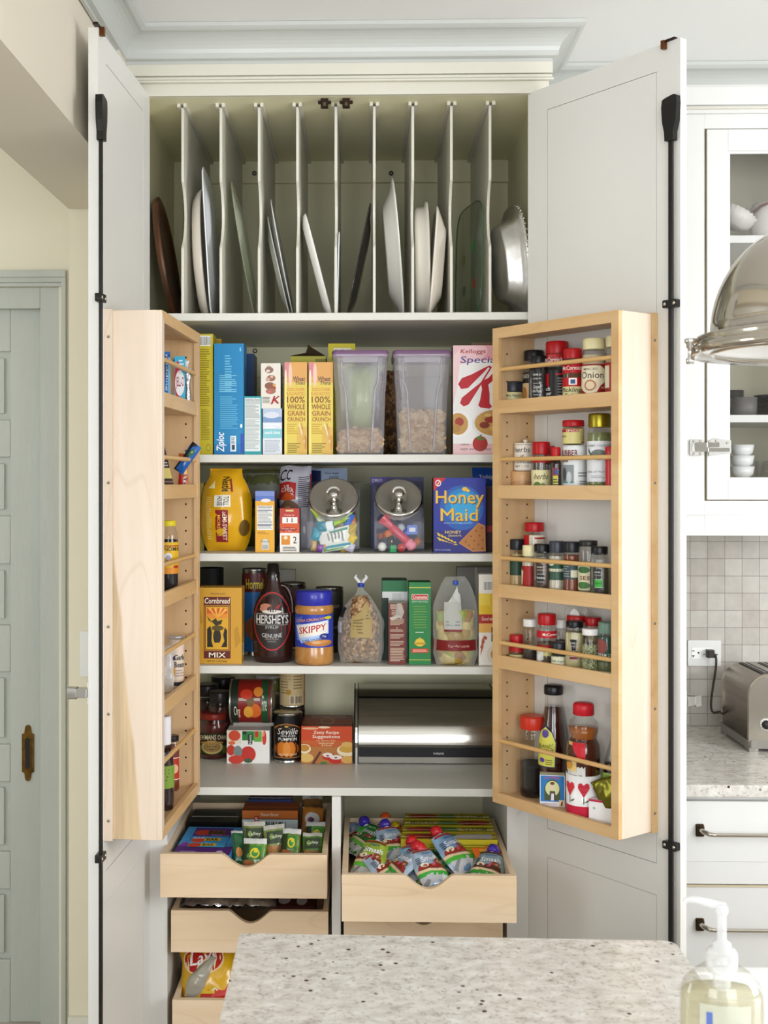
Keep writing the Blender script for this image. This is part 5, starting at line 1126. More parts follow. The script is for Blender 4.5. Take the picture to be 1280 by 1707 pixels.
def can(name, lb, pos, R, H, col, ops=(), rotz=0, group=None, arc=2.8, cat='can', lay=None, labz=(.05, .95), rim=STEEL):
    t = thing(name, lb, cat, pos, rotz, group)
    prof = [(R*.98, 0), (R*1.02, .001), (R*1.02, .003), (R, .0045), (R, H-.0045), (R*1.02, H-.003), (R*1.02, H-.001), (R*.98, H), (R*.95, H-.004), (R*.3, H-.0035), (0, H-.0035)]
    MB().lathe(prof, rim, 36, cap=False).lathe([(R*.98, 0), (0, 0)], rim, 36, cap=False).build('body', t)
    mb = MB(); mb.lathe([(R*1.003, H*labz[0]), (R*1.003, H*labz[1])], M(col, .35), 48, cap=False)
    label_on(mb, [(R, 0), (R, H)], H*labz[0], H*labz[1], arc, ops, None, gap=.0008)
    mb.build('label', t)
    if lay: t.rotation_euler = lay
    return t
Yb = 3.36
can('food_can', 'dark tin with a red band behind the cornbread carton', (PX(352, Yb), Yb, z3+.001), .036, .088, '#2b2620', [('r', 0, .0, 1, .5, '#7a2a20')])
can('food_can', 'black tin with a dark red band on top of another, behind the cornbread carton', (PX(352, Yb), Yb, z3+.090), .036, PZ(352, 946, Yb)-z3-.090, '#7c241e', [('r', 0, 0, 1, .2, '#1c1a18'), ('t', 'PREFERRED', .1, .35, .75, .6, '#d9b9a8', {'b': 1}), ('e', .3, .14, .12, .1, '#b9a078')], labz=(.0, .68), rim=M('#1c1c1c', .4))
can('food_can', 'tall dark can with yellow lettering and a blue panel behind the syrup bottle', (PX(424, 3.33), 3.33, z3+.001), .035, PZ(424, 948, 3.33)-z3, '#4a1210', [('r', .2, 0, .9, .76, '#1f5f9a'), ('r', 0, .76, 1, .97, '#4a1210'), ('t', 'Hormel', .28, .80, .80, .93, '#b9a82c', {'b': 2}), ('e', .5, .3, .25, .14, '#8a4a2a')])
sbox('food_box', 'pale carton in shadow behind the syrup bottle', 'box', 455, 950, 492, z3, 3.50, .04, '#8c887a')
can('food_can', 'dark red lidded jar behind the handle of the syrup bottle', (PX(487, 3.45), 3.45, z3+.001), .040, PZ(487, 972, 3.44)-z3, '#3a2020', [('e', .5, .8, .3, .15, '#5c2a24')])
# syrup bottle
sy_ = Yz(1107, z3)+.045; R = (PX(490, sy_)-PX(420, sy_))/2; Hs = PZ(455, 940, sy_-.03)-z3-.001; c = PX(455, sy_)
t = thing('syrup_bottle', 'dark brown chocolate syrup bottle with a side handle and oval label', 'bottle', (c, sy_, z3+.0008))
BRN = M('#2c1310', .22, coat=.5)
body = [(R*.84, 0), (R*.92, .004), (R*.94, .02), (R*.97, Hs*.2), (R, Hs*.33), (R*.98, Hs*.45), (R*.88, Hs*.56), (R*.70, Hs*.66), (R*.50, Hs*.74), (R*.36, Hs*.80), (R*.32, Hs*.86)]
MB().lathe(body, BRN, 40, sy=.72).build('body', t)
mb = MB().lathe([(R*.33, Hs*.855), (R*.335, Hs*.90), (R*.28, Hs*.92), (R*.27, Hs*.985), (R*.22, Hs), (0, Hs)], M('#1a1110', .2, coat=.6), 30, flute=.02, fl_n=30); mb.build('lid', t)
MB().tube(bez((R*.30, 0, Hs*.77), (R*.62, 0, Hs*.80), (R*.96, 0, Hs*.70), (R*.94, 0, Hs*.50), 14), [.0065]*15, BRN, 10).build('handle', t)
mb = MB()
rf = cyl(body); oc = Hs*.42; oh = Hs*.31; ow = R*.98
def mpo(u, v, o):
    x = (u-.5)*2*ow; z = oc+(v-.5)*2*oh; r = rf(z); x = max(-r*.97, min(r*.97, x))
    return (x, -.72*sqrt(max(r*r-x*x, 0))-.0006-o, z)
pr(mb, [('e', .5, .5, .46, .49, '#1d1512'), ('e', .5, .5, .445, .475, '#c4262c'), ('e', .5, .5, .425, .457, '#2b2320'), ('e', .35, .74, .14, .05, '#b97a62'), ('e', .30, .70, .10, .04, '#b97a62'), ('e', .52, .70, .14, .05, '#3a2420'), ('e', .5, .66, .24, .03, '#d9cfc4'), ('p', [(.44, .70), (.52, .86), (.50, .70)], '#5a4038'), ('p', [(.56, .72), (.72, .80), (.66, .70)], '#9a2424'),
         ('r', .06, .44, .94, .63, '#8e8a86'), ('r', .075, .45, .925, .62, '#1d1512'), ('t', 'HERSHEYS', .11, .465, .89, .605, '#d5d1cc', {'b': 3}), ('t', 'SYRUP', .34, .385, .66, .425, '#b9b4ae', {'b': 1}), ('t', 'GENUINE', .26, .25, .74, .32, '#c9c5bf', {'b': 1, 'arc': -.02}), ('t', 'CHOCOLATE', .34, .20, .66, .225, '#a49e98'), ('t', 'FLAVOR', .40, .165, .60, .19, '#a49e98')], mpo, curved=1.5)
mb.build('label', t)
# peanut butter
py_ = Yz(1110, z3)+.042; R = (PX(556, py_)-PX(491, py_))/2; H = PZ(523, 986, py_-.03)-z3
t = thing('peanut_butter_jar', 'peanut butter jar with a blue lid and blue label', 'jar', (PX(523.5, py_), py_, z3+.0008))
bp = [(R*.85, 0), (R*.96, .003), (R, .010), (R*.985, H*.22), (R*.965, H*.235), (R*.965, H*.70), (R*.99, H*.71), (R*1.0, H*.76), (R*.93, H*.81), (R*.86, H*.83)]
MB().lathe(bp, noisy('peanut_butter', ['#a86f34', '#c08a4a'], nscale=40, rough=.25, coat=.6), 44).build('body', t)
MB().lathe([(R*.90, H*.80), (R*.93, H*.81), (R*.93, H*.98), (R*.89, H), (0, H)], M('#2a2f9e', .35, coat=.3), 60, flute=.012, fl_n=60).build('lid', t)
mb = MB(); label_on(mb, bp, H*.245, H*.69, 2.9, [('p', [(.05, .85), (.3, .95), (.22, .6), (.12, .3)], '#4a62c8'), ('p', [(.1, .55), (.2, .5), (.28, .2), (.15, .2)], '#5a7ad8'), ('t', 'EXTRA CRUNCHY', .14, .80, .72, .88, '#f0a02c', {'b': 2, 'slant': .10}), ('e', .80, .90, .09, .05, '#c9c42c'), ('p', [(.12, .66), (.80, .84), (.80, .42), (.22, .24)], '#b9c9ea'), ('p', [(.14, .64), (.78, .82), (.78, .45), (.24, .28)], '#ece6da'),
          ('t', 'SKIPPY', .22, .46, .74, .67, '#b8202c', {'b': 3, 'slant': .14}), ('p', [(.27, .12), (.68, .28), (.66, .38), (.22, .24)], '#a9c2ea'), ('t', 'SUPER CHUNK', .29, .20, .64, .27, '#2a3c96', {'b': 2, 'slant': .12}), ('e', .62, .14, .28, .10, '#b5763c'), ('e', .56, .16, .10, .05, '#d9a468'), ('e', .72, .18, .10, .05, '#c98a50'), ('e', .70, .34, .09, .09, '#20307c'), ('t', '7g', .66, .31, .74, .37, '#e9e6f2')], '#2c3ea6', gap=.0008)
mb.build('label', t)
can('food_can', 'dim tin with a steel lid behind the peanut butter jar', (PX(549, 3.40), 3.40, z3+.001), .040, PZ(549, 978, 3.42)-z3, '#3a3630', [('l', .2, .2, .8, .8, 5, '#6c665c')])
# granola bag
def stuffed_bag(name, lb, a, b, top, bot, mat, extra_ops, seed, knot='#e4e4e2', tie='#2440a0', T=.085, contents_h=.8, wf=None):
    Y = Yz(bot, z3)+.035; xa, xb = PX(a, Y), PX(b, Y); w_ = xb-xa; H = PZ((a+b)/2, top, Y)-z3
    t = thing(name, lb, 'bag', ((xa+xb)/2, Y+.008, z3+.0008))
    wf = wf or (lambda v: .86+1.1*v if v < .13 else (1.0 if v < .42 else max(.11, cos(min(1, (v-.42)/.46)*pi/2)**.8)))
    f = bagsurf(w_, H, T, seed=seed, crump=.006, hw=wf, pw=2.2, thz=lambda v: (min(1, v*6)**.5)*max(.12, 1-max(0, v-.35)*1.5))
    fi = bagsurf(w_*.86, H*contents_h, T*.78, seed=seed+1, crump=.006, hw=lambda v: wf(v*contents_h)*.98, pw=2.2, thz=lambda v: (min(1, v*6)**.5)*(1-.5*max(0, v-.5)))
    bag(MB(), fi, mat, 24, 24).build('contents', t)
    bag(MB(), f, CELLO, 24, 26).build('film', t)
    mb = MB(); pr(mb, extra_ops, lambda u, v, o: f((2*u-1), v, -1, o+.0015), curved=1.5, nx=12); mb.build('label', t)
    mb = MB(); z = H*.93
    if tie: mb.lathe([(.008, z-.006), (.009, z), (.008, z+.006)], M(tie, .4), 12)
    if knot:
        for s in (-1, 1): mb.tube([(0, 0, z), (s*.008, -.004, z+.012), (s*.016, -.008, z+.022), (s*.012, -.010, z+.028)], [.003, .005, .0045, .002], M(knot, .3), 8)
    mb.build('tie', t)
    return t
GRAN = crumbs('granola', ['#a98256', '#7d5a36', '#c2a074', '#5e4226', '#8f6c44'], 130)
stuffed_bag('granola_bag', 'tied clear bag of brown granola with a gold label', 563, 640, 966, 1109, GRAN, [('r', .28, .32, .74, .72, '#a9925c'), ('p', [(.3, .72), (.52, .84), (.74, .70)], '#a9925c'), ('l', .32, .36, .7, .66, 8, '#7a663a'), ('r', -.02, .54, .10, .66, '#22222a'), ('r', 0, .37, .10, .5, '#bfc2c8')], 3)
sbox('pasta_box', 'white and green carton with a torn open flap behind the brown carton', 'box', 637, 968, 679, z3, 3.24, .10, '#e9ebe8', sides='#5c665c', topcol='#4a5a4a', front=[('r', 0, .86, 1, 1, '#2e7a4c'), ('r', .0, .0, .25, .78, '#1f3a2a'), ('r', .4, .7, .75, .84, '#cfd2cf')])
def torn(mb, w, d, h): mb.add([(-w*.1, -d/2-.001, h*.80), (w*.25, -d/2-.008, h*.74), (w*.42, -d/2-.006, h*.86), (w*.25, -d/2-.002, h*1.0), (w*.0, -d/2-.001, h*1.0)], [(0, 1, 2, 3, 4)], M('#b5aca0', .7)); mb.add([(-w*.45, -d/2-.001, h*.76), (0, -d/2-.012, h*.83), (w*.3, -d/2-.012, h*.80), (-w*.3, -d/2-.004, h*.72)], [(0, 1, 2, 3)], M('#c9c1b6', .7))
BBX = [('l', .10, .90, .85, .985, 5, '#d8c4b0'), ('l', .18, .80, .8, .89, 4, '#c9b49c'), ('e', .5, .765, .06, .010, '#c9a486'), ('l', .1, .64, .9, .75, 6, '#c9b49c'), ('e', .5, .60, .06, .010, '#c9a486'), ('l', .1, .53, .85, .58, 3, '#c9b49c'), ('l', .1, .42, .9, .50, 4, '#c9b49c'), ('l', .1, .30, .9, .39, 4, '#c9b49c'), ('l', .1, .05, .92, .28, 9, '#d4bfa8')]
sbox('dinner_mix_box', 'narrow maroon carton full of small print, right of the granola bag', 'box', 647.5, 1006, 676, z3, 3.155, .075, '#6e2a20', front=BBX, sides='#4a1c16', topcol='#b9aea0', extra=torn)
GBX = [('r', 0, .93, 1, .94, '#d9c94a'), ('r', 0, .055, 1, .062, '#d9c94a'), ('r', .13, .785, .88, .855, '#f0e6dc'), ('r', .15, .79, .86, .85, '#c23028'), ('t', 'Creamette', .18, .80, .83, .84, '#f6eee6', {'b': 2}), ('t', 'ELBOW MACARONI', .14, .755, .86, .772, '#d9e6d4', {'b': 1})]
for k in range(9): GBX.append(('l', .18+.03*(k % 3), .70-.032*k, .82-.03*(k % 2), .713-.032*k, 1, '#8fae3c'))
GBX += [('l', .3, .385, .7, .40, 1, '#e2e9e0'), ('e', .5, .27, .22, .05, '#e0c23a'), ('r', .24, .245, .76, .27, '#c8962a'), ('p', [(.5, .29), (.47, .33), (.53, .33)], '#e0c23a'), ('r', .12, .145, .90, .195, '#cf3a2c'), ('l', .18, .155, .84, .188, 2, '#e8c0a4')]
sbox('macaroni_box', 'bright green macaroni carton on the middle shelf', 'box', 681.5, 971, 718, z3, 3.155, .07, '#1f7d3c', front=GBX, sides='#12401f', topcol='#155a2a')
PAST = crumbs('dried_pasta', ['#c9b45c', '#b08f3e', '#d9c67e', '#a8783a', '#9fae5a'], 45, 1)
stuffed_bag('pasta_bag', 'clear bag of dried pasta with a dark red band near its foot', 722, 797, 962, 1112, PAST, [('r', .0, .18, 1, .30, '#7c1f1e'), ('t', 'Torellini pasta', .30, .21, .78, .25, '#d9a89c', {'sh': .3}), ('r', .22, .42, .62, .72, '#b9b9b2'), ('p', [(.3, .72), (.5, .86), (.62, .8), (.62, .72)], '#c4c4be'), ('r', .22, .395, .62, .42, '#7c1f1e'), ('l', .26, .45, .58, .52, 2, '#8a968e'), ('p', [(.42, .80), (.55, .90), (.60, .70), (.50, .74)], '#d2d0cc')], 6, knot=None, tie='#3858b0', T=.09, contents_h=.62, wf=lambda v: (.84+1.2*v if v < .13 else 1) if v < .55 else max(.34, cos(min(1, (v-.55)/.52)*pi/2)**.55))
sbox('food_box', 'tall grey carton standing at the back behind the pasta bag', 'box', 762, 946, 828, z3, 3.50, .05, '#97938a', front=[('r', .45, .0, .5, 1, '#c9c5ba')])
sbox('cracker_box', 'white and yellow cracker carton with a barcode at the right end of the middle shelf', 'box', 798, 958, 860, z3, 3.15, .06, '#f0ebe0', sides='#c9bfae', topcol='#e9e4da',
     front=[('b', .13, .82, .37, .93), ('r', 0, .56, 1, .79, '#e9c02c'), ('r', 0, .66, .3, .79, '#f0d24c'), ('r', 0, .46, 1, .56, '#b02a1e'), ('t', 'Good with', .08, .49, .42, .535, '#f0e0d0', {'b': 1}), ('r', 0, .36, 1, .46, '#e9b45c'), ('r', .34, .26, .5, .42, '#22201e'), ('t', 'W', .36, .28, .46, .36, '#f0f0f0', {'b': 1}), ('e', .42, .12, .20, .10, '#e9dcc6'), ('e', .44, .12, .12, .06, '#b98a5c'), ('p', [(.04, .1), (.08, .28), (.16, .34), (.12, .2)], '#c0603a'), ('e', .12, .26, .04, .02, '#b5543a'), ('e', .18, .30, .04, .02, '#b5543a'), ('e', .08, .2, .04, .02, '#b5543a')])

# ------------------------------------------------------------------ bottom shelf
z4 = SH[4]
nj = Yz(1268, z4)+.04; R = (PX(381, nj)-PX(331, nj))/2
t, pf = jar('sauce_jar', 'round jar of red salsa with an arched label, left end of the bottom shelf', 'jar', (PX(356, nj), nj, z4+.0008), R, PZ(356, 1190, nj-.03)-z4, lid='#8c2a1c', lidh=.14, neck=.86, shoulder=.16, fillc='#5a140c', fillh=.93,
    lab=[(.10, .58, 2.9, '#2a3216', [('r', .1, .55, .9, .9, '#3a1a10'), ('t', 'NEWMANS OWN', .12, .62, .88, .84, '#e6d9b0', {'b': 2, 'arc': .10}), ('e', .5, .36, .26, .30, '#c9b26a'), ('e', .5, .36, .20, .22, '#9c7a48'), ('e', .5, .56, .28, .07, '#b98f4a'), ('r', .40, .56, .60, .68, '#b98f4a'), ('e', .43, .40, .03, .02, '#2a1a10'), ('e', .57, .40, .03, .02, '#2a1a10'), ('r', .42, .26, .58, .29, '#5a3420'), ('r', .02, .06, .24, .40, '#6f7a3c'), ('r', .76, .06, .98, .40, '#5a6a34')])])
for i, (px, top, lb) in enumerate(((345, 1140, 'black lidded jar at the back left of the bottom shelf'), (372, 1128, 'tall dark jar at the back of the bottom shelf'))):
    y_ = 3.55+.075*i; jar('sauce_jar', lb, 'jar', (PX(px, y_), y_, z4+.001), .040, PZ(px, top, y_)-z4, lid='#201c1c', fillc='#3a1512', fillh=.9, lab=[(.25, .6, 2.5, '#23201e', [('t', 'sauce', .2, .3, .8, .6, '#5a4a40')])])
jar('sauce_jar', 'dark red jar with a pale ring on its lid, behind the round salsa jar', 'jar', (PX(366, 3.47), 3.47, z4+.001), .034, PZ(366, 1152, 3.47)-z4, lid='#2c2826', fillc='#481410', fillh=.92, lab=[(.3, .6, 2.5, '#38100e', [('l', .2, .2, .8, .8, 3, '#7c5a50')])])
# tomato tins in their carrying carton
sbox('tomato_carton', 'white carton with pictures of tomatoes, under the fallen can', 'box', 378, 1218, 449, z4, Yz(1274, z4), .13, '#efece6', sides='#d9d5cc', topcol='#cfc9bf',
     front=[('r', .0, .6, .34, 1, '#e9dcc8'), ('e', .18, .84, .14, .16, '#cf4a28'), ('e', .12, .62, .08, .06, '#e2703c'), ('r', .36, .70, .64, .98, '#2c7a3a'), ('r', .38, .88, .46, .98, '#1d1d1d'), ('r', .50, .58, .60, .88, '#22261e'), ('t', 'Hunts', .52, .60, .58, .86, '#f0f0ea', {'rot': 90, 'b': 1}), ('r', .64, .66, .82, .98, '#6aa83a'), ('r', .66, .8, .74, .98, '#c22a28'), ('e', .88, .78, .05, .22, '#d2402a'), ('e', .86, .9, .03, .08, '#e9907c'),
            ('e', .10, .40, .10, .16, '#c93a26'), ('e', .50, .28, .18, .24, '#c6342a'), ('e', .26, .36, .10, .18, '#7c8a86'), ('e', .22, .12, .18, .13, '#cf4030'), ('e', .50, .09, .10, .07, '#4a5a44'), ('p', [(.42, .04), (.5, .14), (.6, .04)], '#3c5a34')])
carton('tomato_carton', 'open carton end in shadow beneath the fallen tomato can', 'box', (PX(426, 3.45), 3.49, z4+PZ(420, 1218, Yz(1274, z4))-z4+.001), .13, .10, .012, '#b5aea2')
fc = Yz(1274, z4)+.055; Rf = (PZ(420, 1142, fc)-PZ(420, 1213, fc))/2
zc = PZ(420, 1217, Yz(1274, z4))+Rf+.012
wf_ = (PX(456, fc)-PX(385, fc))
can('tomato_can', 'red tomato can lying on its side on the tomato carton', (PX(385, fc), fc, zc), Rf, wf_, '#8c1c14', [('r', .0, .0, 1, .18, '#1d2a1c'), ('r', .0, .78, 1, .96, '#1c4a2c'), ('t', 'Fire', .36, .80, .60, .92, '#d9e0cc', {'rot': 90}), ('e', .60, .60, .12, .18, '#d8692a'), ('e', .62, .45, .10, .12, '#e2a23c'), ('e', .45, .50, .08, .10, '#7a5a2a'), ('t', 'Org', .52, .08, .72, .24, '#e9dcc8', {'rot': 90}), ('e', .34, .40, .08, .16, '#cf3c24'), ('e', .30, .70, .08, .12, '#e08a34'), ('r', .40, .2, .44, .75, '#c8bdb0')], arc=3.0, lay=(0, pi/2, 0))
yb_ = 3.56
bag_obj('folded_bag', 'white folded bag end on top of the cans at the back', 'bag', (PX(447, yb_), yb_, PZ(447, 1157, yb_)), .075, .055, .03, film('#c9c6c0'), seed=14, crump=.004, ops=[('r', .75, .1, 1, .9, '#6a7a34')])
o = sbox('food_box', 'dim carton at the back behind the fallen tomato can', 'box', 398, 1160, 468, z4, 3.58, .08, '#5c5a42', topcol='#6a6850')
ob = 3.50; Ro = (PX(508, ob)-PX(465, ob))/2
Yq = Yz(1274, z4)
can('food_can', 'tin with a silver rim just behind the pumpkin can', (PX(483, Yq+.115), Yq+.115, z4+.001), .0375, PZ(483, 1187, Yq+.115)-z4, '#3c3a38', [('l', .3, .2, .7, .8, 4, '#7c7468')])
can('food_can', 'black can at the back carrying the orange labelled can', (PX(487, ob+.02), ob+.02, z4+.001), .0385, PZ(487, 1177, ob+.02)-z4-.002, '#141414')
can('food_can', 'orange and cream can with a barcode, top of the rear stack', (PX(487, ob+.02), ob+.02, PZ(487, 1176, ob+.02)), .0385, .108, '#c2622c', [('r', .12, 0, .88, 1, '#c9b184'), ('l', .2, .35, .5, .95, 7, '#8a744c'), ('l', .55, .5, .8, .95, 5, '#8a744c'), ('b', .46, .06, .80, .32), ('e', .43, .42, .07, .08, '#b58a2c')], arc=3.0)
pc = Yz(1273, z4)+.036; R = (PX(502, pc)-PX(455.5, pc))/2
can('pumpkin_can', 'black pumpkin can with script lettering and an orange pumpkin', (PX(479, pc), pc, z4+.0008), R, PZ(479, 1186, pc)-z4, '#161616',
    [('p', [(.14, .06), (.86, .06), (.88, .72), (.7, .80), (.5, .84), (.3, .80), (.12, .72)], '#c9803a'), ('p', [(.155, .075), (.845, .075), (.865, .71), (.69, .785), (.5, .825), (.31, .785), (.135, .71)], '#141414'), ('e', .5, .26, .33, .19, '#c2661e'), ('e', .38, .26, .12, .17, '#d87c26'), ('e', .60, .26, .12, .17, '#d87c26'), ('e', .5, .26, .09, .17, '#e2903a'), ('r', .47, .42, .53, .50, '#4a3a18'), ('t', 'Seville', .28, .59, .80, .73, '#ece8e0', {'sh': .3, 'b': 0}), ('t', '100% PURE', .36, .54, .72, .575, '#ece8e0', {'b': 1}), ('t', 'PUMPKIN', .30, .45, .76, .52, '#ece8e0', {'b': 2}), ('t', 'NET WT 15 OZ', .30, .12, .76, .16, '#ece0c8', {'b': 1}), ('e', .5, .77, .05, .02, '#c9a43a')], arc=2.9)
ZR_ = [('r', 0, .62, 1, 1, '#cf4a20'), ('r', 0, .45, 1, .62, '#c9602c'), ('r', 0, 0, 1, .45, '#b9763c'), ('e', .18, .94, .16, .03, '#e9b48a'), ('e', .45, .97, .12, .03, '#f0d2b4'), ('t', 'Zesty Recipe', .24, .77, .74, .88, '#f6ecd8', {'b': 2}), ('t', 'Suggestions', .22, .66, .76, .77, '#f6ecd8', {'b': 2}), ('t', 'for Queso Dip,', .30, .59, .68, .64, '#f0d8a4', {'b': 1}), ('t', 'Guacamole', .34, .53, .64, .58, '#f0d8a4', {'b': 1}), ('t', '& More!', .40, .47, .60, .52, '#f0d8a4', {'b': 1}),
       ('e', .06, .40, .13, .13, '#f0e0bc'), ('e', .06, .42, .10, .09, '#c98a34'), ('e', .10, .16, .14, .12, '#e2bc6a'), ('p', [(.2, .0), (.36, .34), (.40, .32), (.26, .0)], '#5a3424'), ('e', .90, .36, .20, .16, '#f0e0bc'), ('e', .90, .40, .16, .10, '#d2a040'), ('e', .90, .52, .11, .07, '#dcb060'), ('e', .54, .20, .13, .10, '#c22a20'), ('e', .52, .24, .10, .06, '#ece4dc'), ('e', .68, .12, .15, .11, '#c22a20'), ('e', .68, .18, .12, .06, '#ece4dc'), ('e', .52, .22, .03, .02, '#7c2a20'), ('e', .68, .17, .03, .02, '#7c2a20'), ('e', .44, .03, .07, .03, '#3f7a3a'), ('e', .90, .12, .12, .10, '#d9a85a')]
sbox('tomato_carton', 'orange-red carton with recipe suggestions printed on it, left of the bread box', 'box', 502, 1211, 587, z4, Yz(1274, z4), .165, '#cf4a20', front=ZR_, sides='#a83c1c', topcol='#8c3a22', top=[('e', .5, .45, .14, .3, '#b98a6a'), ('e', .5, .45, .11, .24, '#8c4a34'), ('t', 'TOMATOES', .15, .72, .85, .95, '#b5a094', {'b': 2}), ('r', 0, 0, 1, .18, '#7a2c1a')])
# bread box
yy0 = Yz(1273, z4); xa = PX(590, yy0); BW = .425; Hb = PZ(600, 1152, yy0+.10)-z4; BD = .25
t = thing('bread_box', 'stainless steel roll-top bread box with a black handle strip', 'bread box', (xa+BW/2, yy0+BD/2, z4+.0008))
def bprof(g=0, n=16):
    p = [(-BD/2+g, g)]; rr_ = Hb-.055
    p.append((-BD/2+g, .045))
    for k in range(n+1):
        a = k/n*pi/2; p.append((-BD/2+g+(.145-g)*(1-cos(a)), .045+(Hb-.045-g)*sin(a)))
    p += [(BD/2-.03, Hb-g), (BD/2-g, Hb-.035), (BD/2-g, g)]
    return p
MB().prism(bprof(.006), -BW/2+.012, BW/2-.012, M('#4b4740', .3, .9), 'yz', smooth=False).build('body', t)
BRS = noisy('roll_top_steel', ['#a8a49c', '#b9b5ad'], scale=(.03, 1, 1), nscale=120, rough=.16, metal=1)
def arcsheet(g, a0, a1, mat, mb, n=24, xg=.013):
    def f(u, v):
        a = a0+(a1-a0)*v; return (-BW/2+xg+(BW-2*xg)*u, -BD/2+g+(.145-g)*(1-cos(a)), .045+(Hb-.045-g)*sin(a))
    return mb.grid(f, 2, n, mat)
arcsheet(.0025, .06, 1.12, BRS, MB()).build('roll_top', t)
mb = MB(); arcsheet(-.001, 1.13, 1.57, M('#8d8a82', .2, 1), mb); mb.box(-BW/2+.013, BW/2-.013, -BD/2+.145, BD/2-.03, Hb-.006, Hb+.001, M('#8d8a82', .2, 1)); mb.build('fixed_top', t)
mb = MB().box(-BW/2+.016, BW/2-.016, -BD/2-.004, -BD/2+.006, .020, .046, M('#17171a', .35)); pr(mb, [('t', 'brabantia', .54, .3, .61, .6, '#c9c9c9', {'b': 1})], lambda u, v, o: (-BW/2+BW*u, -BD/2-.004-o, .020+.026*v)); mb.build('handle', t)
MB().box(-BW/2+.013, BW/2-.013, -BD/2, -BD/2+.008, .002, .0195, M('#8f8b82', .3, 1)).build('base_strip', t)
for s in (-1, 1):
    x0 = -BW/2 if s < 0 else BW/2-.013
    MB().prism(bprof(-.002), x0, x0+.004, M('#131313', .4), 'yz').prism(bprof(-.001), x0+.004, x0+.010, CHROME, 'yz').prism(bprof(-.003), x0+.010, x0+.013, M('#131313', .4), 'yz').build('end_cap', t)

# ------------------------------------------------------------------ things in the door racks
def on_rack(fr, px0, px1, ytop, zb, wv):
    pc = (px0+px1)/2
    for _ in range(2):
        u, tt = fr.u(pc, wv); wv = max(min(wv, .1195-(px1-px0)/2*tt/F), (px1-px0)/2*tt/F+.002)
    u, tt = fr.u(pc, wv); R = (px1-px0)/2*tt/F; H = CZ-(ytop-CY)*tt/F-zb
    return fr.pt(u, wv, zb+.0006), R, H
def RJ(name, lb, px0, px1, ytop, zb, wv=.07, fr=FR, cat='jar', rotz=-.28, group=None, **k):
    p, R, H = on_rack(fr, px0, px1, ytop, zb, wv)
    return jar(name, lb, cat, p, R, H, rotz=rotz, group=group, **k)
def rbox_(name, lb, px0, px1, ytop, zb, d, col, wv=.07, fr=FR, cat='box', rotz=-.28, **k):
    u, tt = fr.u((px0+px1)/2, wv); R = (px1-px0)/2*tt/F; H = CZ-(ytop-CY)*tt/F-zb
    return carton(name, lb, cat, fr.pt(u, wv, zb+.0006), 2*R, d, H, col, rotz=rotz, **k)
s1, s2, s3, s4 = [z-.023 for z in SR]; s5 = ZR0+.018
RED, BLK, CRE, WHT = '#b3161c', '#151517', '#e9dfae', '#e9e7e2'
# shelf 1
RJ('spice_jar', 'tiny lemon pepper jar with a flat black lid, far left of the top shelf', 838, 872, 637, s1, wv=.075, lid='#2b2c34', lidh=.36, neck=.92, shoulder=.03, fillc='#b9a35e', fillh=.9, lab=[(.10, .62, 2.8, '#d9cf9a', [('t', 'Lemon Pepper', .14, .62, .86, .86, '#4a4632', {'sh': .3, 'b': 0}), ('t', 'Seasoning', .3, .38, .7, .54, '#4a4632'), ('l', .25, .05, .75, .2, 1, '#6a6444')])])
RJ('spice_jar', 'black-lidded spice jar at the back, second from left on the top rack shelf', 871.5, 908, 585, s1, wv=.045, lid=BLK, lidh=.17, fillc='#2a2622', lab=[(.02, .62, 2.8, '#1f1d1c', [('r', .0, .1, .45, .7, '#d9b98a'), ('e', .2, .4, .12, .2, '#b5763a'), ('t', 'TRADER JOES', .1, .8, .7, .95, '#d9d4c8', {'b': 1})])])
PEP = [('t', 'TRADER JOES', .18, .80, .82, .87, '#e9e6dc', {'b': 1}), ('t', 'Everyday Herb', .2, .70, .8, .77, '#cfcabc', {'sh': .3}), ('r', .12, .30, .88, .62, '#e9e6dc'), ('r', .14, .31, .86, .61, '#161616'), ('t', 'Ground', .3, .47, .7, .57, '#e9e6dc', {'b': 1}), ('t', 'Black Pepper', .2, .35, .8, .45, '#e9e6dc', {'b': 1})]
RJ('spice_jar', 'square black pepper jar with a black lid in front on the top rack shelf', 882, 912, 594, s1, wv=.088, lid=BLK, lidh=.15, sq=5, fillc='#201c1a', fillh=.98, lab=[(.02, .74, 1.9, '#191817', PEP)])
RJ('spice_jar', 'large red-lidded jar of black peppercorns with a red and black label', 908, 949, 570, s1, wv=.055, lid=RED, lidh=.19, fillc='#26201d', fillh=.75, lab=[(.62, .80, 2.9, '#bb1a22', [('t', 'McCormick', .1, .3, .7, .7, '#f3e9e4', {'b': 2})]), (.02, .56, 2.9, '#1e1c1c', [('r', 0, .55, .30, .9, '#b3161c'), ('t', 'Black', .05, .42, .36, .54, '#f0ece4', {'b': 2}), ('t', 'Pepper', .05, .26, .38, .4, '#f0ece4', {'b': 2}), ('e', .2, .12, .14, .12, '#b58a6a'), ('l', .55, .1, .9, .8, 9, '#8e8a86'), ('r', .5, .85, .95, .9, '#b3161c')])])
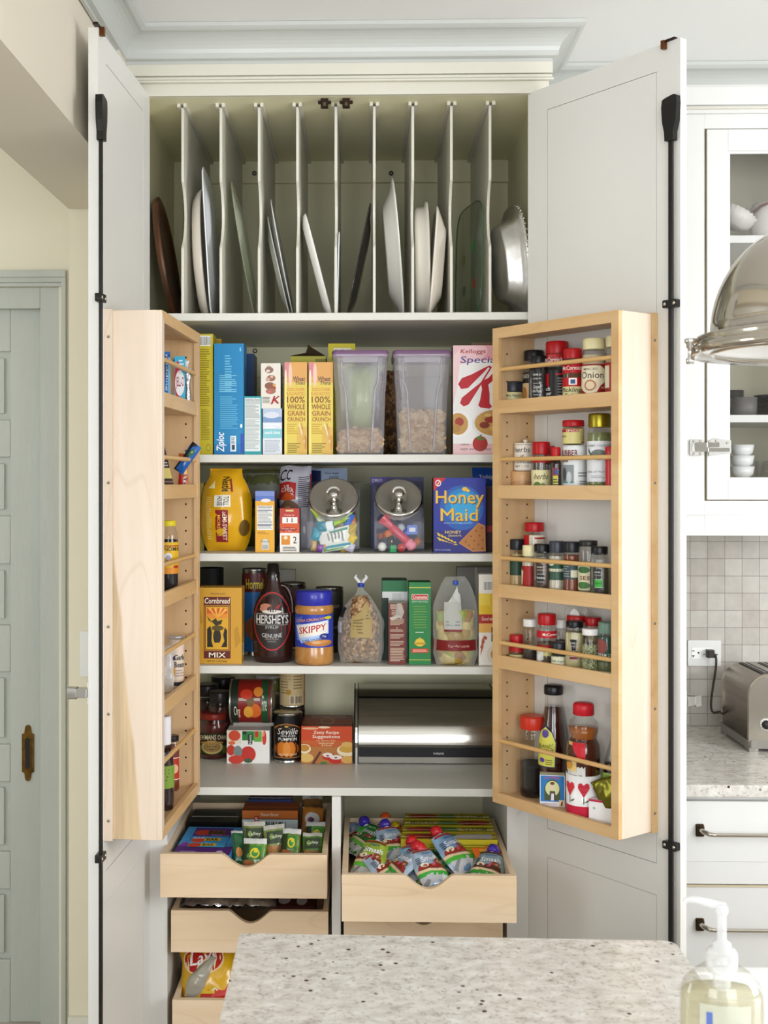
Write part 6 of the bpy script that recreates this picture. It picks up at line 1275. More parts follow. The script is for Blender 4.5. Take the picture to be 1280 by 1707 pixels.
RJ('spice_jar', 'red-lidded pickling spice jar with a cream and red label', 938, 971, 582, s1, wv=.088, lid=RED, lidh=.18, fillc='#5a3a1e', fillh=.8, lab=[(.56, .74, 2.8, '#bb1a22', [('t', 'McCormick', .12, .3, .9, .7, '#f6ece4', {'b': 2})]), (.02, .48, 2.9, '#d9cf96', [('r', 0, .66, 1, 1, '#b3161c'), ('r', .40, .72, .68, .98, '#f3f0ea'), ('r', .46, .76, .62, .92, '#2a4a8c'), ('t', 'Pickling', .12, .40, .84, .62, '#22201a', {'b': 1, 'sh': .2}), ('t', 'Spice', .25, .20, .75, .40, '#22201a', {'b': 1, 'sh': .2}), ('e', .72, .06, .2, .1, '#5a3a2a')])])
ON = [('r', .5, .05, 1, .95, '#a02420'), ('p', [(.04, .30), (.2, .15), (.35, .05), (.6, .1), (.7, .3), (.88, .45), (.9, .8), (.7, .95), (.1, .95)], '#ece2c4'), ('t', 'MINCED', .22, .80, .62, .88, '#4a3a24'), ('t', 'Onion', .14, .54, .80, .76, '#3a2a1c', {'b': 1}), ('e', .42, .32, .17, .18, '#b9805a'), ('e', .42, .32, .12, .13, '#e9d2b0'), ('t', 'NET', .72, .2, .9, .28, '#e9b4a4')]
RJ('spice_jar', 'minced onion jar with a cream lid and dark red label', 970, 1010, 565, s1, wv=.07, lid=CRE, lidh=.17, fillc='#d9c9a8', fillh=.9, lab=[(.13, .60, 3.0, '#a02420', ON)])
RJ('spice_jar', 'second cream-lidded spice jar cut off by the rack edge', 1009, 1046, 560, s1, wv=.060, lid=CRE, lidh=.17, fillc='#cdb48c', fillh=.8, lab=[(.13, .60, 3.0, '#a8302a', [('r', 0, .2, .3, .9, '#ece2c4')])])
# shelf 2
RJ('wooden_box', 'low round wooden box under the herb crock', 852, 888, 786, s2, wv=.065, cat='box', lid='#d6a878', lidh=.45, neck=.97, lidr=.99, body='#c99a68')
zz_ = on_rack(FR, 852, 888, 786, s2, .065)[2]+s2
HB = [('t', 'herbs', .08, .70, .86, .92, '#2a2622', {'b': 0, 'sh': .2}), ('t', 'of', .40, .48, .56, .60, '#2a2622'), ('t', 'Provence', .04, .24, .98, .42, '#2a2622', {'b': 0, 'sh': .2}), ('t', 'NET 1 OZ', .12, .08, .8, .16, '#5a544c')]
t, _ = RJ('herb_crock', 'cream ceramic herb crock with handwriting and a knob on its lid', 857, 889, 739, zz_+.001, wv=.065, cat='crock', lid='#e6dccb', lidh=.06, neck=.98, shoulder=.02, lidr=.98, body='#e9e0d0', lab=[(.06, .92, 2.2, '#e9e0d0', HB)])
Hc = on_rack(FR, 857, 889, 739, zz_+.001, .065)[2]
MB().lathe([(.004, 0), (.0055, .003), (.0055, .008), (0, .009)], M('#e6dccb', .3), 16).build('knob', t, (.004, 0, Hc))
RJ('spice_jar', 'tall red-lidded jar with an herb sprig label beside the crock', 886, 918, 737, s2, wv=.085, lid=RED, lidh=.24, fillc='#8a7a3a', fillh=.6, glass=GL, lab=[(.60, .72, 2.8, '#bb1a22', []), (.02, .46, 2.9, '#e3d9a8', [('t', 'herbs', .3, .6, .8, .85, '#5a4a2a', {'sh': .3}), ('e', .4, .3, .14, .2, '#5f7a36'), ('e', .6, .25, .1, .2, '#6f8a3e')])])
RJ('extract_bottle', 'small red-capped extract bottle behind two others', 907, 926, 744, s2, wv=.06, cat='bottle', lid='#c22a2c', lidh=.28, fillc='#2a120e', fillh=.98, lab=[(.04, .50, 2.6, '#c9bb4a', [('r', 0, .6, 1, 1, '#a3201e')])])
RJ('extract_bottle', 'front red-capped brown extract bottle with a yellow label', 918.5, 935, 746, s2, wv=.098, cat='bottle', lid='#c01c20', lidh=.26, sq=4, fillc='#2a120e', fillh=.98, lab=[(.02, .56, 2.0, '#c9c03c', [('r', 0, .7, 1, 1, '#a3201e'), ('r', .4, .75, .8, .95, '#2a4a8c'), ('l', .1, .1, .9, .6, 5, '#4a4a1c')])])
RB = [('t', 'RUBBER', .02, .80, .62, .93, '#7a2420', {'b': 3}), ('t', 'HERB', .04, .68, .34, .79, '#7a2420', {'b': 3}), ('r', .06, .24, .50, .62, '#8f9698'), ('e', .20, .42, .08, .14, '#4a5254'), ('e', .36, .36, .08, .12, '#c4caca'), ('r', .08, .24, .5, .27, '#3f8f86'), ('t', 'POUND JR', .04, .02, .78, .13, '#5a1a20', {'b': 1}), ('l', .62, .36, .92, .48, 2, '#8a8680'), ('l', .66, .2, .86, .3, 2, '#8a8680')]
p, R, H = on_rack(FR, 938, 979, 743, s2, .072)
tc_ = can('seasoning_tin', 'white tin with dark red lettering carrying a small spice jar', p, R, H, '#e6e8e8', RB, rotz=-.28, labz=(.0, .97), cat='tin', rim=M('#dfe1e1', .3, .3))
RJ('spice_jar', 'small red-lidded spice jar standing on the white tin', 938, 973, 701, H+s2+.0015, wv=.072, lid=RED, lidh=.26, neck=.96, fillc='#7a5a2a', fillh=.95, lab=[(.04, .64, 3.0, '#d9cc86', [('r', .0, .78, .72, .98, '#a81c1e'), ('t', 'SPICE', .3, .80, .7, .94, '#efe0cc', {'b': 2}), ('t', 'Capers', .02, .4, .3, .6, '#3a3420', {'b': 1}), ('l', .75, .2, .95, .95, 9, '#a8985a'), ('r', .8, .05, .9, .16, '#a8582a')])])
RJ('spice_jar', 'tall glass herb jar with a gold lid and white label', 979, 1019, 690, s2, wv=.07, lid='#9a8c2c', lidmetal=.9, lidh=.17, fillc='#7f8450', fillh=.92, lab=[(.16, .66, 3.1, '#e4e6e8', [('t', 'GOURMET COLLECTION', .1, .86, .9, .91, '#6a6e74', {'b': 1}), ('e', .5, .66, .22, .13, '#6f7a72'), ('p', [(.2, .85), (.28, .72), (.34, .62), (.30, .62), (.2, .74)], '#4a544c'), ('t', 'HERBS OF PROVENCE', .14, .22, .86, .27, '#8a8e94'), ('l', .3, .08, .7, .16, 2, '#a4a8ae')])])
RJ('spice_jar', 'slim red container cut off by the rack edge on the second shelf', 1009, 1030, 745, s2, wv=.098, lid='#b5232a', lidh=.1, neck=.98, body='#c22c34')
# shelf 3
def TJ(word, col): return [('t', 'TRADER JOES', .14, .86, .88, .92, '#ded9cd', {'b': 1}), ('t', 'Everyday', .2, .77, .8, .84, '#b9b2a4', {'sh': .3}), ('r', .10, .42, .90, .68, '#dcd8d0'), ('r', .12, .43, .88, .67, col), ('t', word, .22, .50, .78, .60, '#f0eee6' if col != '#3aa83c' else '#15401a', {'b': 1}), ('t', 'NET 2 OZ', .25, .03, .75, .09, '#c9c2b4')]
RD_ = [('r', 0, .45, 1, .60, '#e2dcbc'), ('r', .0, .60, 1, 1, '#2a5a44'), ('e', .25, .85, .16, .1, '#e9e4d0'), ('l', .1, .48, .8, .57, 1, '#3a3a30')]
RJ('spice_jar', 'tall red-lidded jar standing behind the others on the third rack shelf', 873, 908, 871, s3, wv=.045, lid=RED, lidh=.13, fillc='#b9a878', fillh=.85, lab=[(.05, .82, 3.0, '#d9d2bc', [('r', .0, .8, .38, 1, '#b3161c'), ('e', .22, .7, .22, .1, '#e2c24a'), ('r', .55, .93, 1, .96, '#b3161c'), ('r', .55, .75, 1, .78, '#b3161c'), ('l', .55, .3, .95, .7, 7, '#9a9484')])])
RJ('spice_jar', 'black-capped bulbous jar of pale powder at the left end of the third shelf', 848.5, 874, 899, s3, wv=.075, lid='#1b1d26', lidh=.20, fillc='#c2a36e', fillh=.9, lab=[(.32, .68, 2.9, '#2c4a3a', RD_)], waist=[(.10, 1.0), (.24, .98), (.30, .90), (.66, .90)])
RJ('spice_jar', 'cream-capped jar with a red lower half on the third shelf', 870, 895, 909, s3, wv=.095, lid=CRE, lidh=.22, fillc='#d9c9b4', fillh=.9, lab=[(.05, .58, 3.0, '#a02420', [('p', [(0, .2), (.2, .3), (.25, .8), (0, .9)], '#ece2c4'), ('l', .3, .1, .8, .2, 1, '#e9b4a4')])])
RJ('spice_jar', 'square jar of brown ground spice with a black cap, third on the third shelf', 889, 917, 907, s3, wv=.098, lid=BLK, lidh=.17, sq=5, fillc='#4a3220', fillh=.8, lab=[(.02, .62, 1.9, '#3f2b1e', TJ('Nutmeg', '#1a1a1a'))])
RJ('spice_jar', 'bulbous jar of white powder with a dark patterned cap', 914, 943, 902, s3, wv=.08, lid='#3a3d46', lidh=.21, fillc='#d9cfb9', fillh=.92, lab=[(.30, .64, 2.9, '#3a5a48', RD_)], waist=[(.10, 1.0), (.24, .98), (.30, .90), (.66, .90)])
RJ('spice_jar', 'bulbous jar of rust-red powder with a black cap', 938, 967, 903, s3, wv=.088, lid='#202024', lidh=.19, fillc='#7c3814', fillh=.94, lab=[(.34, .66, 2.9, '#3c4c50', [('r', .5, .1, 1, .5, '#cfcbb0'), ('l', .08, .1, .45, .9, 6, '#8a9694')])], waist=[(.10, 1.0), (.24, .98), (.30, .90), (.66, .90)])
RJ('spice_jar', 'seed jar with a low black cap and a cream label with green leaves', 964, 997, 901, s3, wv=.075, lid='#2a2a26', lidh=.10, fillc='#8c8674', fillh=.5, lab=[(.16, .58, 2.9, '#dcd6b0', [('e', .35, .82, .24, .13, '#3f6e38'), ('e', .35, .2, .24, .14, '#4a7a40'), ('t', 'SEED', .22, .42, .82, .58, '#7a3a28', {'b': 2})])])
RJ('spice_jar', 'square black-labelled jar with a bright green name panel', 984, 1014, 911, s3, wv=.100, lid=BLK, lidh=.15, sq=5, fillc='#3c3a28', fillh=.8, lab=[(.02, .60, 1.9, '#232120', TJ('Rosemary', '#3aa83c'))])
# shelf 4
t4 = thing('plastic_bag', 'limp clear plastic bag with a round white sticker behind the spice jars', 'bag', FR.pt(.20, .035, s4+.001), FR.rot)
f = bagsurf(.12, .16, .03, crump=.008, seed=21, hw=lambda v: 1-.45*v); bag(MB(), f, CELLO).build('film', t4)
mb = MB(); pr(mb, [('e', .55, .80, .20, .14, '#e6e6e2'), ('t', 'cinnamon', .42, .79, .68, .83, '#5a7a6a', {'sh': .2})], lambda u, v, o: f(1-2*u, v, 1, o+.002), curved=1.5); mb.build('sticker', t4)
RJ('spice_jar', 'small allspice jar with a red cap at the left end of the fourth shelf', 849, 873, 1058, s4, wv=.085, lid=RED, lidh=.30, fillc='#6a4a2a', fillh=.9, lab=[(.0, .32, 2.9, '#e0d79c', [('t', 'Allspice', .1, .3, .9, .75, '#2a261a', {'b': 1, 'sh': .2})]), (.42, .62, 2.9, '#b3161c', [])])
RJ('spice_jar', 'white-capped glass jar of dark seeds, second on the fourth shelf', 871, 896, 1032, s4, wv=.075, lid=WHT, lidh=.16, fillc='#4a4238', fillh=.42)
RJ('spice_jar', 'tall red-lidded jar with red bands in front on the fourth shelf', 895, 928, 1023, s4, wv=.085, lid=RED, lidh=.20, fillc='#5c4f38', fillh=.6, lab=[(.57, .70, 2.9, '#bb1a22', [('t', 'McCormick', .4, .3, 1, .7, '#f6ece4', {'b': 1})]), (.0, .44, 3.0, '#d9cf86', [('r', 0, .74, 1, 1, '#b3161c'), ('r', .0, .0, .42, .74, '#e6e2d6'), ('b', .06, .1, .36, .6, True), ('t', '33', .6, .1, .78, .5, '#2a2622', {'b': 1})])])
RJ('spice_jar', 'white-capped dim jar behind the tall red-lidded one on the fourth shelf', 926, 945, 1033, s4, wv=.050, lid=WHT, lidh=.17, fillc='#4c4c40', fillh=.7)
RJ('spice_jar', 'short black-lidded jar with a pale Italian label on the fourth shelf', 919, 944, 1070, s4, wv=.104, lid='#22242a', lidh=.42, neck=.95, shoulder=.02, fillc='#b9b48c', fillh=.9, lab=[(.02, .52, 2.9, '#dcd9bc', [('t', 'Tellicherry', .1, .6, .9, .8, '#4a5a48'), ('l', .2, .1, .8, .5, 3, '#7a8270')])])
RJ('spice_jar', 'wide red-lidded jar at the back of the fourth shelf', 943, 979, 1026, s4, wv=.045, lid=RED, lidh=.12, fillc='#b9a05c', fillh=.8)
RJ('spice_jar', 'narrower red-lidded jar at the back right of the fourth shelf', 974, 1003, 1029, s4, wv=.050, lid='#a8141a', lidh=.15, fillc='#8f7a4a', fillh=.8)
RJ('spice_jar', 'square jar with a black label and flat black lid on the fourth shelf', 942.5, 973, 1035, s4, wv=.085, lid=BLK, lidh=.13, sq=5, fillc='#b5a878', fillh=.9, lab=[(.0, .66, 1.9, '#1a1817', TJ('Cumin', '#7a1c24'))])
RJ('spice_jar', 'white-capped glass jar of green herbs near the right end', 969, 999, 1048, s4, wv=.098, lid=WHT, lidh=.13, fill=crumbs('dried_herbs', ['#8a8f5e', '#a3a678', '#6f7548', '#b5b48a'], 260), fillh=.78)
RJ('spice_jar', 'green-capped jar with a dark green label at the right end', 996, 1028, 1037, s4, wv=.080, lid='#6f8a7a', lidh=.20, fillc='#6a6e4a', fillh=.5, lab=[(.30, .76, 2.9, '#1f4a3c', [('e', .3, .6, .22, .3, '#8c4a44'), ('t', 'CREAM OF', .1, .22, .7, .34, '#dfe4d8', {'b': 1}), ('t', 'TARTAR', .1, .08, .6, .18, '#dfe4d8', {'b': 1})]), (.0, .14, 2.9, '#e8e8e8', [])])
# shelf 5
SOY = clear('#e9ece8', .05, .03, 'ribbed_glass')
RJ('soy_sauce_jar', 'red-lidded glass jar half full of dark soy sauce', 866, 909, 1193, s5, wv=.060, lid='#c8321e', lidh=.16, neck=.90, shoulder=.05, fillc='#120b0a', fillh=.50, glass=SOY)
p, R, H = on_rack(FR, 898, 947, 1142, s5, .030)
t = thing('syrup_bottle', 'tall bottle of dark amber syrup with a black cap and oval yellow label', 'bottle', p, -.45)
bpf = [(R*.90, 0), (R, .004), (R, H*.38), (R*.97, H*.50), (R*.86, H*.62), (R*.70, H*.74), (R*.62, H*.80), (R*.56, H*.90), (R*.58, H*.92)]
MB().lathe(bpf, GL, 32).build('body', t)
rf = cyl(bpf); MB().lathe([(0, .003)]+[(rf(H*.80*k/14+.003)*.95, H*.80*k/14+.003) for k in range(15)]+[(0, H*.80+.003)], M('#3b1409', .15, coat=.5), 28, cap=False).build('contents', t)
MB().lathe([(R*.62, H*.92), (R*.64, H*.93), (R*.64, H*.985), (R*.58, H), (0, H)], M(BLK, .3), 30, flute=.012, fl_n=30).build('lid', t)
mb = MB(); label_on(mb, bpf, H*.30, H*.66, 1.9, [('p', [(.1, 0), (.9, 0), (.95, .6), (.8, .85), (.5, 1), (.2, .85), (.05, .6)], '#26345e'), ('p', [(.13, .02), (.87, .02), (.91, .6), (.77, .83), (.5, .96), (.23, .83), (.09, .6)], '#d9d25a'), ('e', .5, .80, .16, .10, '#5a4a94'), ('t', 'BLANC', .22, .46, .78, .54, '#2a3a1c', {'b': 1}), ('t', 'DE HIGHT', .16, .34, .84, .44, '#2a3a1c', {'b': 2}), ('l', .2, .58, .8, .68, 3, '#4a5a3c'), ('e', .4, .16, .12, .06, '#5a4a94'), ('l', .55, .05, .8, .2, 3, '#7a7436')], a0=-.35, gap=.001)
mb.build('label', t)
BPW = [('r', .03, .02, .97, .98, '#2a7cc0'), ('p', [(.18, .2), (.18, .62), (.32, .82), (.5, .88), (.68, .82), (.82, .62), (.82, .2)], '#4a5a3a'), ('e', .5, .58, .28, .24, '#d9d9a0'), ('e', .5, .64, .10, .09, '#e9d2b4'), ('e', .5, .74, .09, .05, '#6a4a34'), ('p', [(.36, .2), (.40, .50), (.60, .50), (.66, .2)], '#5a4a40'), ('p', [(.44, .2), (.46, .42), (.56, .42), (.56, .2)], '#dfe6ee'), ('t', 'CLABBER', .16, .86, .84, .93, '#c9404a', {'b': 2, 'arc': .03}), ('r', .03, .02, .97, .16, '#e6e6ea'), ('t', 'baking powder', .1, .06, .7, .12, '#b04a50', {'b': 1}), ('r', .76, .02, .96, .22, '#e9d2a4'), ('p', [(.82, .04), (.9, .04), (.92, .2), (.86, .16)], '#7a3a2a')]
rbox_('baking_powder_tin', 'blue and white tin of baking powder in the bottom of the right rack', 900, 941, 1290, s5, .032, '#e4e6ea', wv=.086, cat='tin', rotz=-.15, front=BPW, right=[('r', .1, .05, .95, .95, '#2a66b0'), ('r', .25, .3, .9, .9, '#7a1c2c'), ('t', 'TIN', .4, .35, .8, .45, '#c9a03a', {'b': 1})], topcol='#b9b49a')
p, R, H = on_rack(FR, 944, 1001, 1171, s5+.055, .078)
ps = p
t = thing('honey_bottle', 'honey bottle with a red cap and waist, standing in the heart-patterned cup', 'bottle', p, -.2)
bpf = [(R*.72, 0), (R*.85, .004), (R*.92, H*.10), (R*.97, H*.25), (R, H*.42), (R*.96, H*.53), (R*.80, H*.585), (R*.78, H*.60), (R*.84, H*.66), (R*.88, H*.72), (R*.80, H*.79), (R*.58, H*.83), (R*.54, H*.86)]
HON = clear('#b5702c', .62, .05, 'honey_plastic')
MB().lathe(bpf, GL, 36, flute=0).build('body', t)
rf = cyl(bpf); MB().lathe([(0, .003)]+[(rf(H*.58*k/14+.003)*.96, H*.58*k/14+.003) for k in range(15)]+[(0, H*.585+.003)], M('#4a1b08', .15, coat=.5), 28, cap=False).lathe([(rf(H*.60)*.9, H*.60), (R*.80, H*.66), (R*.84, H*.72), (0, H*.735)], M('#a0581c', .2, coat=.5), 28, cap=False).build('contents', t)
MB().lathe([(R*.56, H*.86), (R*.60, H*.865), (R*.60, H*.97), (R*.52, H*.995), (0, H)], M('#c4202c', .35), 40, flute=.02, fl_n=20).build('lid', t)
mb = MB(); label_on(mb, bpf, H*.16, H*.57, 1.35, [('r', 0, 0, 1, 1, '#e9e6e0'), ('r', 0, .22, .6, 1, '#e6c27a'), ('e', .2, .52, .16, .10, '#8a5a34'), ('p', [(.34, 1), (1, 1), (1, .42), (.8, .5), (.55, .72)], '#c8202c'), ('e', .2, .36, .2, .1, '#d89a34'), ('t', 'honey 24', .2, .08, .85, .14, '#2a2622', {'b': 1}), ('l', .5, .78, .85, .86, 2, '#f0d0c8')], a0=-.55, gap=.001)
mb.build('label', t)
p2 = (ps[0], ps[1], s5+.0006); Rm = R*1.02; Hm = .098
t = thing('heart_cup', 'white cup with red hearts and a red foot, holding the honey bottle', 'cup', p2, -.2)
MB().lathe([(Rm*.93, 0), (Rm*.96, .002), (Rm*.98, .020), (Rm, Hm), (Rm*.93, Hm), (Rm*.90, .054), (0, .054)], M('#f1efec', .3, coat=.3), 44, cap=False).build('body', t)
mb = MB(); H_ = []
for k in range(7):
    c_ = .07+k*.145; col = ['#c42a3c', '#9c1c4c', '#d2303c'][k % 3]
    H_ += [('p', [(c_, .34), (c_-.055, .66), (c_-.05, .80), (c_-.025, .84), (c_, .76), (c_+.025, .84), (c_+.05, .80), (c_+.055, .66)], col), ('p', [(c_-.004, .12), (c_+.004, .12), (c_+.003, .34), (c_-.003, .34)], '#3a4a34'), ('p', [(c_, .16), (c_+.04, .20), (c_+.06, .28), (c_+.03, .24)], '#4a5a34')]
label_on(mb, [(Rm*.98, .0), (Rm, Hm)], .024, Hm*.96, 3.1*1.9, H_, None, gap=.0006)
label_on(mb, [(Rm*.97, 0), (Rm*.985, Hm)], .001, .026, 6.2, [], '#c4203c', gap=.0006); mb.build('pattern', t)
p, R, H = on_rack(FR, 1004, 1046, 1192, s5, .025)
t = thing('vinegar_bottle', 'slim-necked dark bottle with a green label behind the rack edge', 'bottle', p, -.3)
bpf = [(R*.9, 0), (R, .004), (R, H*.42), (R*.85, H*.55), (R*.45, H*.72), (R*.27, H*.84), (R*.25, H*.93)]
MB().lathe(bpf, GL, 28).lathe([(0, .004), (R*.94, .006), (R*.94, H*.40), (R*.8, H*.52), (0, H*.53)], M('#2c1a16', .2), 24, cap=False).build('body', t)
MB().lathe([(R*.29, H*.90), (R*.30, H*.99), (0, H)], M('#1d2130', .4), 20).build('lid', t)
mb = MB(); label_on(mb, bpf, H*.14, H*.44, 2.2, [('r', .1, .1, .9, .6, '#cfd8d8'), ('l', .14, .12, .86, .56, 8, '#5c6a6a'), ('e', .5, .8, .3, .14, '#7d9a3c')], '#a9bf5c', a0=-.4, gap=.001); mb.build('label', t)
rbox_('food_box', 'white carton with a red edge at the bottom right of the rack', 984, 1044, 1334, s5, .030, '#eeecea', wv=.084, rotz=-.55, front=[('r', 0, .90, 1, 1, '#b82a4a'), ('e', .15, .6, .04, .06, '#9fc4b4')], topcol='#d9c4c8')
p, R, H = on_rack(FR, 1008, 1046, 1290, s5+.034, .085)
bag_obj('foil_pouch', 'shiny olive-gold foil pouch on the white carton', 'pouch', (p[0], p[1], s5+.036), .070, .075, .018, M('#6f6a24', .2, .8), seed=31, crump=.006, rotz=-.5, rot=(-.1, -.45, -.5))

# left rack --------------------------------------------------------------
l1, l2, l3, l4 = [z-.023 for z in SL]; l5 = ZR0+.018
def LR(px0, px1, ytop, zb, wv): return on_rack(FL, px0, px1, ytop, zb, wv)
JO = [('r', 0, 0, 1, 1, '#38b0d8'), ('e', .30, .55, .30, .36, '#c8284a'), ('e', .5, .50, .44, .24, '#f0eef0'), ('r', 0, .0, .8, .22, '#c8284a'), ('t', 'JELL-O', .14, .38, .88, .62, '#a01c34', {'b': 3}), ('e', .6, .12, .34, .12, '#d8884a'), ('l', .4, .82, .9, .95, 2, '#e4f2f6')]
def LB(name, lb, px0, px1, ytop, zb, d, col, wv, cat='box', rotz=.15, **k): return rbox_(name, lb, px0, px1, ytop, zb, d, col, wv=wv, fr=FL, cat=cat, rotz=rotz, **k)
def LBag(name, lb, px0, px1, ytop, zb, T, mat, wv, cat='pouch', dz=0, **k):
    u, tt = FL.u((px0+px1)/2, wv); w_ = (px1-px0)*tt/F; H = CZ-(ytop-CY)*tt/F-zb-dz
    return bag_obj(name, lb, cat, FL.pt(u, wv, zb+dz+.001), w_, H, T, mat, **k)
LB('gelatin_box', 'small sky-blue dessert mix carton with red lettering on the left rack', 291, 308.5, 595, l1, .022, '#1f96c8', .098, front=JO, left=[('t', 'instant', .3, .3, .6, .9, '#9fd4ea', {'rot': -90})])
LB('gelatin_box', 'thin blue and white carton left of the sky-blue dessert carton', 274, 284, 588, l1, .035, '#2a6ab4', .085, front=[('r', .1, .5, .9, .95, '#2c4a78'), ('t', 'pudding', .2, .3, .6, .95, '#d9e6f2', {'rot': -90}), ('r', .6, .0, 1, .9, '#7ab4dc')], right=[('r', 0, 0, 1, 1, '#d9cc7a')])
LBag('foil_pouch', 'silver foil pouch standing at the right of the dessert carton', 306, 319, 614, l1, .018, FOIL, .107, seed=33, crump=.004, rotz=.2)
LBag('foil_pouch', 'pale packet lying across the top behind the dowel', 284, 314, 600, l1+.112, .010, film('#c4c1bd'), .095, seed=35, crump=.004, rot=(.1, .12, .2), ops=[('r', .1, .3, .5, .8, '#3a3638')])
mb = LB('chocolate_bag', 'dark brown chocolate bag tapering upwards on the left rack', 264, 293, 722, l2, .035, '#33140f', .098, cat='bag', front=[('r', 0, .60, 1, .9, '#4a1c14'), ('l', .2, .44, .9, .62, 4, '#c9c6bc'), ('r', 0, .25, 1, .42, '#d8c46a'), ('l', 0, .02, 1, .22, 4, '#8a6a50')])
for v in mb.data.vertices: v.co.x = (v.co.x+.02)*(1-.8*max(0, v.co.z)/.14)-.02
LBag('sweet_bag', 'blue and black packet leaning over behind the dowel', 288, 306, 732, l2, .014, film('#1f5fae'), .098, cat='bag', dz=.055, seed=41, crump=.004, rot=(0, .62, .1), ops=[('r', 0, 0, .5, 1, '#14181e'), ('e', .5, .7, .22, .14, '#1f5f4a'), ('e', .5, .7, .08, .06, '#b9b43c')])
LBag('sweet_bag', 'red and orange sweet packet standing on the second left shelf', 298, 314, 757, l2, .018, film('#c8622c'), .108, cat='bag', seed=43, crump=.005, rotz=.1, ops=[('r', 0, 0, .3, .75, '#c8161c'), ('r', .45, .0, .75, .6, '#e9dfe2'), ('e', .75, .55, .2, .16, '#e2b06a'), ('l', .5, .1, .9, .5, 4, '#7c4a6a')])
def LJ(name, lb, px0, px1, ytop, zb, wv, cat='jar', rotz=.15, **k):
    return RJ(name, lb, px0, px1, ytop, zb, wv=wv, fr=FL, cat=cat, rotz=rotz, **k)
LJ('molasses_jar', 'molasses jar with a yellow lid and yellow label on the left rack', 262, 297, 868, l3, .090, lid='#d8c41c', lidh=.075, neck=.72, shoulder=.14, fillc='#0f0b0b', fillh=.80, lab=[(.28, .71, 3.0, '#dcae1e', [('r', 0, .86, 1, .9, '#a8501c'), ('t', 'GRANDMAS', .04, .72, .98, .85, '#2a1a10', {'b': 2}), ('e', .52, .56, .12, .10, '#e2dfe0'), ('e', .52, .50, .08, .10, '#b0aab4'), ('t', 'Molasses', .2, .34, .96, .44, '#2a1a10', {'b': 1}), ('r', 0, 0, 1, .2, '#d88a1e'), ('e', .8, .22, .12, .05, '#b03418')])])
LJ('can_with_lid', 'bean can with a white and beige label on the fourth left shelf', 282, 306.5, 1060, l4, .092, cat='can', lid='#c9c9cb', lidmetal=.6, lidh=.04, neck=1.0, shoulder=.01, body='#e0cdb8', lab=[(.0, .88, 3.1, '#e3cdbb', [('p', [(.1, .62), (.45, .72), (.45, .62)], '#5a2a6e'), ('t', 'Garlic', .42, .62, .92, .74, '#22303a', {'b': 2}), ('t', 'Beans', .42, .46, .9, .58, '#22303a', {'b': 2}), ('r', .05, .2, .3, .52, '#d4dadc'), ('e', .36, .36, .1, .14, '#d8a452'), ('l', .45, .25, .9, .42, 3, '#a8948a'), ('r', .4, .06, .95, .14, '#2c3234')])])
LJ('lidded_tub', 'small tub with a clear lid and green contents behind the bean can', 268, 297, 1060, l4, .035, cat='tub', lid='#b9aeb4', lidh=.18, neck=1.0, body='#4a6a2c')
LBag('plastic_bag', 'crumpled clear plastic bag in front of the bean can', 262, 290, 1078, l4, .03, clear('#f3f2f0', .3, .1, 'crinkled_film'), .082, cat='bag', seed=51, crump=.008, freq=40)
LJ('dressing_bottle', 'bottle of dark dressing with a tall white neck seal', 258, 290, 1194, l5, .095, cat='bottle', lid='#e9e4e6', lidh=.30, neck=.62, shoulder=.22, lidr=1.05, fillc='#2c1210', fillh=.95, lab=[(.24, .48, 3.0, '#7d9a3c', [('l', .1, .3, .8, .9, 4, '#3a4a1c'), ('t', 'B', .3, .1, .5, .25, '#22301a')])])
LJ('sauce_jar', 'reddish sauce bottle with a red and white label behind the white-necked one', 276, 299, 1226, l5, .075, cat='bottle', lid='#2a2422', lidh=.1, fillc='#7a2c12', fillh=.9, lab=[(.2, .62, 3.0, '#b8361c', [('r', .1, .95, .9, .98, '#f0e6e0'), ('r', .1, .02, .9, .05, '#f0e6e0'), ('e', .6, .5, .2, .2, '#e0b48a'), ('r', .9, 0, .94, 1, '#f0e6e0')])])

# ------------------------------------------------------------------ in the glass-fronted cabinet
yi = 3.50
mb = MB().lathe([(.0, 0), (.03, .0), (.035, .004), (.05, .012), (.062, .045), (.058, .046), (.045, .016), (0, .010)], M('#d9d5cc', .4), 48, cap=False, flute=.06, fl_n=24)
o = mb.build('shell_bowl', None, (PX(1216, yi), yi, PZ(1216, 350, yi))); o.rotation_euler = (0, .5, 0); tag(o, 'white ribbed bowl tipped on its side on the top glass cabinet shelf', 'bowl')
o.location.z = zs1+.048
pt_ = thing('basket', 'pale woven-look crock with a brown handle on the top glass cabinet shelf', 'crock', (PX(1276, yi), yi, zs1+.001))
MB().lathe([(.034, 0), (.042, .02), (.045, .06), (.041, .10), (.036, .112), (.034, .112), (.038, .06), (.03, .01)], M('#c9c4ba', .5), 40, flute=.01, fl_n=20).build('body', pt_)
MB().tube([(-.04, -.02, .085), (-.03, -.045, .095), (-.005, -.05, .105), (.02, -.045, .09)], .0045, M('#6e4636', .5), 8).build('handle', pt_)
for k in range(9):
    o = MB().lathe([(.0, 0), (.03, 0), (.052, .006), (.055, .008), (.03, .003), (0, .003)], M('#2c2a2a', .35), 36, cap=False).build('dark_plate', None, (PX(1288, yi), yi, zs2+.0005+.0068*k))
    tag(o, 'dark plate in the stack on the middle glass cabinet shelf', 'plate', 'stack of dark plates')
o = MB().lathe([(.030, 0), (.036, .004), (.038, .055), (.035, .055), (.033, .006), (0, .005)], M('#6f6b68', .4), 36, cap=False).build('cup', None, (PX(1238, yi), yi-.01, zs2+.0008)); tag(o, 'grey straight-sided cup in front of the dark plates', 'cup')
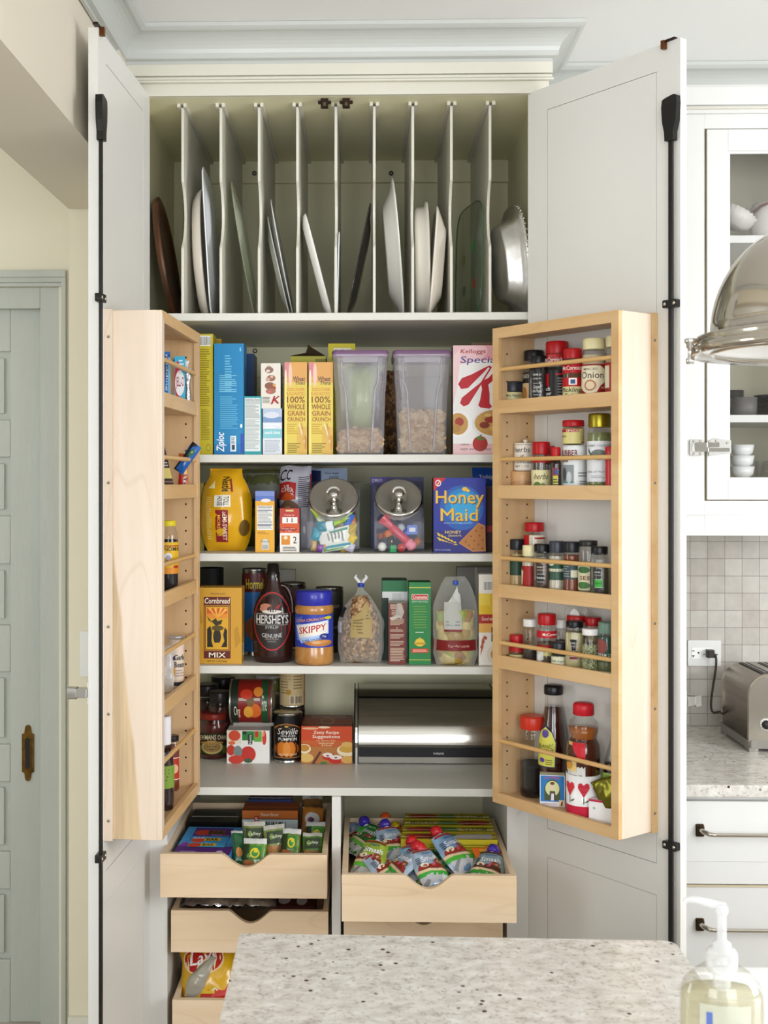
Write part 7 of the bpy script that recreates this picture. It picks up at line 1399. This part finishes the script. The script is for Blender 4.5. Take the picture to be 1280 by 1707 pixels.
o = MB().lathe([(.026, 0), (.030, .004), (.031, .085), (.028, .085), (.027, .006), (0, .005)], M('#45423f', .4), 36, cap=False).build('cup', None, (PX(1222, yi+.1), yi+.1, zs2+.0008)); tag(o, 'darker tall cup behind the grey one', 'cup')
zb3 = Z_(797)
for k, (lb, r_) in enumerate((('white bowl at the bottom of the bowl stack', .036), ('white bowl in the middle of the bowl stack', .0355), ('pale bowl on top of the bowl stack', .035))):
    o = MB().lathe([(.018, 0), (r_*.85, .010), (r_, .034), (r_*.95, .034), (r_*.8, .012), (0, .006)], M('#f1f1ef', .2, coat=.4), 40, cap=False).build('bowl', None, (PX(1237, yi), yi, zb3+.001+.032*k)); tag(o, lb, 'bowl', 'stack of white bowls')
o = MB().lathe([(.03, 0), (.034, .004), (.036, .05), (.033, .05), (.031, .006), (0, .005)], GL, 30, cap=False).build('glass', None, (PX(1278, yi), yi, zb3+.001)); tag(o, 'clear tumbler beside the bowl stack', 'glass')

# ------------------------------------------------------------------ drawer contents
ax0, ax1, ay0, ay1, az = D_L1
ZB = [('r', .0, 0, 1, 1, '#4a9ad2'), ('r', .0, 0, 1, .28, '#5a2a7c'), ('p', [(.0, .28), (.12, .5), (.18, .28)], '#8a3a9c'), ('r', .16, .24, .86, .96, '#17304c'), ('r', .17, .62, .85, .95, '#5c2a80'), ('r', .17, .44, .85, .64, '#3d9ad2'), ('r', .17, .26, .85, .44, '#48a6d8'), ('e', .34, .78, .16, .10, '#c8442c'), ('r', .42, .72, .74, .86, '#7a5a1c'), ('t', 'BAR', .44, .74, .72, .84, '#2a1c10', {'b': 3}), ('t', 'Chocolate Chip', .5, .66, .84, .70, '#e2d2ea', {'b': 1}), ('e', .32, .50, .13, .09, '#d04a2c'), ('r', .42, .47, .72, .58, '#d8b42c'), ('t', 'BAR', .46, .48, .68, .57, '#22180e', {'b': 3}), ('t', 'kid', .22, .54, .40, .61, '#e6e0f0', {'b': 2}), ('e', .30, .32, .13, .07, '#d04a2c'), ('r', .40, .29, .68, .38, '#d8b42c'), ('t', 'BAR', .44, .30, .64, .37, '#22180e', {'b': 3}), ('l', .1, .06, .4, .12, 1, '#b08ac4'), ('e', .8, .1, .06, .03, '#d9c9e6')]
carton('bar_box', 'blue and purple snack bar carton with a cut-out window in the upper left drawer', 'box', (PX(335, 3.05)+.003, 3.05+.125, az+.001), .150, .245, .082, '#3d8ec8', top=ZB, front=[('r', 0, .0, 1, .5, '#2f7cc0'), ('e', .3, .7, .12, .2, '#d9cfa0'), ('l', .6, .5, .95, .8, 2, '#cfe4f2')], rotz=-.03, topcol='#4a9ad2')
carton('snack_box', 'black glossy packet box at the back of the upper left drawer', 'box', (PX(358, 3.38), 3.40, az+.001), .14, .13, .085, '#141314', top=[('l', .1, .2, .9, .8, 4, '#3a3638')], rough=.2)
CR = [('r', 0, .80, 1, 1, '#c46a28'), ('t', 'Peanut Butter', .34, .86, .66, .94, '#f0dcc0', {'b': 1}), ('r', 0, .0, 1, .79, '#cfdcdc'), ('r', 0, .775, 1, .795, '#2c2a28'), ('r', .22, .45, .30, .86, '#b02a24'), ('t', 'CLIF', .235, .48, .29, .83, '#f2ecec', {'rot': 90, 'b': 2}), ('t', 'CRUNCH', .33, .42, .78, .72, '#2b2c2c', {'b': 3}), ('t', 'BARS', .5, .34, .62, .39, '#3a3a38', {'b': 1}), ('p', [(.06, .3), (.12, .72), (.2, .3)], '#8a7a62'), ('e', .84, .22, .1, .1, '#c48a4a'), ('p', [(0, 0), (.4, 0), (.1, .3), (0, .4)], '#b9a98a')]
carton('bar_box', 'orange and pale blue crunchy bar carton standing in the upper left drawer', 'box', (PX(450, 3.36), 3.36+.045, az+.001), .160, .09, .112, '#c46a28', front=CR, topcol='#a8521e', sides='#b05c22')
carton('bar_box', 'dark blue carton behind the orange and pale blue one', 'box', (PX(451, 3.47), 3.478, az+.001), .13, .048, .118, '#1b2c64', top=[('t', 'CRUNCH', .3, .1, .7, .5, '#9aa4cc', {'b': 2}), ('r', 0, .7, 1, 1, '#7a3c22')], front=[('t', 'CRUNCH', .3, .5, .8, .9, '#9aa4cc', {'b': 2}), ('r', 0, 0, 1, .4, '#7a4428')])
def barpack(lb, px, py, zt, w_, h_, col, ops, rx, rz, seed, ry=0, g='granola bars in the upper left drawer', T_=.020):
    x_, y_ = onz(px, py, zt)
    o = bag_obj('granola_bar', lb, 'bar', (0, 0, 0), w_, h_, T_, film(col, .25), ops=ops, seed=seed, crump=.003, freq=45, pw=4, group=g, hw=lambda v: 1.0)
    o.matrix_world = Matrix.Translation((x_, y_, zt)) @ Matrix.Rotation(rz, 4, 'Z') @ Matrix.Rotation(ry, 4, 'Y') @ Matrix.Rotation(rx, 4, 'X') @ Matrix.Translation((0, 0, -h_/2))
    return o
NV = [('r', 0, .82, 1, 1, '#cfd0ca'), ('r', 0, 0, 1, .1, '#cfd0ca'), ('r', .0, .3, .3, .8, '#2a3a1c'), ('r', .36, .32, .8, .74, '#2c7a34'), ('e', .55, .52, .2, .17, '#d8c42c'), ('e', .55, .52, .14, .11, '#3a8a3c'), ('e', .3, .2, .25, .1, '#a05c2a')]
NV2 = [('r', 0, .86, 1, 1, '#b9b5a8'), ('r', 0, 0, 1, .1, '#cfd0ca'), ('r', .1, .42, .9, .80, '#33402a'), ('t', 'valley', .2, .55, .8, .68, '#cfd0b4', {'b': 2}), ('r', .05, .12, .5, .36, '#a8743c'), ('e', .68, .26, .16, .1, '#8a5a34'), ('e', .3, .62, .1, .1, '#6f8a3c')]
for k, a_ in enumerate([('green bar wrapper standing upright, left of the scoop', 424, 1397, .700, .058, .085, '#6f7a34', -.35, .1), ('green bar wrapper with a nut picture in the scoop', 424, 1424, .680, .062, .080, '#5c8a2c', -.45, -.1), ('twisted green and white bar wrapper in the middle', 459, 1402, .695, .060, .085, '#7c8a4a', -.4, .35), ('green bar wrapper against the front, right of the scoop', 485, 1407, .690, .050, .08, '#5e7c2e', -.5, -.1), ('green bar wrapper at the right front corner', 521, 1412, .685, .052, .075, '#4c7a28', -.55, .05), ('green bar wrapper behind the right corner one', 526, 1392, .690, .052, .070, '#5a8a30', -.5, 0)]):
    lb, px, py, zt, w_, h_, col, rx, rz = a_; barpack(lb, px, py, zt, w_, h_, col, NV if k % 2 else NV2, rx, rz, 60+k)
barpack('dark green bar wrapper on its edge beside the purple carton', 397, 1412, .690, .030, .09, '#1f5a34', [('e', .5, .3, .3, .14, '#b5763a'), ('r', 0, .9, 1, 1, '#c9c9c0')], -.7, .25, 70)
barpack('orange and white bar wrapper near the right side', 521, 1368, .690, .060, .075, '#b0702c', [('e', .5, .55, .36, .24, '#cfcac4'), ('e', .45, .5, .16, .1, '#8a4a5a'), ('e', .5, .5, .1, .07, '#2a3a5a')], -.5, -.1, 71)
barpack('tan bar wrapper at the back right of the drawer', 521, 1346, .690, .060, .08, '#8a6238', [('r', 0, .8, 1, .95, '#c9c4bc'), ('t', 'oats', .4, .82, .8, .93, '#3a3a3a')], -.6, .08, 72)
# second left drawer: foil and dark boxes
bx0, bx1, by0_, by1, bz = D_L2
for k, (a, b_, c_, mat, lb, g) in enumerate(((.22, .06, .16, FOIL, 'crumpled silver foil packet at the left of the second drawer', 1), (.48, .07, .15, FOIL, 'crumpled silver foil packet in the middle of the second drawer', 2))):
    x_ = bx0+(bx1-bx0)*a
    o = bag_obj('foil_packet', lb, 'packet', (0, 0, 0), c_, .16, .05, mat, seed=80+k, crump=.012, freq=70); o.matrix_world = Matrix.Translation((x_, by0_+.035, bz+.088)) @ Matrix.Rotation(-1.45, 4, 'X')
carton('snack_box', 'dark box lying in the second drawer with pale round marks', 'box', (bx1-.085, by0_+.13, bz+.001), .12, .16, .082, '#4a1c12', front=[('e', .4, .5, .2, .4, '#b9b2b0'), ('e', .4, .5, .1, .2, '#2a1a18'), ('e', .8, .4, .1, .3, '#b9b2b0')], top=[('e', .3, .3, .14, .2, '#b9b2b0'), ('e', .7, .25, .12, .2, '#b9b2b0')])
# third left drawer: crisps
cx0_, cx1_, cy0, cy1, cz_ = D_L3
xl, yl = onz(345, 1612, .36)
o = bag_obj('crisp_bag', 'yellow crisp bag with a red oval in the lowest drawer', 'bag', (0, 0, 0), .16, .20, .07, film('#d8a81c'), seed=90, crump=.008, freq=20, ops=[('e', .45, .62, .38, .20, '#e8cf9a'), ('e', .45, .62, .35, .18, '#b0201c'), ('t', 'Lays', .22, .50, .70, .74, '#f2ecec', {'b': 2, 'sh': .2})])
o.matrix_world = Matrix.Translation((xl, 3.17, .335)) @ Matrix.Rotation(-.15, 4, 'Y') @ Matrix.Rotation(-.55, 4, 'X') @ Matrix.Translation((0, 0, -.10))
xl, yl = onz(337, 1632, .35)
o = bag_obj('crisp_bag', 'grey-silver folded side of an opened bag against the yellow one', 'bag', (0, 0, 0), .055, .12, .025, film('#a09a8a'), seed=92, crump=.008, hw=lambda v: .35+.75*sin(pi*min(1, v+.1))); o.matrix_world = Matrix.Translation((xl-.006, 3.135, .335)) @ Matrix.Rotation(.55, 4, 'Y') @ Matrix.Rotation(-.3, 4, 'X') @ Matrix.Translation((0, 0, -.065))
xl, yl = onz(358, 1652, .32)
o = bag_obj('crisp_bag', 'red and yellow bag corner at the front of the lowest drawer', 'bag', (0, 0, 0), .10, .07, .03, film('#c8281c'), seed=93, crump=.005, ops=[('r', 0, .5, .5, 1, '#d8b42c'), ('t', 'X', .4, .6, .6, .8, '#f0e6e0', {'b': 2})]); o.matrix_world = Matrix.Translation((xl-.005, 3.125, .290)) @ Matrix.Rotation(-.5, 4, 'X') @ Matrix.Translation((0, 0, -.035))
# right drawer: fruit snack cartons, pouches
rx0, rx1, ry0, ry1, rz = D_R1
MT = [('e', .22, .5, .18, .36, '#8a1c14'), ('e', .14, .5, .1, .3, '#a82c1c'), ('p', [(.36, .2), (.62, .2), (.58, .8), (.42, .8)], '#4a7a2c'), ('t', 'MOTTS', .66, .28, .92, .72, '#22340f', {'b': 2, 'rot': 180})]
MT2 = [('e', .78, .5, .18, .36, '#8a1c14'), ('e', .88, .5, .1, .3, '#a82c1c'), ('p', [(.36, .2), (.62, .2), (.58, .8), (.42, .8)], '#4a7a2c'), ('t', 'MOTTS', .08, .28, .34, .72, '#22340f', {'b': 2})]
for k in range(4):
    y_ = 3.105+.062*k; xa_, xb_ = PX(668, y_+.02)+.004*k, PX(828-1*k, y_+.02)-.012*0
    xb_ = min(xb_, rx1-.004); 
    carton('fruit_snack_box', ['yellow fruit snack carton at the front of the row, its top torn open', 'second yellow fruit snack carton from the front', 'third yellow fruit snack carton from the front', 'rearmost yellow fruit snack carton in shadow'][k], 'box', ((xa_+xb_)/2, y_+.030, rz+.001), xb_-xa_, .058, .112, '#cfbe2c',
           top=(MT if k != 2 else MT2)+([('p', [(.42, .1), (.95, .1), (.96, .85), (.62, .75)], '#b9b4b4')] if k == 0 else []), front=[('l', .3, .62, .6, .9, 5, '#8f8418'), ('l', .62, .72, .95, .9, 3, '#8f8418'), ('b', .84, .42, .95, .66), ('r', .2, .3, .78, .56, '#d86a1c')], group='yellow fruit snack cartons', sides='#a89a1e')
def pouch(lb, px, py, ang, capc, cols, zt=.675, capd=1, tilt=.25, seed=1, roll=0, w_=.086, h_=.110, cap=True, sh=.55):
    x_, y_ = onz(px, py, zt)
    t = thing('squeeze_pouch', lb, 'pouch', (0, 0, 0), 0, 'squeeze pouches in the right drawer')
    f = bagsurf(w_, h_, .034, crump=.0035, seed=seed, freq=45, hw=lambda v: 1 if v < .6 else 1-.45*(v-.6)/.4*sh, thz=lambda v: (min(1, v*3)**.6)*(1-.55*max(0, v-.5)))
    mb = bag(MB(), f, M(cols[0], .28, .35, .4), 16, 18)
    c1, c2, c3 = cols[1:4]
    pr(mb, [('r', .0, .0, 1, .33, '#c4c6c8'), ('p', [(.1, .05), (.4, .28), (.3, .3), (.0, .12)], '#8c8f92'), ('p', [(.6, .0), (.9, .22), (.7, .26)], '#e9eaec'), ('p', [(0, .30), (1, .22), (1, .32), (0, .40)], c2), ('p', [(0, .40), (1, .32), (1, .38), (0, .47)], '#e6c9a0'), ('p', [(.05, .47), (.95, .40), (.9, .54), (.1, .58)], c3), ('e', .3, .56, .14, .06, '#e6dfc4'), ('e', .32, .56, .05, .04, '#a8241c'), ('t', 'Smash', .25, .66, .90, .80, '#efeff4', {'b': 3, 'slant': .03}), ('t', 'apple', .35, .84, .75, .91, c1, {'b': 2}), ('e', .75, .6, .12, .07, '#8a4a34'), ('e', .78, .58, .05, .03, '#e2b48a'), ('p', [(.5, .5), (.66, .64), (.62, .5)], '#c8506a'), ('r', .05, .93, .95, .98, c3), ('l', .08, .60, .22, .78, 4, '#3a3a44')], lambda u, v, o: f(2*u-1, v, -1, o+.001), curved=1.5, nx=8)
    mb.build('pouch_body', t)
    MB().lathe([(.007, h_*.96), (.007, h_*1.03), (.0085, h_*1.03), (.0085, h_*1.05)], M('#c9c4d4', .35), 16).build('spout', t)
    if cap: MB().lathe([(.006, h_*1.04), (.0135, h_*1.06), (.0165, h_*1.06+.010), (.0135, h_*1.06+.020), (.006, h_*1.06+.026), (0, h_*1.06+.027)], M(capc, .25, 0, .4), 24, flute=.05, fl_n=6).build('cap', t)
    t.matrix_world = Matrix.Translation((x_, y_, zt)) @ Matrix.Rotation(ang, 4, 'Z') @ Matrix.Rotation(roll, 4, 'Y') @ Matrix.Rotation(-(pi/2-tilt), 4, 'X') @ Matrix.Translation((0, 0, -h_/2))
    return t
PK = ('#a9bfd4', '#2a6a9a', '#3fa83a', '#8c2c1c'); GK = ('#3f9a3c', '#e6efe0', '#6cc04a', '#2a6a2c'); YK = ('#9fb83c', '#2a5a8a', '#5fc03a', '#7a2c1c'); BK = ('#8fb4d8', '#1f5a9a', '#4fb03a', '#9a3424')
pouch('yellow and lime pouch lying at the front left corner of the right drawer', 617, 1436, -.5, '#58b83a', YK, zt=.672, tilt=.75, seed=101, cap=False)
pouch('plain green pouch at the left side of the drawer', 606, 1402, -.9, '#6a2ab0', GK, zt=.665, tilt=.5, seed=102, cap=False)
pouch('green pouch with a purple cap near the back left', 624, 1408, .6, '#3a2a9c', ('#4aa83e', '#e6efe0', '#58b040', '#2f7a34'), zt=.650, tilt=.8, seed=103)
pouch('silver-ended pouch with a purple cap, left of the middle', 655, 1410, .35, '#3c2a94', PK, zt=.682, tilt=.6, seed=104)
pouch('silver-ended pouch against the front beside the scoop', 668, 1448, -1.1, '#c8202c', PK, zt=.668, tilt=.65, seed=105)
pouch('silver-ended pouch with a red cap lying in the scoop', 716, 1450, .55, '#c41e28', PK, zt=.672, tilt=.65, seed=106)
pouch('blue pouch with a red cap, largest at the right', 757, 1424, .75, '#c4202a', BK, zt=.690, tilt=.6, seed=107, w_=.092, h_=.120)
pouch('pouch with a dark purple cap under the blue one', 742, 1432, .95, '#3a2494', GK, zt=.664, tilt=.4, seed=108)
pouch('small pouch with a purple cap in the right corner', 812, 1452, -.35, '#40289c', ('#9ab0b8', '#2a6a9a', '#3f9a3a', '#5a3424'), zt=.668, tilt=.5, seed=109)
pouch('dark pouch lying low in the middle of the drawer', 690, 1434, .2, '#d8541c', ('#3a2a20', '#a8601c', '#5a3018', '#7a3c1c'), zt=.650, tilt=.4, seed=110)
pouch('bright green pouch edge low beneath the scoop', 700, 1462, 1.3, '#2fa83c', GK, zt=.640, tilt=.3, seed=111, cap=False)
pouch('silver-ended pouch low between the yellow one and the front', 641, 1452, .9, '#c8202c', PK, zt=.655, tilt=.5, seed=113, cap=False)
pouch('bright green pouch bottom between the blue and right corner pouches', 782, 1448, -.8, '#2fa83c', ('#58b83a', '#e6efe0', '#8ccf5a', '#2a7a2c'), zt=.650, tilt=.45, seed=114, cap=False)
pouch('red-capped pouch squeezed in the middle under the others', 693, 1444, .15, '#c81c24', BK, zt=.668, tilt=.7, seed=115)
pouch('pale blue pouch lying at the left wall behind the yellow one', 600, 1398, .2, '#3a2a9c', ('#9fc4e0', '#2a6a9a', '#3fa83a', '#8c2c1c'), zt=.650, tilt=.5, seed=116, cap=False)
pouch('pouch with an orange cap at the back left', 652, 1402, .3, '#e0561c', ('#6a3a22', '#d8a05c', '#8a4a24', '#a8481c'), zt=.640, tilt=.8, seed=112)
for k, (px, py, c_, lb) in enumerate(((695, 1423, '#e2561a', 'orange round cap in the middle of the pouches'), (659, 1380, '#e2c01c', 'yellow square-ended pouch cap at the back left'))):
    x_, y_ = onz(px, py, .69); o = MB().lathe([(0, -.015), (.010, -.012), (.0155, 0), (.010, .012), (0, .015)], M(c_, .25, 0, .4), 24, flute=.04, fl_n=6, sq=2 if k == 0 else 5).build('loose_cap', None, (x_, y_, .692), rot=(.6, .4, 0)); tag(o, lb, 'cap')
for k, (px, py, ang, col, lb) in enumerate(((698, 1400, .1, '#d8682a', 'orange fruit snack sachet left of the carton row'), (792, 1408, -.3, '#d8641c', 'orange fruit snack sachet in front of the torn carton'), (665, 1398, .4, '#c8582a', 'dark orange sachet behind the purple cap'), (815, 1432, .2, '#e06a1c', 'bright orange sachet at the right wall of the drawer'))):
    x_, y_ = onz(px, py, .68); o = bag_obj('fruit_sachet', lb, 'sachet', (0, 0, 0), .075, .075, .022, film(col), seed=120+k, crump=.004, freq=40, group='orange fruit snack sachets', ops=[('e', .5, .5, .3, .25, '#b0381c'), ('r', .2, .7, .8, .85, '#e2a83c'), ('e', .35, .5, .08, .08, '#8c1c14')])
    o.matrix_world = Matrix.Translation((x_, y_, .680)) @ Matrix.Rotation(ang, 4, 'Z') @ Matrix.Rotation(-.95, 4, 'X') @ Matrix.Translation((0, 0, -.037))
